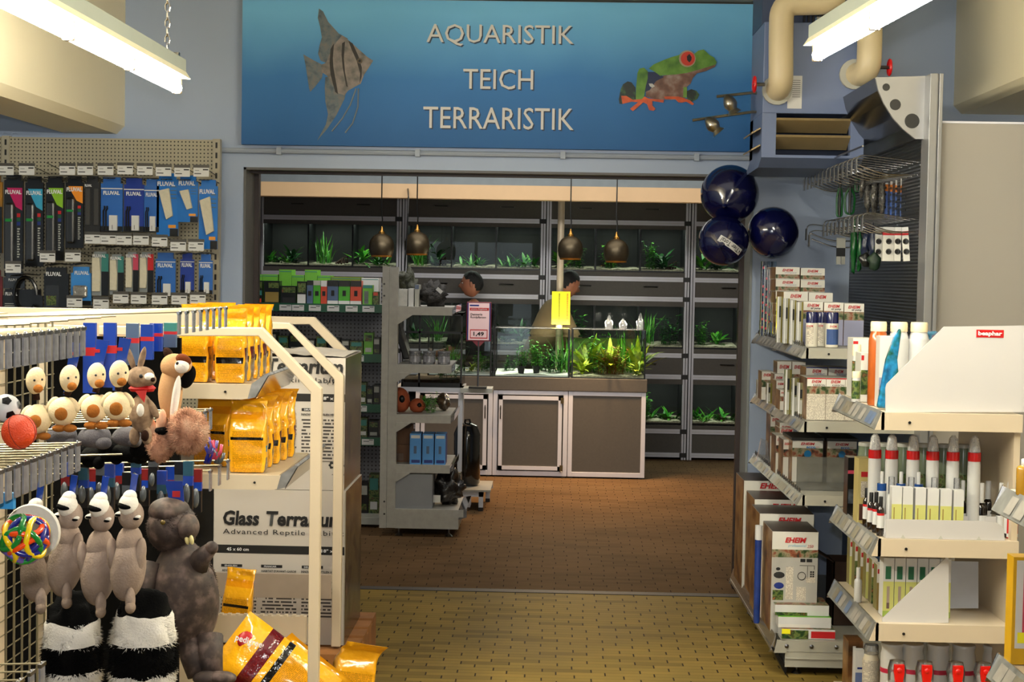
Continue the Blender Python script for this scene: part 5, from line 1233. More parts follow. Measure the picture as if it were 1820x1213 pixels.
# ================================================================ cream end frames
def frame(lab, Y, outer, inner, zb):
    t = thing('shelf_side_frame', lab, 'frame', (0, Y, 0), group='cream frames of the bag shelf')
    o = [at(x, y, Y) for x, y in outer]; i = [at(x, y, Y) for x, y in inner]
    O = [(p.x, p.z) for p in o]; I = [(p.x, p.z) for p in i]
    xo, xi = O[-1][0], I[-1][0]
    b = B(CREAM); 
    top = [(O[0][0]-.9, O[0][1]), O[0], O[1], O[2]] ; bot = [(I[0][0]-.9, I[0][1]), I[0], I[1], I[2]]
    top.append((O[2][0], zb)); bot.append((I[2][0], zb))
    n = len(top); vs = [(x, y, z) for y in (0, .035) for x, z in top+bot]
    fs = []
    for k in range(n-1): fs += [(k, k+1, n+k+1, n+k), (2*n+k, 3*n+k, 3*n+k+1, 2*n+k+1), (k, 2*n+k, 2*n+k+1, k+1), (n+k, n+k+1, 3*n+k+1, 3*n+k)]
    fs += [(n-1, 3*n-1, 4*n-1, 2*n-1), (0, n, 3*n, 2*n)]
    b.add(vs, fs); b.build('side_bar', t, bevel=.003); return t
f1 = frame('nearest cream end frame, in front of the yellow bags and terrarium cartons', 4.575, [(314, 582), (465, 582.7), (571.5, 692)], [(317, 598), (459, 598), (552, 698)], .02)
f2 = frame('middle cream end frame standing tight against the terrarium carton fronts', 5.80, [(453, 572), (514, 574), (610.5, 669)], [(455, 585.6), (511, 585.6), (594, 675)], .15)
f3 = frame('farthest cream end frame behind the terrarium cartons', 6.45, [(441, 562), (558.5, 564), (641, 648)], [(443, 577), (550, 577), (627, 655)], .02)
# ================================================================ bag shelf
bs = thing('bag_shelf', 'cream metal shelves with clear price rails holding yellow pet food bags', 'shelf', (0, 0, 0))
Y0_, Y1_ = 4.62, 5.22
def shelf2(xpx, ypx, hpx, xl, label='shelf_board'):
    p = at(xpx, ypx, Y0_); q = at(xpx, ypx+hpx, Y0_); z, z2, xr = p.z, q.z, p.x
    b = B(CREAM); b.box(xl, Y0_, z2, xr-.03, Y0_+.012, z); b.prism([(xr-.03, z2), (xr-.012, z2+.003), (xr, z), (xr-.03, z)], Y0_, Y0_+.012); b.box(xl, Y0_+.012, z-.02, xr-.01, Y1_, z-.002, CREAMD); b.box(xl, Y1_-.012, z2, xr-.01, Y1_, z)
    s_ = b.build(label, bs)
    B(BLACK).lathe([(.004, 0), (.004, .002)], 8, (xr-.08, Y0_-.002, (z+z2)/2), M=rotm(R(90))).build('bolt', s_)
    B(mat('grey_price_strip', (.52, .52, .52), .25, .1, var=.35, sc=28)).prism([(xr-.012, z2+.002), (xr+.012, z2+.008), (xr+.05, z+.028), (xr+.044, z+.034), (xr, z+.002)], Y0_, Y1_, 'y').build('price_rail', s_)
    B(CLEARB).prism([(xr+.013, z2+.006), (xr+.052, z+.027), (xr+.053, z+.027), (xr+.014, z2+.004)], Y0_, Y1_, 'y').build('clear_strip', s_)
    return z, xr
zU, xU = shelf2(447, 684, 27, -1.35); zL, xL = shelf2(499, 846, 26, -1.35)
p = at(546, 1094, 5.2); q = at(381, 1136, 5.2)
b = B(CREAM).box(-1.35, 5.17, q.z, p.x, 5.20, p.z); zB_ = .26
for i in range(14): b.box(p.x-.02-i*.028, 5.17, p.z, p.x-.008-i*.028, 5.19, p.z+.005)
b.build('front_plate', bs)
p2 = at(589, 1022, 5.76); q2 = at(381, 1060, 5.76)
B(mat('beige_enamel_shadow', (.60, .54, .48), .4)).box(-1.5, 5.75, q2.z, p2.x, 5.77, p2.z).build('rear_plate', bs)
B(CREAMD).box(-1.35, 4.62, zB_-.03, -.79, 5.22, zB_).build('base_deck', bs); B(CREAMD).box(-1.35, 4.65, .02, -.83, 5.2, zB_-.03).build('plinth', bs)
B(CREAM).box(-1.40, 4.55, .05, -1.36, 5.3, 1.46).build('rear_panel', bs)
# yellow bags
def bagmat(name, col, var=.06): return mat(name, col, .16, var=var, sc=14, bump=.9, bsc=22, coat=.7)
YEL = bagmat('yellow_foil', (.95, .68, .10)); YEL2 = bagmat('deep_yellow_foil', (.90, .58, .05)); MAR = bagmat('maroon_print', (.36, .05, .08)); WIN = bagmat('clear_window_kibble', (.50, .40, .22), .5); BLK = bagmat('black_band', (.06, .05, .04)); BLU = bagmat('blue_band', (.15, .50, .62)); PRN = smallprint('bag_fine_print', (.90, .62, .08), (.68, .48, .06), .0045, .02, .7, .2)
def bagmesh(style, seed):
    random.seed(seed); b = B(); nu, nv = 28, 26; w_, d_, h_ = .057, .038, .255
    prof = [(0, .93, .95), (.04, 1, 1), (.45, 1.03, 1.05), (.58, 1.0, .92), (.68, .98, .6), (.78, .96, .28), (.88, .98, .08), (1, 1.02, .03)]
    def P(v):
        for (a, x, y), (c, x2, y2) in zip(prof, prof[1:]):
            if a <= v <= c: t = (v-a)/(c-a); return x+(x2-x)*t, y+(y2-y)*t
    per = []
    for i in range(nu):
        a = 2*math.pi*i/nu+.0001; c_2, s_2 = math.cos(a), math.sin(a); e = .28
        per.append((math.copysign(abs(c_2)**e, c_2), math.copysign(abs(s_2)**e, s_2)))
    vs = []
    for j in range(nv+1):
        v = j/nv; px_, py_ = P(v)
        for (x, y) in per:
            q = Vector((x*w_*px_, y*d_*py_, v*h_)); n = mnoise.noise(q*34+Vector((seed*5, 0, 0)))
            bend = max(0, v-.66)**1.5*.22*(1 if seed % 2 else -.3)
            vs.append((q.x*(1+.07*n)+bend*.3, q.y+(.007+.02*max(0, v-.6))*n+(-bend if v > .66 else 0), q.z*(1-max(0, v-.66)*.22)))
    b.v = vs; ms = [YEL, YEL2, MAR, WIN, BLK, BLU, PRN]; b.ms = ms
    for j in range(nv):
        for i in range(nu):
            f = (j*nu+i, j*nu+(i+1) % nu, (j+1)*nu+(i+1) % nu, (j+1)*nu+i); c = (per[i][0]+per[(i+1) % nu][0])/2, (per[i][1]+per[(i+1) % nu][1])/2; v = (j+.5)/nv; k = 0
            if c[1] < -.8 and v < .62:      # front
                k = 0 if abs(c[0]) > .8 else (6 if v < .55 else 0)
                if style == 0 and .22 < v < .29 and abs(c[0]) < .85: k = 4
                if style == 1 and .44 < v < .47 and abs(c[0]) < .85: k = 4
            elif c[0] > .8 and v < .62:     # side towards the aisle
                k = (2 if .28 < v < .42 else (3 if v < .28 else 0)) if style == 0 else (5 if .28 < v < .34 else (3 if v < .2 else 0))
            elif v > .62: k = 1 if (style and .7 < v < .8) else 0
            b.f.append(f); b.fm.append(k)
    b.f.append(tuple(nv*nu+i for i in range(nu))); b.fm.append(0); b.f.append(tuple(range(nu-1, -1, -1))); b.fm.append(0)
    return b.mesh('food_bag', 35)
BM = [bagmesh(0, 1), bagmesh(1, 2), bagmesh(0, 3), bagmesh(1, 4)]
def bag(lab, x, y, z, mi, s=1.0, rz=0, rot=None):
    o = bpy.data.objects.new('food_bag', BM[mi]); COL.objects.link(o); o.location = (x, y, z); o.scale = (s, s, s) if isinstance(s, (int, float)) else s; o.rotation_euler = rot or (0, 0, rz)
    return tag(o, lab, 'pet food', 'yellow pet food bags')
OR2 = ['front', 'second', 'third', 'fourth', 'fifth']
for k in range(5):
    bag(f'yellow foil food bag with maroon side, {OR2[k]} in the rail-side file of the upper shelf', at(411, 683, 4.70).x, 4.70+k*.105, zU+.001, 0 if k % 2 == 0 else 2, (.82, .9, 1.0), .03*(-1)**k)
for k in range(4):
    bag(f'yellow foil food bag, {OR2[k]} in the inner file of the upper shelf', at(347, 683, 4.70).x, 4.71+k*.11, zU+.001, 2 if k % 2 == 0 else 0, (.82, .9, 1.02), -.05*(-1)**k)
bag('yellow food bag with a blue band, foremost on the lower shelf', at(443, 843, 4.72).x, 4.71, zL+.001, 1, (1.0, 1, .93), .05)
for k in range(4):
    bag(f'yellow food bag, {OR2[k+1]} in the file behind the blue-banded one on the lower shelf', at(455+k*4, 840, 4.85).x, 4.84+k*.095, zL+.001, 2 if k % 2 else 0, (1.0, 1, .98), .1)
for k in range(3):
    bag(f'yellow food bag, {OR2[k]} in the dim inner file of the lower shelf', at(375-k*6, 840, 4.80).x, 4.85+k*.12, zL+.001, 1, (1.05, 1, .95), -.2)
# loose bags on the base
bag('large yellow bag with maroon stripe lying slanted on the base deck', at(470, 1213, 4.9).x, 4.85, zB_-.12, 0, (2.2, 1.6, 1.15), rot=(R(-35), R(38), R(0)))
bag('yellow bag with a clear window drooping past the nearest end frame', at(610, 1225, 5.3).x, 5.35, .03, 2, (1.3, 1.2, 1.1), rot=(0, R(12), R(20)))
bag('yellow bag tip sticking up behind the white front plate', at(408, 1140, 5.32).x, 5.40, .28, 1, (.9, .9, 1.05), rot=(0, R(6), 0))
bag('yellow bag lying low beneath the beaver toy', at(400, 1240, 4.75).x, 4.72, .10, 3, (1.6, 1.3, .9), rot=(0, R(-60), 0))
lg = thing('food_bag', 'big yellow dog food bag with a round red emblem lying on the base deck', 'pet food', (at(488, 1200, 4.66).x, 4.66, at(488, 1200, 4.66).z), rot=(R(-20), R(36), 0), group='yellow pet food bags')
b = B(); nu, nv = 16, 12; vs = []
for j in range(nv+1):
    for i in range(nu+1):
        u, v = i/nu-.5, j/nv-.5; e = max(0, (1-(2*u)**4)*(1-(2*v)**4)); n = mnoise.noise(Vector((u*7, v*7, 2.2)))
        vs.append((u*.36, -.055*e-.012*n*e, v*.22))
vs += [(x, .06-y*.2, z) for x, y, z in vs]; K_ = (nu+1)*(nv+1); b.v = vs; b.ms = [YEL, MAR, BLK, PRN]
for j in range(nv):
    for i in range(nu):
        k = 1 if 4 <= i < 6 else (2 if i == 7 else (3 if 8 <= i < 14 and 2 < j < 10 else 0)); a = j*(nu+1)+i
        b.f.append((a, a+1, a+nu+2, a+nu+1)); b.fm.append(k); b.f.append((K_+a, K_+a+nu+1, K_+a+nu+2, K_+a+1)); b.fm.append(0)
b.build('bag_body', lg, smooth=True)
B(mat('red_emblem', (.70, .10, .12), .3)).ell((-.135, -.035, .03), (.028, .006, .028), None, 18, 6).build('round_emblem', lg, smooth=True)
txt(lg, 'pedigree', -.125, -.062, .03, .085, .026, PAPER, bold=.02, rot=(0, R(-20), 0))
# ================================================================ filter shelf on the far side of the aisle
YN, YFAR = 6.1, 7.5
XLIP = at(1424, 617, YN).x
WHT = mat('white_carton', (.84, .83, .79), .4, var=.02); BRN = photoprint('brown_photo_side', [(.20, .13, .06), (.42, .27, .13), (.58, .44, .26), (.30, .24, .13)], 9, .35)
FOL = photoprint('fish_photo_print', [(.05, .12, .04), (.18, .28, .10), (.55, .50, .40), (.50, .25, .15), (.10, .15, .10)], 34)
LIL = mat('lilac_grey_print', (.55, .56, .66), .45, var=.05); GFP = smallprint('grey_fine_print', (.80, .77, .70), (.58, .55, .51), .0045, .02, .6)
fs_ = thing('filter_shelf', 'grey-white metal shelves with price rails along the aisle beside the opening', 'shelf', (0, 0, 0))
SZ = [at(1437, y, YN).z for y in (619, 750, 881)]
DLB = mat('dim_paper_label', (.56, .54, .50), .35, var=.1, sc=40); DLB2 = mat('dim_blue_label', (.34, .40, .50), .35, var=.1); DLB3 = mat('dim_beige_label', (.48, .45, .38), .35, var=.2, sc=50)
def shelfR(par, z, hh, y0, y1, xl, xr, enamel, units=2, ph=.055):
    b = B(enamel); b.box(xl+.02, y0, z-hh, xr, y0+.014, z).prism([(xl, z-hh), (xl+.03, z-hh), (xl+.03, z), (xl+.022, z)], y0, y0+.014); b.box(xl+.02, y0+.014, z-.02, xr, y1, z-.001); b.box(xl+.02, y1-.014, z-hh, xr, y1, z-.02)
    s_ = b.build('shelf_board', par)
    B(BLACK).lathe([(.005, 0), (.005, .002)], 8, (xl+.11, y0-.002, z-hh*.55), M=rotm(R(90))).build('bolt', s_)
    for u in range(units):
        ya, yb_ = y0+(y1-y0)*u/units+.003, y0+(y1-y0)*(u+1)/units-.003
        g = B(mat('grey_paper_rail', (.45, .45, .43), .3, var=.3, sc=25)); g.prism([(xl, z-hh), (xl+.012, z-hh), (xl+.024, z+.002), (xl+.016, z+.006), (xl-.012, z-hh+.008)], ya, yb_)
        random.seed(int(z*100)+u); y = ya+.02
        while y < yb_-.07:
            w_ = random.uniform(.045, .06); f_ = .15; x_ = lambda t: xl-.013+t*.028; z_ = lambda t: z-hh+.010+t*(hh-.008)
            g.add([(x_(.12)-.001, y, z_(.12)), (x_(.12)-.001, y+w_, z_(.12)), (x_(.88)-.001, y+w_, z_(.88)), (x_(.88)-.001, y, z_(.88))], [(0, 1, 2, 3)], random.choice([DLB, DLB2, DLB, DLB3])); y += w_+random.choice((.004, .02, .05))
        r_ = g.build('price_rail', s_); g = B(CHROME); g.prism([(xl-.014, z-hh-.002), (xl+.004, z-hh-.004), (xl+.018, z+.008), (xl+.012, z+.010)], yb_-.004, yb_); g.build('rail_end', r_)

    return s_
FE = mat('grey_white_enamel', (.62, .61, .56), .4, var=.03)
for i, z in enumerate(SZ):
    s_ = shelfR(fs_, z, .042, YN, YFAR, XLIP, EX0, FE)
    b = B(CLEAR); g = B(CHROME); random.seed(i); y = YN+.12 if i == 2 else YN+.35
    while y < YFAR-.05:
        h_ = random.uniform(.05, .085); b.add([(XLIP+.018, y, z+.004), (XLIP+.018, y+.03, z+.004), (XLIP+.022+random.uniform(-.01, .01), y+.028, z+h_), (XLIP+.022+random.uniform(-.01, .01), y+.004, z+h_)], [(0, 1, 2, 3)])
        b.add([(XLIP+.018, y+.03, z+.004), (XLIP+.05, y+.03, z+.004), (XLIP+.045, y+.03, z+h_*.8), (XLIP+.022, y+.028, z+h_)], [(0, 1, 2, 3)]); y += .045
    if i < 2: b.fm = [0]*len(b.f); b.ms = [glassmat('glint_white_divider', refl=3, rough=.1, base=.5, basecol=(.85, .88, .9))]; b.build('clear_divider', s_)  # whitish base puts the glints of the clear plastic into the colour
    y = YN+.05
    while y < YFAR-.03:
        g.tube([(XLIP+.016, y+.012*math.cos(q), z+.012+.010*math.sin(q)) for q in (0, 1.57, 3.14, 4.7, 6.28)], .0025, 4); y += .05
    g.build('wire_loops', s_)
XW = EX0
RIB = mat('dark_ribbed_panel', (.20, .205, .20), .3, .5, var=.15)
wv = RIB.node_tree; nw = wv.nodes.new('ShaderNodeTexWave'); nw.wave_type = 'BANDS'; nw.bands_direction = 'Z'; nw.inputs['Scale'].default_value = 22
tcn = [n for n in wv.nodes if n.type == 'TEX_COORD'][0]; wv.links.new(tcn.outputs['Object'], nw.inputs[0]); bpn = wv.nodes.new('ShaderNodeBump'); bpn.inputs['Strength'].default_value = .7; bpn.inputs['Distance'].default_value = .01; wv.links.new(nw.outputs['Fac'], bpn.inputs['Height']); wv.links.new(bpn.outputs[0], wv.nodes['Principled BSDF'].inputs['Normal'])
B(RIB).box(XW, YN+.02, SZ[0], XW+.02, YFAR, 2.35).build('ribbed_panel', fs_)
B(mat('shaded_wall_panel', (.33, .40, .52), .5, var=.06, sc=3)).box(XW, YN+.02, .02, XW+.02, YFAR, SZ[0]).build('back_panel', fs_)  # added panel, coloured as the shadowed blue wall behind the open back
# base
pb_ = at(1385, 1139, YN); zb2 = pb_.z; xb = pb_.x-.02
b = B(FE); b.box(xb+.03, YN, zb2-.045, XW, YN+.014, zb2); b.box(xb+.03, YN+.014, zb2-.02, XW, YFAR, zb2-.001); b.box(xb+.045, YN+.002, .035, XW, YFAR, zb2-.045); b.box(xb+.045, YN-.003, zb2-.075, XW, YN+.002, zb2-.07)
bd = b.build('base_deck', fs_)
b = B(STEEL)
for x in (.02, .12, .22, .33): b.lathe([(.007, 0), (.009, .003), (.0, .006)], 10, (xb+.03+x, YN-.001, zb2-.022), M=rotm(R(90)))
b.build('bolts', bd)
B(FE).prism([(xb, zb2-.05), (xb+.05, zb2-.05), (xb+.05, zb2), (xb+.012, zb2)], YN-.004, YN+.012).build('end_lug', bd)
B(mat('dark_base_lip', (.10, .10, .10), .3, .4)).prism([(xb+.05, .0), (xb+.055, .03), (xb, zb2-.03), (xb-.012, zb2-.028)], YN+.004, YFAR).build('kick_plate', bd)
B(CLEAR).prism([(xb-.014, zb2-.04), (xb-.010, zb2-.042), (xb+.008, zb2+.02), (xb+.004, zb2+.022)], YN+.004, YFAR).build('clear_rail', bd)
g = B(CHROME)
for y in (YN+.01, 6.8, YFAR-.02): g.prism([(xb-.02, zb2-.05), (xb, zb2-.05), (xb+.010, zb2+.03)], y, y+.006)
g.build('rail_end', bd)
B(STEEL).lathe([(.022, 0), (.012, .01), (.006, .015), (.006, .04)], 10, (xb+.1, YN+.05, 0)).build('foot', bd)
# cartons with red lettering -------------------------------------
def ec(lab, x0, y0, x1, y1, Y, z0, dep=.2, top=.42, pic=.25, low=WHT, sub=None, lw=.62, grp='white filter cartons with red lettering', extra=(), text=True, rz=0, name='filter_carton', body=None, lh=None):
    h_ = y1-y0
    bands = []
    if pic: bands += [(0, 1-top-pic, 1, 1-top, FOL), (0, 0, 1, 1-top-pic, low)]
    bands += list(extra)
    t = [('EHEIM', .5, 1-top*.42, lw, lh or min(.36*top, .16*(x1-x0)*1.1/h_*1.0+.03), REDI, .25)] if text else []
    if sub: t.append((sub[0], .62, 1-top*.78, .5, .06 if top < .3 else .11*top/.4*.6, sub[1], .2))
    return carton(name, lab, 'box', x0, y0, x1, y1, Y, dep, body or WHT, bands, t, z0=z0, group=grp, side=BRN, rz=rz)
def zy(z, Y, x=1420):  # picture row of height z at depth Y
    return VPY+ROLL*(x-975)+(H-z)*F/Y
def on(z, top_y, Y): return zy(z, Y)
random.seed(5)
S1, S2, S3 = [z+.001 for z in SZ]
Ya = 6.95; base = zy(S1, Ya)
hh = 21.5
for c, (x0, x1) in enumerate(((1378.5, 1421), (1423, 1465.5))):
    y = 475+c*1.0; n = 0
    while y+hh < base+8 and n < 6:
        n += 1; h2 = min(hh, base-y) if base-y < hh*1.4 else hh
        if base-y < 6: break
        ec(f'flat white filter carton, {["", "topmost", "second", "third", "fourth", "fifth", "lowest"][n]} in the {"stack by the blue tubes" if c == 0 else "stack by the ribbed panel"}', x0, y, x1, y+h2-.6, Ya, S1+(base-y-h2)/ppm(Ya), .3, .62, .34, lw=.45, sub=('compact', LIL) if n < 3 else None)
        y += h2
for c, (x0, x1) in enumerate(((1391, 1434), (1435.5, 1478))):
    ec(['white filter carton before the two flat stacks, beside the clear tube packs', 'white filter carton before the two flat stacks, behind the pump cartons'][c], x0, 519+c, x1, zy(S1, 6.66), 6.66, S1, .2, .2, .2, lw=.46, sub=None)
for c, (x0, x1) in enumerate(((1426.5, 1461), (1463, 1497.5), (1499, 1534))):
    ec(['air pump carton nearest the spray cans', 'middle air pump carton of the row of three', 'air pump carton nearest the ribbed panel'][c]+' on the top aisle shelf', x0, 536+c, x1, zy(S1, 6.36), 6.36, S1, .2, .2, .2, low=LIL, lw=.62, sub=('air pump', DARK), grp='air pump cartons in a row')
ec('slim white filter carton with its lettering cut off, beside the clear tubes', 1394, 533, 1412, zy(S1, 6.5), 6.5, S1, .12, .14, .12, text=False, extra=[(.2, .9, .8, .97, REDI)])
NAVP = mat('navy_lamp_sleeve', (.06, .10, .22), .25, var=.1, coat=.5)
for k in range(4):
    x = 1352+k*6.2; o = carton('lamp_tube_box', f'tall navy lamp tube box with red marks, {["first", "second", "third", "fourth"][k]} from the wall edge', 'box', x, 466+k*7, x+5.6, zy(S1, 7.3-k*.08), 7.3-k*.08, .05, NAVP, [(.15, .1+.11*q, .85, .13+.11*q, REDI) for q in range(6)]+[(0, .9-.1*(k % 2), 1, .93-.1*(k % 2), REDI), (0, 0, .12, 1, CHROME)], z0=S1, group='navy lamp tube boxes')
for k in range(2):
    carton('lamp_tube_box', ['tall steel-blue lamp tube box standing furthest back', 'second steel-blue lamp tube box beside the flat cartons'][k], 'box', 1362+k*8, 466, 1368+k*9, zy(S1, 7.38), 7.38, .05, mat('steel_blue_sleeve', (.22, .34, .46), .3), [(.2, 0, .3, 1, BLACK)], z0=S1, group='navy lamp tube boxes')
def tubepack(lab, x0, y0, x1, y1, Y, z, m1, grp='clear tube packs'):
    carton('tube_pack', lab, 'pack', x0, y0, x1, y1, Y, .03, m1, [(.05, .0, .3, 1, PAPER), (.35, .1, .65, .5, GREYW), (.35, .55, .65, .8, BLACK), (.7, 0, .95, 1, mat('olive_print', (.45, .42, .15), .3))], z0=z, group=grp)
for k in range(4): tubepack(f'clear tube pack with olive stripe, {["first", "second", "third", "fourth"][k]} before the white cartons, top aisle shelf', 1380+k*12, 528+k*3, 1390+k*12, zy(S1, 6.55-k*.08), 6.55-k*.08, S1, mat('pack_film', (.62, .62, .58), .15, coat=.8))
# spray cans
CAN = mat('white_can', (.82, .80, .74), .25, coat=.4); CAP = mat('navy_cap', (.04, .07, .28), .25, coat=.3); CLB = mat('can_blue_label', (.20, .30, .50), .3, var=.1)
def spray(lab, x0, x1, ytop, Y, blue):
    w_ = (x1-x0)/ppm(Y); zt_ = 1.6-(ytop-zy(1.6, Y))/ppm(Y); h_ = zt_-S1; p = at((x0+x1)/2, 610, Y); r_ = w_/2
    t = thing('spray_can', lab, 'spray can', (p.x, Y, S1), group='white spray cans with navy caps')
    B(CAN).lathe([(r_*.94, 0), (r_, .004), (r_, h_*.66), (r_*.96, h_*.69)], 22).build('can_body', t, smooth=40)
    B(CAP).lathe([(r_*.98, h_*.685), (r_*.98, h_*.97), (r_*.9, h_), (.0, h_)], 22).build('cap', t, smooth=40)
    b = B(CLB if blue else GFP)
    n = 10; lv = []
    for i in range(n+1):
        a = -math.pi/2-1.1+2.2*i/n*(1 if blue else .55); lv += [(r_*1.01*math.cos(a), r_*1.01*math.sin(a), h_*.08), (r_*1.01*math.cos(a), r_*1.01*math.sin(a), h_*(.52 if blue else .6))]
    b.add(lv, [(2*i, 2*i+2, 2*i+3, 2*i+1) for i in range(n)]); b.build('can_label', t)
    txt(t, 'EHEIM', 0 if blue else -r_*.5, -r_*1.03, h_*.60, r_*1.1, h_*.06, REDI, shear=.25)
spray('white spray can with a navy cap, standing nearest the price rail', 1431.5, 1453, 554, 6.2, False)
spray('white spray can half hidden between its two neighbours', 1450, 1470, 554, 6.28, False)
spray('white spray can with a blue label and navy cap by the air pumps', 1466.5, 1489.5, 554, 6.18, True)
# second shelf
G2 = 'small white cartons on the second aisle shelf'
for k, (x0, y0, x1, Y, lb) in enumerate(((1380, 643, 1405, 7.0, 'second row back, nearest the wall edge'), (1406.5, 643, 1430, 7.0, 'at the back beside the substrate cartons'), (1353, 661, 1373, 7.15, 'closest to the door wall'), (1375.5, 665, 1392, 6.95, 'just before the yellow tube pack'), (1379, 677, 1394, 6.8, 'low one behind the clear dividers'), (1386, 694, 1396, 6.6, 'shortest one at the rail'))):
    ec(f'small white filter carton, {lb}, second shelf', x0, y0, x1, zy(S2, Y), Y, S2, .12, .3, .25, lw=.7, grp=G2)
ec('white substrate carton with a blue top edge, beside the tube packs', 1431, 652, 1468.5, zy(S2, 6.45), 6.45, S2, .15, .2, .1, lw=.42, extra=[(0, .98, 1, 1, BLUEI)], sub=('SUBSTRAT', LIL), grp='substrate cartons')
ec('white substrate carton with a blue top edge, towards the ribbed panel', 1470.5, 652, 1508, zy(S2, 6.45), 6.45, S2, .15, .2, .1, lw=.42, extra=[(0, .98, 1, 1, BLUEI)], sub=('SUBSTRAT', LIL), grp='substrate cartons')
for k, (x0, x1, lb) in enumerate(((1433, 1466.3, 'nearest the price rail'), (1467, 1500.3, 'middle of three'), (1501, 1533, 'half hidden by the cream shelf'))):
    o = ec(f'white carbon carton with a red top edge, {lb}', x0, 671, x1, zy(S2, 6.17), 6.17, S2, .18, .20, .18, low=GFP, lw=.52, extra=[(0, .975, 1, 1, REDI)], grp='carbon cartons')
    w_ = (x1-x0)/ppm(6.17); h_ = (zy(S2, 6.17)-671)/ppm(6.17); txt(o, 'KARBON', w_*.13, -.093, h_*.83, w_*.62, h_*.05, BLACKI, bold=.0)
for k, (x, y0, Y) in enumerate(((1394, 657, 6.4), (1407, 672, 6.33), (1417, 680, 6.27), (1345, 676, 7.3), (1362, 682, 6.95))):
    tubepack(f'clear tube pack with a yellow stripe, {["tallest, beside the small cartons", "second, before the substrate carton", "third, touching the carbon carton", "small, by the door wall", "small, behind the clear dividers"][k]}', x, y0, x+12-2*(k > 2), zy(S2, Y), Y, S2, mat('pack_film2', (.50, .49, .36), .15, coat=.8, var=.3), grp='tube packs on the second aisle shelf')
# third shelf
DGE = mat('charcoal_carton', (.13, .13, .12), .4, var=.2)
for k, (x0, x1, Y, lb) in enumerate(((1407, 1461, 6.5, 'nearest the price rail'), (1469, 1521, 6.5, 'partly behind the cream shelf'))):
    o = ec(f'white and leafy green filter carton with a dark top, {lb}', x0, 783, x1, zy(S3, Y), Y, S3, .25, .18, .22, lw=.46, grp='dark-topped filter cartons', body=WHT)
    w_ = (x1-x0)/ppm(Y); h_ = (zy(S3, Y)-783)/ppm(Y)
    txt(o, 'ecco', w_*.10, -.128, h_*.84, w_*.3, h_*.05, mat('sky_ink', (.15, .45, .70), .4), bold=.03); txt(o, 'pro', w_*.33, -.128, h_*.845, w_*.10, h_*.03, REDI)
    B(DGE).box(-w_/2-.004, -.13, h_, w_/2+.004, .125, h_+.012).build('carton_lid', o)
    B(mat('round_blue_badge', (.10, .40, .60), .3)).lathe([(w_*.12, 0), (w_*.12, .001)], 20, (0, -.1275, h_*.68), M=rotm(R(90))).build('badge', o)
for k, (x0, y0, x1, Y, lb) in enumerate(((1368, 738, 1386, 7.2, 'tall, against the door wall'), (1384, 752, 1406, 6.95, 'tall, behind the brown-sided pair'), (1378, 775, 1392, 6.75, 'slim, second from the rail'), (1391, 782, 1404, 6.6, 'slim, beside the dark-topped carton'))):
    ec(f'white filter carton, {lb}, third shelf', x0, y0, x1, zy(S3, Y), Y, S3, .14, .25, .2, lw=.7, grp='small cartons on the third aisle shelf')
ec('flat white carton with red lettering on top of its neighbours, third shelf', 1386, 762, 1410, 773, 6.9, at(1400, 773, 6.9).z, .14, .9, 0, lw=.85, lh=.6, grp='small cartons on the third aisle shelf')
carton('acrylic_guard', 'smoky clear plastic guard standing across the third aisle shelf', 'guard', 1415, 812, 1520, zy(S3, 6.24), 6.24, .003, glassmat('smoky_sheet', (.55, .55, .52), 2, .08, .25, (.3, .3, .28)), z0=S3)
tag(B(CLEAR).prism([(-.03, 0), (.03, 0), (.018, .10), (-.01, .11)], -.01, .01, 'y').build('clear_bag', loc=(at(1356, 800, 7.2).x, 7.2, S3)), 'peaked clear plastic bag at the wall end of the third aisle shelf', 'bag')
# base cartons
def big(lab, x0, y0, x1, Y, dep, text=True, tx=None, corner=True):
    o = carton('filter_carton', lab, 'box', x0, y0, x1, zy(zb2, Y), Y, dep, WHT, (), (), z0=zb2+.001, group='big filter cartons on the base deck', side=BRN, top=mat('brown_carton_top', (.25, .21, .18), .35, var=.3, sc=4))
    w_ = (x1-x0)/ppm(Y); h_ = (zy(zb2, Y)-y0)/ppm(Y)
    if tx: txt(o, 'EHEIM', ((tx[0]+tx[2])/2-(x0+x1)/2)/ppm(Y), -dep/2-.002, h_-((tx[1]+tx[3])/2-y0)/ppm(Y), (tx[2]-tx[0])/ppm(Y), (tx[3]-tx[1])/ppm(Y), REDI, shear=.25, bold=.04)
    return o, w_, h_
big('big filter carton furthest back at the wall end of the base deck', 1318, 857, 1392, 7.12, .30, tx=(1346, 860.5, 1390, 870.5))
big('second big filter carton on the base deck, taller than those before it', 1337, 890, 1431, 6.80, .28, tx=(1367, 897, 1409, 908.5))
big('third big filter carton on the base deck, with a white ribbed front edge', 1346, 915.5, 1442, 6.52, .26, tx=(1378.5, 921.5, 1420, 931.5))
o, w_, h_ = big('foremost big filter carton with a parts diagram on its front', 1368.5, 947, 1450, 6.22, .27, tx=(1391, 957, 1429, 966.5))
u = 1/ppm(6.22); X = lambda x: (x-1409.2)*u; Z = lambda y: h_-(y-947)*u; yy = -.135
txt(o, 'professional', X(1413), yy-.002, Z(972), 33*u, 6*u, mat('pale_cyan_ink', (.45, .68, .78), .4), shear=.3, bold=0); txt(o, '250', X(1436), yy-.002, Z(972.5), 11*u, 5*u, REDI, bold=0, shear=.2)
b = B(FOL); b.box(-w_/2, yy-.001, Z(993), w_/2, yy, Z(979)); b.box(-w_/2, yy-.0008, 0, w_/2, yy, Z(993), mat('grey_diagram_ground', (.66, .65, .62), .45))
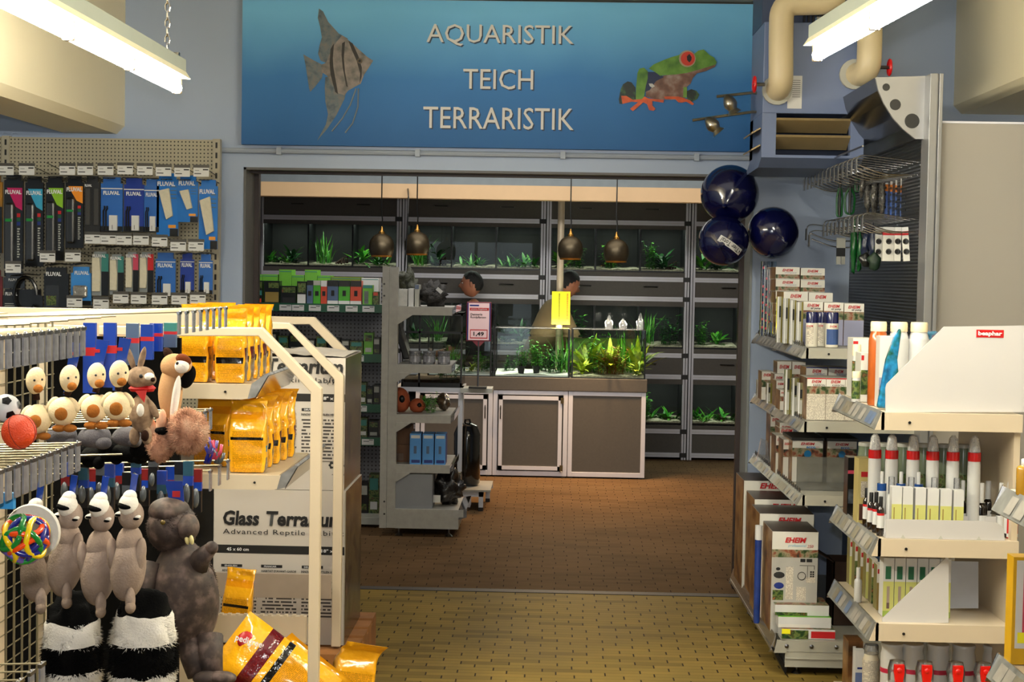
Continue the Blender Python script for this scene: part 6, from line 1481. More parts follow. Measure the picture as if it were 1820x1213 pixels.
b.box(X(1371), yy-.0014, Z(1070), X(1390), yy-.001, Z(1052), VEG); b.box(X(1394), yy-.0014, Z(1068), X(1407), yy-.001, Z(1010), GFP); b.box(X(1413), yy-.0014, Z(1070), X(1430), yy-.001, Z(1046), GFP); b.box(X(1430), yy-.0014, Z(1038), X(1446), yy-.001, Z(1028), GFP)
d = b; d.mat(DARK)
def ring(cx, cy, r_, m): d.tube([(X(cx)+r_*u*math.cos(q), yy-.0015, Z(cy)+r_*u*math.sin(q)) for q in [6.2832*i/16 for i in range(17)]], .0016, 4, m)
ring(1422, 1026, 7, DARK); d.ell((X(1382), yy-.001, Z(1025)), (10*u, .0008, 6*u), DARK, 14, 6); d.ell((X(1382), yy-.001, Z(1044)), (9*u, .0008, 6*u), BLUEI, 14, 6); d.ell((X(1380), yy-.001, Z(1014)), (4*u, .0008, 3*u), DARK, 10, 6)
d.box(X(1419), yy-.0016, Z(1001), X(1428), yy-.001, Z(995), DARK); d.box(X(1430), yy-.0016, Z(1001), X(1440), yy-.001, Z(995), DARK); d.tube([(X(1418), yy-.0015, Z(1007)), (X(1444), yy-.0015, Z(1007)), (X(1444), yy-.0015, Z(1014))], .001, 4); d.tube([(X(1432), yy-.0015, Z(1008)), (X(1432), yy-.0015, Z(1032))], .001, 4)
for q in range(2):
    for r_ in range(3): d.box(X(1437+q*4), yy-.0016, Z(1020+r_*4), X(1440+q*4), yy-.001, Z(1017+r_*4), BLACK)
d.build('diagram_print', o)
for k, (x0, y0, x1, y1, Y, z0, tp, bt, lb) in enumerate(((1389, 1122, 1484, 0, 6.13, zb2, FOL, WHT, 'flat leafy printed carton lying lowest before the diagram carton'), (1383, 1101, 1477, 1120, 6.15, None, LG, WHT, 'flat white carton with a lime top, second in the low pile'), (1377, 1081, 1473, 1099, 6.17, None, FOL, WHT, 'flat white carton on top of the low pile'))):
    if k == 0: y1 = zy(zb2, Y); prev = zb2+.001
    hh_ = (y1-y0)/ppm(Y) if k == 0 else (.043)
    carton('flat_carton', lb, 'box', x0, y1-hh_*ppm(Y), x1, y1, Y, .16, PAPER, [(0, .0, .5, .9, VEG), (.55, .1, 1, .8, REDI), (0, .5, .16, 1, YL)] if k == 0 else [(0, .0, .6, .3, VEG if k == 2 else WHT)], z0=prev, group='low pile of flat cartons', top=tp)
    prev += hh_+.002
tb = thing('blue_tube', 'tall slim blue plastic tube with a white cap standing before the big cartons', 'tube', (at(1347, 1000, 6.40).x, 6.40, zb2+.001))
hT = at(1347, 935, 6.40).z-zb2
B(mat('blue_translucent_tube', (.10, .22, .50), .12, var=.25, sc=20, coat=.8)).lathe([(.012, 0), (.0145, .01), (.0145, hT-.06)], 14).build('tube_body', tb, smooth=40); B(PAPER).lathe([(.0150, hT-.06), (.0150, hT), (.0, hT+.001)], 14).build('cap', tb, smooth=40)
FLP = B(mat('open_kraft_flap', (.22, .14, .08), .8, var=.3)); zf = zb2+.18
ob_ = thing('open_carton', 'open brown kraft carton with a raised flap beside the diagram carton', 'box', (at(1505, 1060, 6.45).x, 6.45, zb2+.001))
FLP.box(-.07, -.06, 0, .12, -.055, .27).box(-.07, .1, 0, .12, .105, .27).box(-.07, -.06, 0, -.065, .105, .27).box(.115, -.06, 0, .12, .105, .27).box(-.065, -.055, 0, .115, .1, .005).build('carton_body', ob_)
B(mat('open_kraft_flap', ())).prism([(-.07, .27), (-.17, .33), (-.172, .325), (-.07, .265)], -.055, .1).build('flap', ob_)
# ---------------------------------------------------------------- hooks and hanging goods on the ribbed panel
hk = thing('hook_rack', 'chrome wire hooks with small label holders fixed to the ribbed panel', 'hooks', (0, 0, 0))
def hk1(Y, z, xt, lab=True, drop=.05):
    b = B(CHROME); b.tube(arc([(XW, Y, z), (xt+.10, Y, z-.004), (xt, Y, z+.035), (xt, Y, z+.035)], 3), .0032, 6); b.tube(arc([(XW, Y, z+.05), (xt+.02, Y, z+.075), (xt-.01, Y, z+.07), (xt-.012, Y, z+.03)], 3), .0026, 5)
    h = b.build('hook', hk, smooth=50)
    if lab: B(mat('smoked_holder', (.38, .38, .38), .2, coat=.5)).box(xt-.016, Y-.018, z+.0, xt-.012, Y+.018, z+.055).build('label_holder', h)
Ys1 = [6.16+.095*i for i in range(14)]; Z1, Z2 = 2.03, 1.80
for i, y in enumerate(Ys1): hk1(y, Z1, 1.24)
for i, y in enumerate(Ys1[:10]): hk1(y, Z2, 1.27)
hk1(7.1, 1.755, 1.22); hk1(7.3, 1.79, 1.24)
B(CHROME).tube([(1.25, 6.15, Z1+.11), (1.25, 7.45, Z1+.11)], .004, 6).build('cross_wire', hk)
def strip(lab, x, ytop, ybot, Y, w_px, cols, cat='pack', tilt=0, grp=None, name='slim_pack'):
    """slim hanging pack made of stacked colour zones, swung about its hook by tilt"""
    p = at(x, ytop, Y); h_ = (ybot-ytop)/ppm(Y); w_ = w_px/ppm(Y)
    o = thing(name, lab, cat, (p.x, Y, p.z), group=grp, rot=(0, tilt, 0))
    b = B(); v = 0
    for f_, m in cols: b.box(-w_/2, -.006, -h_*(v+f_), w_/2, .006, -h_*v, m); v += f_
    b.build('card', o); return o, w_, h_
BPK = mat('blue_pack', (.22, .34, .60), .3, var=.12, coat=.4); OPK = mat('amber_pack', (.80, .45, .12), .3, var=.3, sc=40)
for i in range(6):
    o, w_, h_ = strip(f'slim blue and amber pack, {["first", "second", "third", "fourth", "fifth", "sixth"][i]} from the clear blisters under the canopy', 1578+i*9.3, 311+i*.6, 387+i*1.4, 6.7-i*.085, 8.5, [(.22, PAPER), (.16, OPK), (.62, BPK)], grp='blue and amber packs on the upper hooks', tilt=-.05*(i == 5))
    b = B(BLACK)
    for q in range(4): b.ell((-w_*.45, -.008, -h_*(.3+.15*q)), (.004, .004, .006), None, 8, 5)
    b.build('black_beads', o)
SC = mat('suction_cup', (.10, .10, .10), .2, coat=.5)
for i, (x, w_, Y) in enumerate(((1562, 12, 6.5), (1580, 21, 6.33), (1596, 11, 6.26), (1608, 11, 6.2))):
    o, ww, hh_ = strip(f'white card of black suction cups, {["behind the widest card", "widest of the four", "third towards the upright", "nearest the silver upright"][i]}', x, 404, 464, Y, w_, [(.12, PAPER), (.12, REDI if i else PAPER), (.76, WHT)], grp='suction cup cards on the lower hooks', tilt=-.08*(i == 3), name='suction_cup_card')
    b = B(SC)
    for q in (.42, .72): b.lathe([(.0125, 0), (.009, .006), (.005, .012), (.006, .018)], 12, (0, -.006, -hh_*q), M=rotm(R(90)))
    b.build('suction_cup', o, smooth=40)
CLB2 = mat('clear_blister_metal', (.38, .37, .35), .12, .5, var=.7, sc=50, coat=.8, bump=.8)
def bagblob(name, lab, x, y, wp, hp, Y, m, seed, grp=None, cat='pack'):
    c = at(x, y+hp/2, Y); u = 1/ppm(Y); b = B(m); b.ell((0, 0, 0), (wp*u/2, .02, hp*u/2), None, 16, 12)
    out = []
    for v in b.v: v = Vector(v); n = mnoise.noise(v*40+Vector((seed, 0, 0))); out.append(tuple(v*(1+.55*n)+Vector((0, 0, hp*u/2))))
    b.v = out; b.tube([(0, 0, hp*u*.9), (0, 0, hp*u*1.25)], .003, 4, m)
    return tag(b.build(name, loc=(c.x, Y, c.z), smooth=True), lab, cat, grp)
for i, (x, y, wp, hp) in enumerate(((1541, 348, 14, 62), (1554, 343, 16, 74), (1566, 348, 12, 60), (1532, 330, 10, 44))):
    bagblob('clear_blister', f'clear blister with shiny metal parts, {["beside the green net", "largest of the group", "touching the blue packs", "small one highest up"][i]}', x, y, wp, hp, 6.85-i*.08, CLB2, i, 'clear blisters on the upper hooks')
GNET = mat('green_net_frame', (.03, .32, .12), .3, coat=.4)
for i, (x, y0, y1, wp, Y) in enumerate(((1493, 334, 384, 10, 7.0), (1511, 335, 380, 18, 6.95), (1524, 316, 340, 8, 6.9))):
    p = at(x, y0, Y); u = 1/ppm(Y); h_ = (y1-y0)*u; w_ = wp*u/2
    o = thing('fish_net', ['narrow green handled fish net hanging nearest the blue wall', 'wide green framed fish net beside the narrow one', 'short green net handle hanging higher up'][i], 'net', (p.x, Y, p.z), group='green fish nets on the upper hooks')
    B(GNET).tube(arc([(-w_*.2, 0, 0), (-w_, 0, -h_*.3), (-w_*.8, 0, -h_), (w_*.8, 0, -h_), (w_, 0, -h_*.3), (w_*.2, 0, 0)], 4), .005, 6).build('net_frame', o, smooth=50)
    B(mat('dark_handle_wire', (.10, .08, .07), .5)).tube([(0, 0, -h_), (0, .0, .08)], .006, 6).build('handle', o)
for i, (x, y, wp, hp, m_) in enumerate(((1517, 442, 12, 78, GNET), (1527, 446, 9, 70, GNET), (1538, 438, 16, 50, mat('dark_blue_sheaf', (.10, .14, .24), .3, var=.4, sc=50)), (1550, 436, 12, 52, mat('dark_blue_sheaf', ())), (1541, 462, 26, 24, mat('black_clip_pile', (.05, .06, .05), .3, var=.9, sc=60, coat=.5)), (1553, 464, 22, 34, mat('dark_green_mesh', (.06, .16, .09), .6, var=.5)))):
    bagblob('hanging_pack', ['long green tongs hanging nearest the blue wall', 'second green tongs beside the first', 'sheaf of dark blue stems on the lower hooks', 'second sheaf of blue stems beside the suction cup cards', 'bunch of black clips below the blue stems', 'dark green mesh bag lowest under the hooks'][i], x, y, wp, hp, 6.7-i*.06, m_, i+9, 'packs on the lower hooks')
o, w_, h_ = strip('small silver and black pack alone on the farthest lower hook', 1495, 423, 470, 7.0, 15, [(.38, GREYW), (.32, BLACK), (.30, GREYW)]); B(CHROME).box(-.002, -.008, -h_, .002, -.006, -h_*.7).build('slot', o)
SPR = mat('chrome_spring', (.85, .85, .85), .12, 1)
for i, (x, y, Y) in enumerate(((1632, 318, 6.2), (1615, 412, 6.35), (1622, 411, 6.28), (1629, 410, 6.2))):
    p = at(x, y, Y); b = B(SPR); b.tube([(.006*math.cos(q*1.2), .006*math.sin(q*1.2), -.0016*q) for q in range(40)], .0022, 4)
    tag(b.build('clamp_spring', loc=p, smooth=True), ['chrome spring clamp hanging beside the blue and amber packs', 'chrome spring clamp nearest the suction cup cards', 'middle chrome spring clamp of the lower three', 'chrome spring clamp nearest the silver upright, lower row'][i], 'clamp', 'chrome spring clamps')
# ================================================================ care-product shelf, nearer the camera
YK, YK2 = 4.9, 5.58
XK = at(1555, 764, YK).x; XKR = at(1818, 750, YK).x
ks = thing('care_shelf', 'cream metal end shelves with care products in the near aisle', 'shelf', (0, 0, 0))
KZ = [at(1600, y, YK).z for y in (734, 959, 1110)]
for z in KZ: shelfR(ks, z, .057, YK, YK2, XK, XKR, CREAM, 1)
B(CREAM).box(XKR-.02, YK+.02, .03, XKR+.0, YK2, KZ[0]-.06).build('back_panel', ks)
B(CREAM).box(XK+.02, YK, .08, XKR, YK2, .12).box(XK+.04, YK+.02, .0, XKR, YK2, .08).build('base_deck', ks)
K1, K2, K3, K4 = KZ[0]+.001, KZ[1]+.001, KZ[2]+.001, .121
def panel(name, lab, pts, Y, m, th_=.004):
    P = [at(x, y, Y) for x, y in pts]; o = thing(name, lab, 'divider', (0, Y, 0)); zmin = min(p.z for p in P)
    B(m).prism([(p.x, p.z) for p in P], 0, th_).build('board', o); return o
WB = mat('glossy_white_board', (.76, .75, .74), .25, var=.01, coat=.2)
o = panel('shelf_divider', 'large white slanted shelf divider with a small red label', [(1574, 733), (1574, 690), (1576, 683), (1678, 581), (1830, 579), (1830, 733)], 4.93, WB, .005)
a, b_ = at(1735, 600, 4.93), at(1784, 587, 4.93); B(RED).box(a.x, -.0012, a.z, b_.x, 0, b_.z).build('red_label', o)
txt(o, 'beaphar', (a.x+b_.x)/2, -.003, (a.z+b_.z)/2-.001, (b_.x-a.x)*.88, (b_.z-a.z)*.72, WHITEI, bold=.04)
panel('shelf_divider', 'white triangular divider leaning before the lime cartons on the third shelf', [(1568, 1108), (1568, 1100), (1662, 1010), (1686, 988), (1686, 1108)], 4.93, WB)
panel('shelf_divider', 'plain white rectangular panel behind the triangular divider', [(1687, 1082), (1687, 998), (1739, 999), (1739, 1082)], 5.12, mat('blueish_white_board', (.74, .76, .80), .3))
COVER = glassmat('soft_clear_cover', refl=.5, rough=.15, base=.25, basecol=(.85, .85, .83))
def bottle(name, lab, cat, x, wpx, ytop, z0, Y, body, cap, capf=.12, neck=.5, collar=None, grp=None, label=None, shape=None):
    u = 1/ppm(Y); r_ = wpx*u/2; yb_ = zy(z0, Y, 1650); h_ = (yb_-ytop)*u; p = at(x, ytop, Y)
    o = thing(name, lab, cat, (p.x, Y, z0), group=grp)
    c = 1-capf
    B(body).lathe([(r_*.92, 0), (r_, h_*.02), (r_, h_*(c-.12)), (r_*.9, h_*(c-.06)), (r_*neck, h_*(c-.01)), (r_*neck, h_*c)], 20).build('bottle_body', o, smooth=45)
    if shape == 'spout':
        B(cap).prism([(-r_*.85, h_*c), (r_*.85, h_*c), (r_*.8, h_*(c+.03)), (r_*.55, h_*.98), (0, h_), (-r_*.5, h_*.99), (-r_*.8, h_*(c+.04))], -r_*.5, r_*.5).build('spout_cap', o, smooth=30, bevel=.003)
        B(COVER).lathe([(r_*.9, h_*c), (r_*.85, h_*(c+.04)), (r_*.7, h_*.97), (r_*.3, h_*1.01)], 16, cap=False).build('clear_cover', o, smooth=45)
    else: B(cap).lathe([(r_*(neck+.06), h_*(c-.005)), (r_*(neck+.06), h_*.98), (r_*neck, h_), (0, h_)], 18).build('cap', o, smooth=45)
    if collar: B(collar[0]).lathe([(r_*1.02, h_*collar[1]), (r_*1.02, h_*collar[2])], 20, cap=True).build('collar', o, smooth=45)
    if label: B(label[0]).lathe([(r_*1.01, h_*label[1]), (r_*1.01, h_*label[2])], 20, cap=False).build('bottle_label', o, smooth=45)
    return o, r_, h_
CRC = mat('cream_cap', (.88, .82, .68), .4); ORB = mat('orange_liquid', (.66, .33, .12), .2, var=.1, coat=.4); WPL = mat('white_plastic', (.78, .78, .77), .3, var=.01, coat=.2)
for i, (x, b_, lb) in enumerate(((1562, ORB, 'with orange contents, nearest the price rail'), (1598, WPL, 'white, middle of three behind the big divider'), (1634, WPL, 'white, half hidden behind the big divider'))):
    bottle('cream_capped_bottle', 'wide cream-capped bottle '+lb, 'bottle', x, 34 if i == 0 else 36, 573, K1, 5.18, b_, CRC, .11, .78, label=(PAPER, .45, .80) if i else None, grp='cream-capped bottles')
carton('tall_carton', 'tall white carton beside the orange bottle', 'box', 1561, 597, 1586, zy(K1, 5.1, 1600), 5.08, .06, WHT, [(0, .25, 1, .42, LIL), (0, 0, 1, .25, FOL)], z0=K1)
BFO = photoprint('blue_foil_print', [(.06, .20, .32), (.15, .50, .70), (.10, .30, .22), (.35, .60, .70)], 14, .15)
def sachet(lab, pts, Y, m, grp='foil sachets on the care shelf'):
    P = [at(x, y, Y) for x, y in pts]; o = tag(B(m).prism([(p.x, p.z) for p in P], 0, .03).build('foil_sachet', loc=(0, Y, 0), bevel=.008), lab, 'sachet', grp)
sachet('bright blue foil sachet tapering to a point before the white carton', [(1560, zy(K1, 5.0, 1600)-2), (1576, 640), (1590, 600), (1601, 584), (1603, 592), (1596, 640), (1600, 690), (1592, zy(K1, 5.0, 1600)-2)], 5.0, BFO)
sachet('purple and clear foil sachet behind the slanted divider edge', [(1600, 700), (1604, 640), (1618, 600), (1624, 586), (1645, 588), (1640, 620), (1640, 700)], 5.3, photoprint('purple_foil', [(.25, .20, .40), (.50, .50, .62), (.20, .25, .45), (.6, .5, .5)], 14, .15))
sachet('dark blue patterned sachet highest behind the slanted divider', [(1626, 700), (1628, 650), (1645, 589), (1668, 589), (1672, 700)], 5.35, photoprint('navy_foil', [(.08, .15, .25), (.20, .40, .50), (.5, .3, .3), (.12, .2, .35)], 18, .15))
for i, (x0, y0, x1, Y, lb) in enumerate(((1514, 601, 1549, 5.50, 'tall white leafy carton at the far end'), (1529, 627, 1548, 5.3, 'smaller leafy carton beside the orange bottle'))):
    carton('leafy_carton', lb+' of the care shelf', 'box', x0, y0, x1, zy(K1, Y, 1530), Y, .1, WHT, [(0, .15, 1, .65, VEG), (0, .85, .25, .95, REDI)], z0=K1, side=WHT)
for i, (x, yt, Y) in enumerate(((1523, 614, 5.42), (1522, 662, 5.3))):
    bottle('lidded_jar', ['cream-lidded jar with a leafy label, taller of two by the rail end', 'cream-lidded jar with a leafy label, lower one at the rail'][i], 'jar', x, 15, yt, K1, Y, WPL, CRC, .2, .95, label=(VEG, .1, .7), grp='lidded jars at the rail end')
# second level: six white bottles with red collars
REDC = mat('red_collar', (.72, .05, .06), .3, coat=.3)
for i, x in enumerate((1556, 1586, 1624, 1659, 1695, 1733)):
    bottle('spout_bottle', f'white spout bottle with a red collar, {["first, nearest the price rail", "second from the price rail", "third from the price rail", "fourth from the price rail", "fifth from the price rail", "last, nearest the plain panel"][i]}', 'bottle', x, 22.5, 774, K2, 5.12-.02*i, WPL, WPL, .16, .85, collar=(REDC, .75, .84), grp='white spout bottles with red collars', shape='spout')
GBT = mat('green_grey_bottle', (.42, .47, .38), .25, var=.15, coat=.4)
for i, x in enumerate((1539, 1572, 1606, 1642, 1678, 1713)):
    bottle('green_bottle', f'greenish bottle behind the spout bottles, {["first", "second", "third", "fourth", "fifth", "sixth"][i]} from the price rail', 'bottle', x, 28, 788, K2, 5.36, GBT, GREYW, .04, .9, label=(VEG, .2, .6), grp='greenish bottles in the rear row')
carton('dark_carton', 'tall black carton with a pale dog picture at the far end', 'box', 1505, 812, 1522, zy(K2, 5.4, 1515), 5.38, .07, BCARD, [(0, .72, 1, .78, mat('pink_print', ())), (.1, .2, .8, .45, photoprint('dog_print', [(.03, .03, .05), (.35, .38, .42)], 30))], z0=K2)
carton('yellow_carton', 'tall yellow-beige carton with a brown dog picture', 'box', 1524, 812, 1546, zy(K2, 5.24, 1530), 5.2, .08, mat('straw_card', (.72, .66, .42), .4), [(.2, .72, .9, .80, REDI), (.2, .4, .7, .65, GFP), (.1, .05, .6, .3, mat('dog_brown', (.28, .14, .08), .6, var=.4, sc=30))], z0=K2)
AMB = mat('amber_glass', (.10, .05, .03), .1, coat=.6)
for i, (x, yt, Y) in enumerate(((1541, 869, 5.14), (1549, 877, 5.08), (1558, 876, 5.02), (1566, 884, 4.96))):
    bottle('dropper_bottle', f'little amber dropper bottle with a red and white label, {["furthest back", "second", "third", "foremost"][i]} by the rail', 'bottle', x, 13, yt, K2, Y, AMB, BLACK, .25, .5, label=(PAPER, .2, .55), collar=(REDI, .52, .58), grp='amber dropper bottles by the rail')
for i, x in enumerate((1568, 1602, 1633)):
    bottle('blue_collar_bottle', f'white dropper bottle with a blue collar, {["nearest the rail", "middle", "third"][i]} behind the lime cartons', 'bottle', x, 16, 839, K2, 5.05, WPL, WPL, .18, .35, collar=(mat('blue_collar', (.08, .25, .50), .3), .68, .8), grp='blue-collared dropper bottles')
LIME = smallprint('lime_fine_print', (.74, .76, .36), (.55, .58, .22), .009, .02, .5); LIMG = mat('pale_lime_print', (.76, .76, .44), .4, var=.05)
for i, (x0, x1) in enumerate(((1583.5, 1601.5), (1603, 1621), (1625.5, 1644), (1647, 1667), (1670, 1690), (1693.5, 1711.5))):
    carton('lime_carton', f'slim white and lime carton in the white tray, {["first", "second", "third", "fourth", "fifth", "sixth"][i]} from the rail', 'box', x0, 865+i*.8, x1, zy(K2, 4.97, 1650)-7, 4.955, .035, PAPER, [(0, 0, 1, .62, LIMG), (.2, .2, .3, .55, TANP)], z0=K2+7/ppm(4.97), group='white and lime cartons in the tray')
for i, x in enumerate((1585, 1620, 1661, 1701)):
    bottle('clear_capped_bottle', f'small bottle with a shiny clear cap, {["first", "second", "third", "fourth"][i]} behind the lime cartons', 'bottle', x, 15, 848, K2, 5.0, WPL, CLEAR, .3, .7, grp='clear-capped bottles behind the lime cartons')
tr_ = thing('display_tray', 'low white card tray holding the lime cartons on the second shelf', 'tray', (0, 4.91, K2))
a, b_ = at(1574, 960, 4.91).x, at(1786, 960, 4.91).x; hT = 34/ppm(4.91)
B(WB).prism([(a, 0), (b_, 0), (b_-.006, hT*.7), (b_-.03, hT*.95), (b_-.07, hT), (a, hT)], 0, .003).build('tray_front', tr_); B(WB).box(a, .003, 0, b_, .10, .004).box(a, .10, 0, b_, .103, hT).build('tray_base', tr_)
b = B(GREYW)
for x in (1605, 1672, 1740): b.prism([(at(x, 950, 4.91).x-.008, 0), (at(x, 950, 4.91).x+.008, 0), (at(x, 950, 4.91).x, .012)], -.0005, 0)
b.build('tray_notch', tr_)
DKB = mat('dark_brown_glass', (.05, .03, .03), .12, coat=.5)
for i, (x, yt, Y, wp) in enumerate(((1744, 856, 5.03, 24), (1757, 852, 5.16, 20), (1712, 852, 5.05, 16), (1780, 855, 5.02, 16), (1795, 853, 4.97, 16))):
    bottle('dropper_bottle', f'dark bottle with a tall white dropper cap, {["largest, in the middle of the tray end", "just behind the largest", "beside the sixth lime carton", "second from the shelf back", "nearest the shelf back"][i]}', 'bottle', x, wp, yt, K2+.0, Y, DKB, WPL, .38, .42, label=(PAPER, .08, .38), grp='dark bottles with white dropper caps')
bottle('red_label_bottle', 'small bottle with a red label at the back end of the second shelf', 'bottle', 1800, 20, 905, K2, 4.96, mat('red_label_body', (.75, .07, .09), .4), DKB, .12, .8, label=(PAPER, .05, .18))
# third level
for i in range(6):
    x0 = 1568+i*20.2; Y = 5.0
    o = carton('lime_box', f'white and lime carton, green panel, {["first", "second", "third", "fourth", "fifth", "sixth"][i]} from the rail on the third shelf', 'box', x0, 993, x0+19, zy(K3, Y, 1600), Y, .06, PAPER, [(0, .0, 1, .60, LIMG), (.2, .64, .72, .86, mat('bottle_green_panel', (.13, .38, .26), .4)), (.35, .2, .62, .52, mat('small_bottle_picture', (.62, .55, .50), .4)), (.35, .14, .62, .24, mat('grey_brown_picture', (.38, .30, .28), .4)), (0, 0, 1, .10, mat('olive_lime_print', (.55, .64, .28), .4))], z0=K3, group='lime cartons on the third shelf')
for i, (x, y0, wp, Y) in enumerate(((1509, 956, 10, 5.52), (1518, 964, 10, 5.44), (1528, 975, 11, 5.36), (1538, 985, 11, 5.28), (1548, 995, 10, 5.2), (1557, 1004, 10, 5.1))):
    carton('small_medicine_box', f'little olive and white carton, {["farthest", "second", "third", "fourth", "fifth", "nearest"][i]} along the rail of the third shelf', 'box', x, y0, x+wp, zy(K3, Y, 1530), Y, .05, WHT, [(0, 0, 1, .6, [LIMG, VEG, TANP][i % 3]), (.1, .8, .7, .9, REDI)], z0=K3, group='little cartons along the rail of the third shelf', side=mat('olive_side', (.45, .42, .2), .4, var=.3))
bottle('white_nozzle', 'white cone-shaped nozzle standing at the rail of the third shelf', 'nozzle', 1526, 14, 1012, K3, 5.22, WPL, WPL, .3, .5)
# lowest level
REDT = mat('red_trigger', (.85, .06, .05), .25, coat=.4)
for i, x in enumerate((1594, 1643, 1698, 1747)):
    o, r_, h_ = bottle('trigger_bottle', f'white bottle with a covered red trigger, {["first", "second", "third", "fourth"][i]} from the rail', 'spray bottle', x, 40, 1200, K4, 4.94, WPL, WPL, .1, .5, grp='red trigger bottles on the lowest shelf')
    zt_ = h_+.005
    B(REDT).prism([(-.016, zt_+.03), (.016, zt_+.03), (.017, zt_+.005), (.012, zt_-.03), (.013, zt_-.055), (-.013, zt_-.055), (-.012, zt_-.03), (-.017, zt_+.005)], -.035, -.022).ell((0, -.035, zt_+.012), (.009, .004, .009)).build('trigger', o, bevel=.003)
    B(CLEARB).lathe([(.028, zt_-.06), (.03, zt_+.01), (.024, zt_+.035), (.0, zt_+.04)], 16, cap=False).build('clear_cover', o, smooth=45)
for i, x in enumerate((1586, 1622, 1668, 1714, 1768)):
    o, r_, h_ = bottle('white_canister', f'tall white canister with a crimson stripe, {["first", "second", "third", "fourth", "fifth"][i]} from the rail behind the triggers', 'canister', x, 40, 1146, K4, 5.12, WPL, WPL, .03, .95, collar=(mat('crimson_stripe', (.70, .12, .25), .4), .62, .68), grp='white canisters behind the triggers')
bottle('shampoo_bottle', 'cream bottle with a red mark and fine print at the lowest rail', 'bottle', 1549, 30, 1150, K4, 5.3, mat('cream_bottle', (.82, .78, .68), .3), CLEAR, .15, .8, label=(GFP, .15, .75))
carton('tall_brown_carton', 'tall brown-sided carton at the far end of the lowest level', 'box', 1506, 1140, 1532, zy(K4, 5.48, 1515), 5.46, .1, BRN, [(.3, .1, .5, .9, PAPER), (.55, .4, .95, .8, LG)], z0=K4)
carton('white_blue_carton', 'narrow white carton with a blue lower part at the lowest rail', 'box', 1519, 1157, 1535, zy(K4, 5.36, 1525), 5.34, .04, PAPER, [(0, 0, 1, .55, mat('denim_print', (.35, .42, .60), .4)), (.2, .62, .8, .66, BLUEI)], z0=K4)
# nearest unit (only its far end shows)
ns = thing('near_care_shelf', 'nearest cream shelf unit with blurred price rails, cut by the frame edge', 'shelf', (0, 0, 0))
XN = at(1768, 896, 3.57).x
for z in (at(1775, 868, 3.57).z, at(1775, 1165, 3.57).z): shelfR(ns, z, .057, 2.9, 3.56, XN, XN+.45, CREAM, 1)
B(CREAM).box(XN+.44, 2.9, .0, XN+.46, 3.56, 1.2).build('back_panel', ns); B(CREAM).box(XN+.03, 2.9, 0, XN+.44, 3.56, .12).build('base_deck', ns)
zn1, zn2 = at(1775, 868, 3.57).z+.001, at(1775, 1165, 3.57).z+.001
carton('yellow_booklet_pack', 'yellow and white pack standing on the nearest shelf unit', 'pack', 1796, 990, 1870, zy(zn2, 3.48, 1800), 3.48, .05, mat('mustard_card', (.80, .62, .08), .4), [(.08, .15, 1, .97, PAPER), (.14, .2, 1, .3, YL), (.25, .3, .3, .95, mat('pink_print', ()))], z0=zn2)
bottle('honey_bottle', 'golden bottle with a white cap on the nearest shelf unit', 'bottle', 1826, 36, 812, zn1, 3.45, mat('golden_liquid', (.62, .46, .12), .2, coat=.4), WPL, .15, .5)
# ================================================================ toy rack in the near aisle
def plush(name, c1, c2=None, bump=.22): return mat(name, c1, .95, col2=c2, sc=25, var=.07, bump=bump, bsc=260, spec=.1)
PCR = plush('cream_plush', (.90, .82, .66)); PTAN = plush('tan_plush', (.72, .56, .40)); PBR = plush('golden_brown_plush', (.62, .38, .16)); PDB = plush('dark_brown_plush', (.17, .10, .07))
PGY = plush('grey_plush', (.56, .49, .44), (.62, .55, .50)); PBK = plush('black_plush', (.02, .02, .02)); PWH = plush('white_plush', (.88, .86, .82)); PBE = photoprint('beaver_plush', [(.13, .09, .075), (.23, .175, .15), (.40, .33, .30)], 42, .7)  # lightest beaver tone puts the silvery sheen into the fur colour
PPK = photoprint('pinkish_fur', [(.55, .36, .26), (.80, .60, .48), (.88, .74, .62)], 35, .95); PFX = photoprint('knobbly_brown_plush', [(.42, .33, .25), (.60, .50, .40)], 90, .95)
CARDB = mat('toy_blue_card', (.06, .22, .60), .25, var=.08, coat=.4)
def lump(b, c, r_, m, seed=0, rough=.12, fr=30, seg=20, rings=14, M=None):
    n0 = len(b.v); b.ell(c, r_, m, seg, rings, M); c = Vector(c)
    for i in range(n0, len(b.v)):
        v = Vector(b.v[i]); n = mnoise.noise(v*fr+Vector((seed, seed*.7, 0))); b.v[i] = tuple(c+(v-c)*(1+rough*n))
    return b
def tufts(b, c, r_, m, n, L_, seed, w_=.0016, down=.3, zones=None):
    """short fur tufts standing out of an ellipsoid"""
    rnd = random.Random(seed); c = Vector(c)
    for i in range(n):
        z = rnd.uniform(-1, 1); a = rnd.uniform(0, 6.2832); q = math.sqrt(1-z*z); d = Vector((q*math.cos(a), q*math.sin(a), z))
        p = c+Vector((d.x*r_[0], d.y*r_[1], d.z*r_[2]))*.96; nrm = Vector((d.x/r_[0], d.y/r_[1], d.z/r_[2])).normalized()
        t = (nrm+Vector((rnd.uniform(-.5, .5), rnd.uniform(-.5, .5), rnd.uniform(-.5, .5)-down))).normalized(); s_ = t.orthogonal().normalized()*w_*rnd.uniform(.7, 1.6)
        l = L_*rnd.uniform(.5, 1.1); s2 = t.cross(s_).normalized()*s_.length
        mm = zones(p.z) if zones else m
        b.add([p-s_, p+s_, p+s2, p+t*l], [(0, 1, 3), (1, 2, 3), (2, 0, 3)], mm)
def eyeset(t, pts, r_=.004, m=None):
    for p in pts: B(m or BLACK).ell(p, r_, None, 10, 6).build('eye', t, smooth=True)
XT = -.80
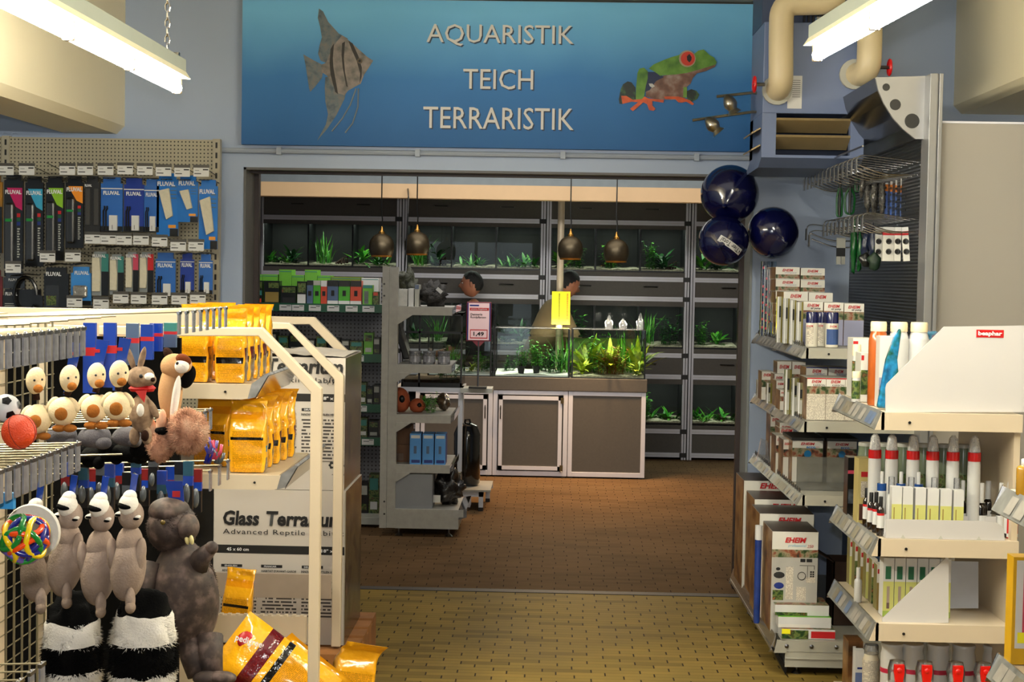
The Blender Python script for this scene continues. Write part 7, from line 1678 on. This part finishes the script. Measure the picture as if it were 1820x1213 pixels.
# rack: wire wall, hooks with label holders
rk = thing('toy_rack', 'cream wire rack with rows of hooks and clear label holders in the near aisle', 'rack', (0, 0, 0))
XW2 = -1.27
B(mat('rack_back_board', (.34, .30, .24), .6, var=.1)).box(XW2-.05, 1.6, .05, XW2-.03, 3.55, 1.44).build('back_panel', rk)
b = B(WIRE); z = .1
while z < 1.46: b.tube([(XW2, 1.6, z), (XW2, 3.88, z)], .0016, 5); z += .035
y = 1.6
while y < 3.9: b.tube([(XW2+.004, y, .1), (XW2+.004, y, 1.47)], .003, 5); y += .055
b.build('wire_grid', rk)
B(CREAM).box(XW2-.07, 3.55, .0, XW2-.02, 3.60, 1.49).build('upright', rk); B(CREAM).box(XW2-.04, 3.87, .0, XW2-.02, 3.89, 1.47).build('upright', rk)
B(CREAM).box(-2.3, 4.30, 1.44, -1.0, 4.36, 1.482).build('top_bar', rk)
HKW = mat('dull_hook_wire', (.62, .58, .46), .3, .5, var=.05)
LBH = mat('clear_label_holder', (.50, .50, .52), .15, var=.25, sc=60, coat=.8)
lbm = B(LBH).box(-.0015, -.0115, -.048, .0015, .0115, .0); lbm.box(-.003, -.0125, -.004, .003, .0125, .002, CHROME); lbm.ell((0, 0, .002), (.003, .003, .003), CHROME, 8, 4); LBM = lbm.mesh('label_holder')
def rhook(Y, z, xt=XT, xw=XW2, lab=True, slope=.02, w_=1):
    b = B(WIRE); b.mat(HKW); b.tube([(xw, Y, z-slope), (xt, Y, z)], .0019, 6)
    h = b.build('hook', rk, smooth=50)
    if lab:
        o = bpy.data.objects.new('label_holder', LBM); COL.objects.link(o); o.parent = h; o.location = (xt, Y, z-.001)
    return h
for i in range(12): rhook(2.20+i*.036, 1.497)
for i in range(8): rhook(3.28+i*.068, 1.507, lab=True)
for i in range(6): rhook(2.62+i*.105, 1.50, xt=-.90, lab=False)
for i in range(11): rhook(2.20+i*.037, 1.30)
for i in range(6): rhook(3.32+i*.055, 1.268, xt=-.80)
rhook(3.13, 1.272, xt=-.775); rhook(2.95, 1.235, xt=-.83, lab=False)
for i in range(6): rhook(2.14+i*.05, .965)
for i in range(3): rhook(3.6+i*.1, 1.12, xt=-.80)
# balls
o = at(11, 726, 2.28); t = thing('toy_football', 'small white toy football with black patches at the end of a hook', 'ball', o)
b = B(PAPER); b.ell((0, 0, 0), .0215, None, 24, 16); b.build('ball', t, smooth=True)
b = B(BLACK)
g = (1+5**.5)/2
for v in [(0, s*1, u*g) for s in (-1, 1) for u in (-1, 1)]+[(s*1, u*g, 0) for s in (-1, 1) for u in (-1, 1)]+[(s*g, 0, u*1) for s in (-1, 1) for u in (-1, 1)]:
    d = Vector(v).normalized(); M = rotm(R(20), R(15), R(10)); d = M @ d; q = d.to_track_quat('Z', 'Y').to_matrix()
    b.lathe([(.0078, 0), (.0001, .0008)], 5, d*.0212, M=q)
b.build('patch', t)
t = thing('toy_basketball', 'orange toy basketball touching the toy football', 'ball', at(34, 768, 2.26))
B(mat('orange_rubber', (.90, .28, .10), .45, var=.08, sc=30, bump=.4, bsc=400)).ell((0, 0, 0), .026, None, 28, 18).build('ball', t, smooth=True)
b = B(mat('ball_seam', (.45, .10, .05), .5))
for M in (rotm(R(80), R(10)), rotm(R(10), R(70)), rotm(R(100), R(70))): b.tube([tuple(M @ Vector((.0262*math.cos(q), .0262*math.sin(q), 0))) for q in [6.2832*i/28 for i in range(29)]], .0006, 4)
b.build('seam', t)
# cream birds
def bird(lab, hx, hy, bx, by, Y, card=True, s=1.0):
    h = at(hx, hy, Y); bb = at(bx, by, Y); u = 1/ppm(Y); t = thing('plush_bird', lab, 'plush toy', h, group='cream plush birds on hooks')
    d = bb-h
    if card: B(CARDB).prism([(-20*u, -32*u), (-8*u, -32*u), (14*u, 62*u), (-8*u, 64*u)], .028, .030).box(-12*u, .027, 40*u, -2*u, .028, 46*u, REDI).build('hang_card', t)
    B(PCR).mat(PCR); b = B(); lump(b, (0, 0, 0), (17*u*s, .022*s, 25*u*s), PCR, 1, .06); b.build('head', t, smooth=True)
    b = B(); lump(b, (10*u, -.020*s, -13*u), (8.5*u, .010, 7.5*u), PBR, 2, .1); b.build('beak', t, smooth=True)
    eyeset(t, [(4*u, -.022*s, 2*u), (14*u, -.010*s, 3*u)], .0024)
    b = B(); lump(b, d, (25*u*s, .028*s, 27*u*s), PCR, 3, .08); b.build('body', t, smooth=True)
    b = B(); lump(b, d+Vector((3*u, -.024*s, -2*u)), (12*u, .007, 12*u), PBR, 4, .15); b.build('belly_patch', t, smooth=True)
    for e in (-1, 1):
        b = B(); lump(b, d+Vector((e*19*u, .0, 12*u)), (9*u, .008, 16*u), PCR, 5, .1, M=rotm(0, R(e*-35))); b.build('wing', t, smooth=True)
        b = B(); lump(b, d+Vector((e*10*u+6*u, -.01, -29*u)), (12*u, .012, 7*u), PBR, 6, .15); b.build('foot', t, smooth=True)
    b = B(PDB); b.tube([(0, 0, -20*u), tuple(d*.5)], .007, 8); b.build('neck', t, smooth=True)
    return t
bird('cream plush bird farthest back, half hidden behind the toy football', 64, 677, 66, 746, 2.95, False)
bird('cream plush bird, first with a blue card', 124, 673, 112, 732, 2.85)
bird('cream plush bird half covered by its neighbour with the second blue card', 172, 668, 168, 727, 2.98, s=.95)
bird('foremost cream plush bird with a round brown belly patch', 212, 665, 209, 723, 2.80)
# fox with bandana
Y = 2.9; u = 1/ppm(Y); t = thing('plush_fox', 'knobbly brown plush fox with long ears and a red bandana', 'plush toy', at(250, 672, Y)); DF = at(252, 735, Y)-at(250, 672, Y)
b = B(); lump(b, (0, 0, 0), (25*u, .030, 22*u), PFX, 3, .1); lump(b, (16*u, -.015, -2*u), (15*u, .018, 11*u), PFX, 4, .1); b.build('head', t, smooth=True)
B(PWH).mat(PWH); b = B(); lump(b, (20*u, -.02, 3*u), (9*u, .016, 8*u), PWH, 1, .1); b.build('muzzle', t, smooth=True)
b = B(PDB); b.ell((29*u, -.028, -1*u), (4*u, .006, 4*u)); b.build('nose', t, smooth=True)
eyeset(t, [(8*u, -.030, 5*u)])
for e, a in ((-1, -18), (1, 14)):
    b = B(); M = rotm(0, R(a)); lump(b, (e*10*u-8*u, 0, 34*u), (6*u, .006, 24*u), PFX, 6, .12, M=M); b.build('ear', t, smooth=True)
b = B(REDI); b.lathe([(.022, 0), (.026, .006), (.020, .012)], 16, (3*u, 0, -24*u), cap=False); b.prism([(-2*u, -22*u), (18*u, -20*u), (14*u, -42*u)], -.03, -.027); b.build('bandana', t)
b = B(); lump(b, tuple(DF), (21*u, .03, 36*u), PFX, 8, .1); b.build('body', t, smooth=True)
b = B(); lump(b, tuple(DF+Vector((4*u, -.027, 8*u))), (7*u, .006, 12*u), PWH, 8, .1); b.build('chest_patch', t, smooth=True)
for e in (-1, 1):
    b = B(); lump(b, tuple(DF+Vector((e*20*u, -.006, 10*u))), (7*u, .010, 20*u), PBR if e < 0 else PFX, 8, .12, M=rotm(0, R(-e*30))); b.build('arm', t, smooth=True)
    b = B(); lump(b, tuple(DF+Vector((e*11*u, -.008, -40*u))), (9*u, .014, 16*u), PFX, 9, .12); b.build('leg', t, smooth=True)
b = B(); lump(b, tuple(DF+Vector((12*u, -.024, -38*u))), (7*u, .008, 10*u), PDB, 9, .1); b.build('paw', t, smooth=True)
# dog
Y = 3.05; u = 1/ppm(Y); t = thing('plush_dog', 'tan plush dog with a white muzzle, brown patch and black ear', 'plush toy', at(310, 652, Y)); DD = at(303, 700, Y)-at(310, 652, Y)
b = B(); lump(b, (0, 0, 0), (25*u, .032, 24*u), PTAN, 3, .07); lump(b, (16*u, -.008, 4*u), (17*u, .024, 15*u), PTAN, 4, .07); b.build('head', t, smooth=True)
b = B(); lump(b, (19*u, -.026, 2*u), (13*u, .014, 13*u), PWH, 5, .1); b.build('muzzle', t, smooth=True)
b = B(); lump(b, (20*u, -.018, 13*u), (14*u, .016, 10*u), plush('rust_brown_plush', (.36, .17, .08)), 5, .15, M=rotm(0, R(25))); b.build('eye_patch', t, smooth=True)
b = B(); lump(b, (24*u, .002, -18*u), (13*u, .014, 22*u), PBK, 5, .1, M=rotm(0, R(20))); b.build('ear', t, smooth=True)
b = B(); lump(b, (-12*u, .004, 22*u), (8*u, .010, 13*u), PDB, 5, .1, M=rotm(0, R(-30))); b.build('ear', t, smooth=True)
eyeset(t, [(13*u, -.036, 8*u)], .0035)
b = B(); lump(b, tuple(DD), (21*u, .034, 50*u), PTAN, 6, .06); b.build('body', t, smooth=True)
b = B(); lump(b, tuple(DD+Vector((14*u, -.022, -6*u))), (7*u, .014, 40*u), PWH, 6, .1, M=rotm(0, R(8))); b.build('belly', t, smooth=True)
for e in (-1, 1):
    b = B(); lump(b, tuple(DD+Vector((e*12*u, -.012, -50*u))), (9*u, .016, 17*u), PTAN, 7, .1); b.build('leg', t, smooth=True)
# fluffy tails
Y = 3.0; u = 1/ppm(Y); t = thing('plush_squirrel', 'fluffy pinkish plush squirrel with a huge curled tail', 'plush toy', at(333, 768, Y))
b = B(); lump(b, (0, 0, 0), (34*u, .036, 38*u), PPK, 2, .1); tufts(b, (0, 0, 0), (34*u, .036, 38*u), PPK, 3200, .012, 1, .0011); b.build('tail', t, smooth=True)
bd_ = at(285, 790, Y)-at(333, 768, Y)
b = B(); lump(b, tuple(bd_), (20*u, .03, 30*u), PPK, 3, .1); tufts(b, tuple(bd_), (20*u, .03, 30*u), PPK, 1300, .010, 2, .0011); b.build('body', t, smooth=True)
for i, dx in enumerate((-16, 4)):
    b = B(); lump(b, tuple(bd_+Vector((dx*u, -.012, 38*u))), (9*u, .012, 26*u), PPK, 4+i, .12, M=rotm(0, R(-25+30*i))); b.build('arm', t, smooth=True)
b = B(); lump(b, tuple(bd_+Vector((6*u, -.018, 26*u))), (12*u, .014, 8*u), PBK, 4, .15); b.build('paw', t, smooth=True)
# black and grey toys in the shade
for i, (x, y, rx, rz_, m_, lb) in enumerate(((140, 800, 22, 20, PBK, 'black plush toy paws hanging under the first cream bird'), (165, 812, 20, 20, PBK, 'round black plush toy hanging lowest under the cream birds'), (196, 800, 24, 22, PBK, 'black plush toy beneath the fox feet'), (232, 804, 34, 18, PBK, 'long black plush toy lying across the hooks'), (110, 776, 26, 24, plush('shade_grey_plush', (.35, .34, .36)), 'grey plush toy body behind the basketball'), (168, 776, 30, 20, plush('shade_grey_plush', ()), 'grey plush toy body under the cream birds'), (258, 798, 26, 20, PBK, 'black plush toy end beside the pinkish squirrel'), (226, 776, 26, 18, plush('shade_grey_plush', ()), 'grey plush toy body under the fox'))):
    Y = 3.25-.02*i; u = 1/ppm(Y); b = B(); lump(b, (0, 0, 0), (rx*u, .03, rz_*u), m_, i, .2); lump(b, (rx*.6*u, -.01, -rz_*.5*u), (rx*.5*u, .02, rz_*.6*u), m_, i+3, .2)
    t = thing('plush_toy', lb, 'plush toy', at(x, y, Y), group='dark plush toys on the upper hooks'); b.build('body', t, smooth=True)
# raccoons
def raccoon(lab, hx, hy, bx, by, Y, tl=None, seed=1, flip=1, bodyr=(31, 62)):
    u = 1/ppm(Y); t = thing('plush_raccoon', lab, 'plush toy', at(hx, hy, Y), group='grey plush raccoons hung by the nose'); D_ = at(bx, by, Y)-at(hx, hy, Y)
    b = B(); lump(b, (0, 0, 0), (22*u, .028, 27*u), PGY, seed, .06); lump(b, (-2*u, -.004, 16*u), (15*u, .022, 18*u), PGY, seed+1, .06); b.build('head', t, smooth=True)
    b = B(); lump(b, (-2*u, -.010, 20*u), (17*u, .026, 21*u), PWH, seed, .06); lump(b, (-1*u, -.006, 34*u), (12*u, .020, 12*u), PWH, seed, .06); b.build('muzzle', t, smooth=True)
    b = B(); lump(b, (-4*u, -.020, 20*u), (14.5*u, .020, 7.5*u), PBK, seed, .08, M=rotm(0, R(10))); b.build('mask_band', t, smooth=True)
    for e, (ex, ez) in enumerate(((14, -2), (-18, 4))):
        b = B(); lump(b, (ex*u, -.016, ez*u), (8*u, .008, 4.5*u), PWH, seed, .1, M=rotm(0, R(-20))); lump(b, (ex*u, -.019, (ez-1)*u), (6*u, .007, 3*u), PBK, seed, .1); b.build('ear', t, smooth=True)
    b = B(); lump(b, tuple(D_), (bodyr[0]*u, .045, bodyr[1]*u), PGY, seed+2, .05, 18, 26, 18, M=rotm(0, R(6))); lump(b, tuple(D_*.55), (24*u, .035, 34*u), PGY, seed+2, .05, 18); b.build('body', t, smooth=True)
    for e in (-1, 1):
        b = B(); lump(b, tuple(D_+Vector((e*25*u, -.012, 24*u))), (10*u, .018, 32*u), PGY, seed+4, .08, M=rotm(0, R(e*6))); b.build('arm', t, smooth=True)
    b = B(); lump(b, tuple(D_+Vector((12*u, -.030, -52*u))), (9*u, .014, 22*u), PGY, seed+5, .08); lump(b, tuple(D_+Vector((14*u, -.036, -66*u))), (9*u, .014, 11*u), plush('paw_beige', (.55, .48, .42)), seed+6, .08); b.build('leg', t, smooth=True)
    b = B(CARDB); b.prism([(-18*u, -30*u), (-10*u, -34*u), (6*u, 70*u), (-6*u, 72*u)], .024, .026); b.build('hang_card', t)
    if tl:
        x0, x1, y0, y1 = tl; cx_ = (x0+x1)/2; c = at(cx_, (y0+y1)/2, Y+.05)-at(hx, hy, Y); r_ = ((x1-x0)/2*u, .06, (y1-y0)/2*u)
        zt_ = c.z+r_[2]; per = [(.19, PBK), (.19, PWH), (.17, PBK), (.22, PWH), (.23, PBK)]
        def zone(z):
            v = (zt_-z)/(2*r_[2])+.02*math.sin(z*90); s_ = 0
            for f_, m in per:
                s_ += f_
                if v < s_: return m
            return PBK
        b = B(); b.ms = [PBK, PWH]; seg, rg = 30, 34
        for j in range(rg+1):
            q = math.pi*j/rg
            for i in range(seg):
                a = 6.2832*i/seg; v = Vector((r_[0]*math.sin(q)**.5*math.cos(a), r_[1]*math.sin(q)**.5*math.sin(a), -r_[2]*math.cos(q))); n = mnoise.noise(v*35+Vector((seed, 0, 0))); b.v.append(tuple(c+v*(1+.16*n)))
        for j in range(rg):
            for i in range(seg):
                b.f.append((j*seg+i, j*seg+(i+1) % seg, (j+1)*seg+(i+1) % seg, (j+1)*seg+i)); zc_ = c.z-r_[2]*math.cos(math.pi*(j+.5)/rg); b.fm.append(0 if zone(zc_) is PBK else 1)
        tufts(b, tuple(c), (r_[0]*1.0, r_[1], r_[2]), None, 7000, .013, seed, .0013, .5, zone)
        b.build('striped_tail', t, smooth=True)
raccoon('grey plush raccoon mostly hidden behind the coloured ring ball', 66, 930, 70, 1010, 2.95, None, 21)
raccoon('grey plush raccoon beside the coloured ring ball with a black and white tail', 125, 918, 116, 1000, 2.82, (78, 178, 1052, 1300), 1)
raccoon('middle grey plush raccoon of the three in front', 181, 920, 176, 1016, 2.78, None, 7)
raccoon('grey plush raccoon next to the beaver with a bushy striped tail', 233, 916, 228, 1008, 2.74, (196, 312, 1045, 1300), 13)
# beaver
Y = 2.95; u = 1/ppm(Y); t = thing('plush_beaver', 'large dark brown plush beaver with yellow-white teeth and a raised paw', 'plush toy', at(306, 938, Y))
BV = lambda x, y, dy=0: tuple(at(x, y, Y)-at(306, 938, Y)+Vector((0, dy, 0)))
b = B(); lump(b, (0, 0, 0), (44*u, .055, 45*u), PBE, 1, .07, 16, 28, 18); lump(b, BV(338, 935, -.02), (20*u, .035, 24*u), PBE, 2, .08); lump(b, BV(300, 908), (36*u, .05, 24*u), PBE, 2, .08); tufts(b, (0, 0, 0), (44*u, .055, 45*u), PBE, 1500, .007, 5, .0012); b.build('head', t, smooth=True)
b = B(); 
for x in (342, 350): b.ell(BV(x, 953, -.045), (4*u, .006, 9*u), mat('toy_tooth', (.85, .80, .55), .4), 12, 8, rotm(0, R(-12)))
b.build('teeth', t, smooth=True)
eyeset(t, [BV(302, 921, -.055)], .005, mat('amber_eye', (.35, .28, .08), .2)); 
b = B(); lump(b, BV(326, 1060), (62*u, .075, 102*u), PBE, 3, .10, 12, 32, 24, M=rotm(0, R(-4))); tufts(b, BV(326, 1060), (60*u, .073, 99*u), PBE, 4200, .008, 6, .0012, .7); b.build('body', t, smooth=True)
b = B(); b.tube([BV(352, 1010, -.02), BV(366, 985, -.04), BV(384, 968, -.05)], [.024, .019, .013], 12, PBE); lump(b, BV(386, 966, -.05), (12*u, .015, 12*u), PBE, 5, .1); b.build('arm', t, smooth=True)
b = B(); b.tube([BV(276, 1000, -.03), BV(270, 1040, -.06), BV(280, 1075, -.07)], [.024, .020, .014], 12, PBE); lump(b, BV(281, 1078, -.07), (12*u, .015, 12*u), PBE, 5, .1); b.build('arm', t, smooth=True)
for x0, x1 in ((345, 358), (372, 380)):
    b = B(); b.tube([BV(x0, 1130, -.02), BV(x0+8, 1160, -.04), BV(x1+6, 1190, -.05)], [.032, .026, .022], 12, PBE); lump(b, BV(x1+26, 1196-x0*.02, -.07), (26*u, .022, 12*u), PBE, 7, .12); b.build('leg', t, smooth=True)
b = B(); lump(b, BV(222, 1170, .03), (22*u, .03, 70*u), PDB, 9, .12); b.build('tail', t, smooth=True)
b = B(CARDB); b.prism([(-4*u, 40*u), (22*u, 36*u), (18*u, 84*u), (-14*u, 84*u)], .0, .002); b.box(0, -.001, 55*u, 14*u, 0, 66*u, REDI); b.build('hang_card', t)
# ring ball and its white card
Y = 2.22; u = 1/ppm(Y); t = thing('ring_ball', 'ball of interlaced coloured plastic rings at the end of a hook', 'ball', at(44, 957, Y))
cols = [('toy_orange', (.95, .30, .05)), ('toy_yellow', (.95, .80, .08)), ('toy_blue', (.08, .12, .50)), ('toy_green', (.05, .50, .18)), ('toy_red', (.75, .05, .08)), ('toy_purple', (.38, .32, .60))]
dirs = [(0, -.3, 1), (1, -.25, .1), (.6, -.9, .3), (-.7, -.6, .5), (.2, .9, .5), (-.5, .4, -.9), (.5, -.4, -.9), (-.9, -.3, -.3), (.9, .3, -.5), (.1, -1, -.4), (-.2, -.8, .8), (.7, -.2, .8)]
for i, d in enumerate(dirs[:10]):
    d = Vector(d).normalized(); q = d.to_track_quat('Z', 'Y').to_matrix(); r_ = 33*u
    m = mat(cols[i % 6][0]+'_plastic', cols[i % 6][1], .25, var=.02, coat=.5)
    B(m).tube([tuple(d*(22+3*(i % 2))*u*(1+.12*math.sin(3*a))+q @ Vector((r_*math.cos(a), r_*math.sin(a), 0))) for a in [6.2832*k/24 for k in range(25)]], 5.4*u, 10).build('plastic_ring', t, smooth=True)
pd_ = tag(B(mat('white_felt_disc', (.82, .80, .76), .9, var=.04, bump=.3)).lathe([(.0, -.006), (.044, -.006), (.046, 0), (.044, .006), (0, .006)], 30, M=rotm(R(90))).build('plush_disc', loc=at(58, 946, 2.42), smooth=40), 'round white plush disc hanging behind the coloured ring ball', 'pet toy')
o, w_, h_ = strip('small bright blue hang card above the coloured ring ball', 14, 876, 905, 2.3, 24, [(1, mat('sky_card', (.20, .55, .80), .3))], name='hang_card', cat='card')
# packs deep in the rack, between plush rows
random.seed(11)
DKP = [mat('toy_blue_card', ()), BCARD, mat('dim_teal_card', (.12, .30, .38), .3), mat('dim_red_card', (.45, .10, .10), .3), mat('grey_pack', (.30, .32, .34), .25, coat=.6), CARDB]
for i in range(16):
    x = 118+i*15.5; Y = 3.42-(i % 3)*.1; y0 = 818+random.randint(-10, 14)+(i % 2)*12
    o, w_, h_ = strip(f'{["blue", "black", "dim teal", "red and black", "shiny grey", "deep blue"][i % 6]} toy pack, {["first", "second", "third", "fourth", "fifth", "sixth", "seventh", "eighth", "ninth", "tenth", "eleventh", "twelfth", "thirteenth", "fourteenth", "fifteenth", "last"][i]} along the hooks over the raccoons', x, y0, y0+58+random.randint(0, 30), Y, 17, [(.3, DKP[i % 6]), (.2, DKP[(i+3) % 6]), (.5, BCARD)], grp='small packs on the hooks above the raccoons', name='toy_pack')
    b = B(DKP[4]); lump(b, (0, -.012, -h_*.65), (w_*.35, .010, h_*.22), None, i, .3); b.build('blister', o, smooth=True)
for i, (x, y0, y1, c, lb) in enumerate(((262, 577, 640, 'b', 'blue hang card nearest the fox ears'), (278, 575, 625, 'b', 'blue hang card with red print above the dog'), (303, 574, 618, 't', 'teal and red hang card beside the bag shelf'), (236, 575, 650, 's', 'grey-blue hang card behind the fox ear'), (160, 574, 700, 'b', 'long blue hang card behind the second cream bird'), (196, 574, 690, 'b', 'long blue hang card behind the foremost cream bird'))):
    o, w_, h_ = strip(lb, x, y0, y1, 3.1+.03*i, 22, [(.35, CARDB if c == 'b' else (TEAL if c == 't' else SLB)), (.12, REDI), (.53, CARDB if c == 'b' else SLB)], grp='hang cards on the upper toy hooks', name='hang_card')
for i, (x, y, hpx, cc) in enumerate(((372, 792, 30, ('toy_purple_plastic')), (380, 800, 34, 'pink_print'), (366, 806, 36, 'toy_blue_plastic'), (384, 812, 24, 'grey_pack'))):
    Y = 3.3; u = 1/ppm(Y); b = B(MATS[cc]); b.tube([(0, 0, 0), (4*u, .0, hpx*.5*u), (-3*u, 0, hpx*u)], [.006, .004, .005], 6); b.tube([(.006, 0, 0), (12*u, .0, hpx*.4*u), (14*u, 0, hpx*.8*u)], [.005, .004, .004], 6)
    tag(b.build('rope_toy', loc=at(x, y+hpx/2, Y), smooth=True), ['purple twisted rope toy at the end of the far hooks', 'pink rope toy beneath the purple one', 'blue rope toy closest to the squirrel tail', 'pale grey rope toy lowest at the far hooks'][i], 'rope toy', 'rope toys at the far hooks')
# added sheet coloured dark for the dim interior and goods behind the raccoons
tag(B(mat('dark_rack_shadow_board', (.02, .018, .016), .9, spec=.1)).box(-1.62, 4.40, .0, -1.07, 4.42, 1.40).build('added_shade_sheet'), 'added dark sheet for the dim rack interior behind the hanging toys', 'board')
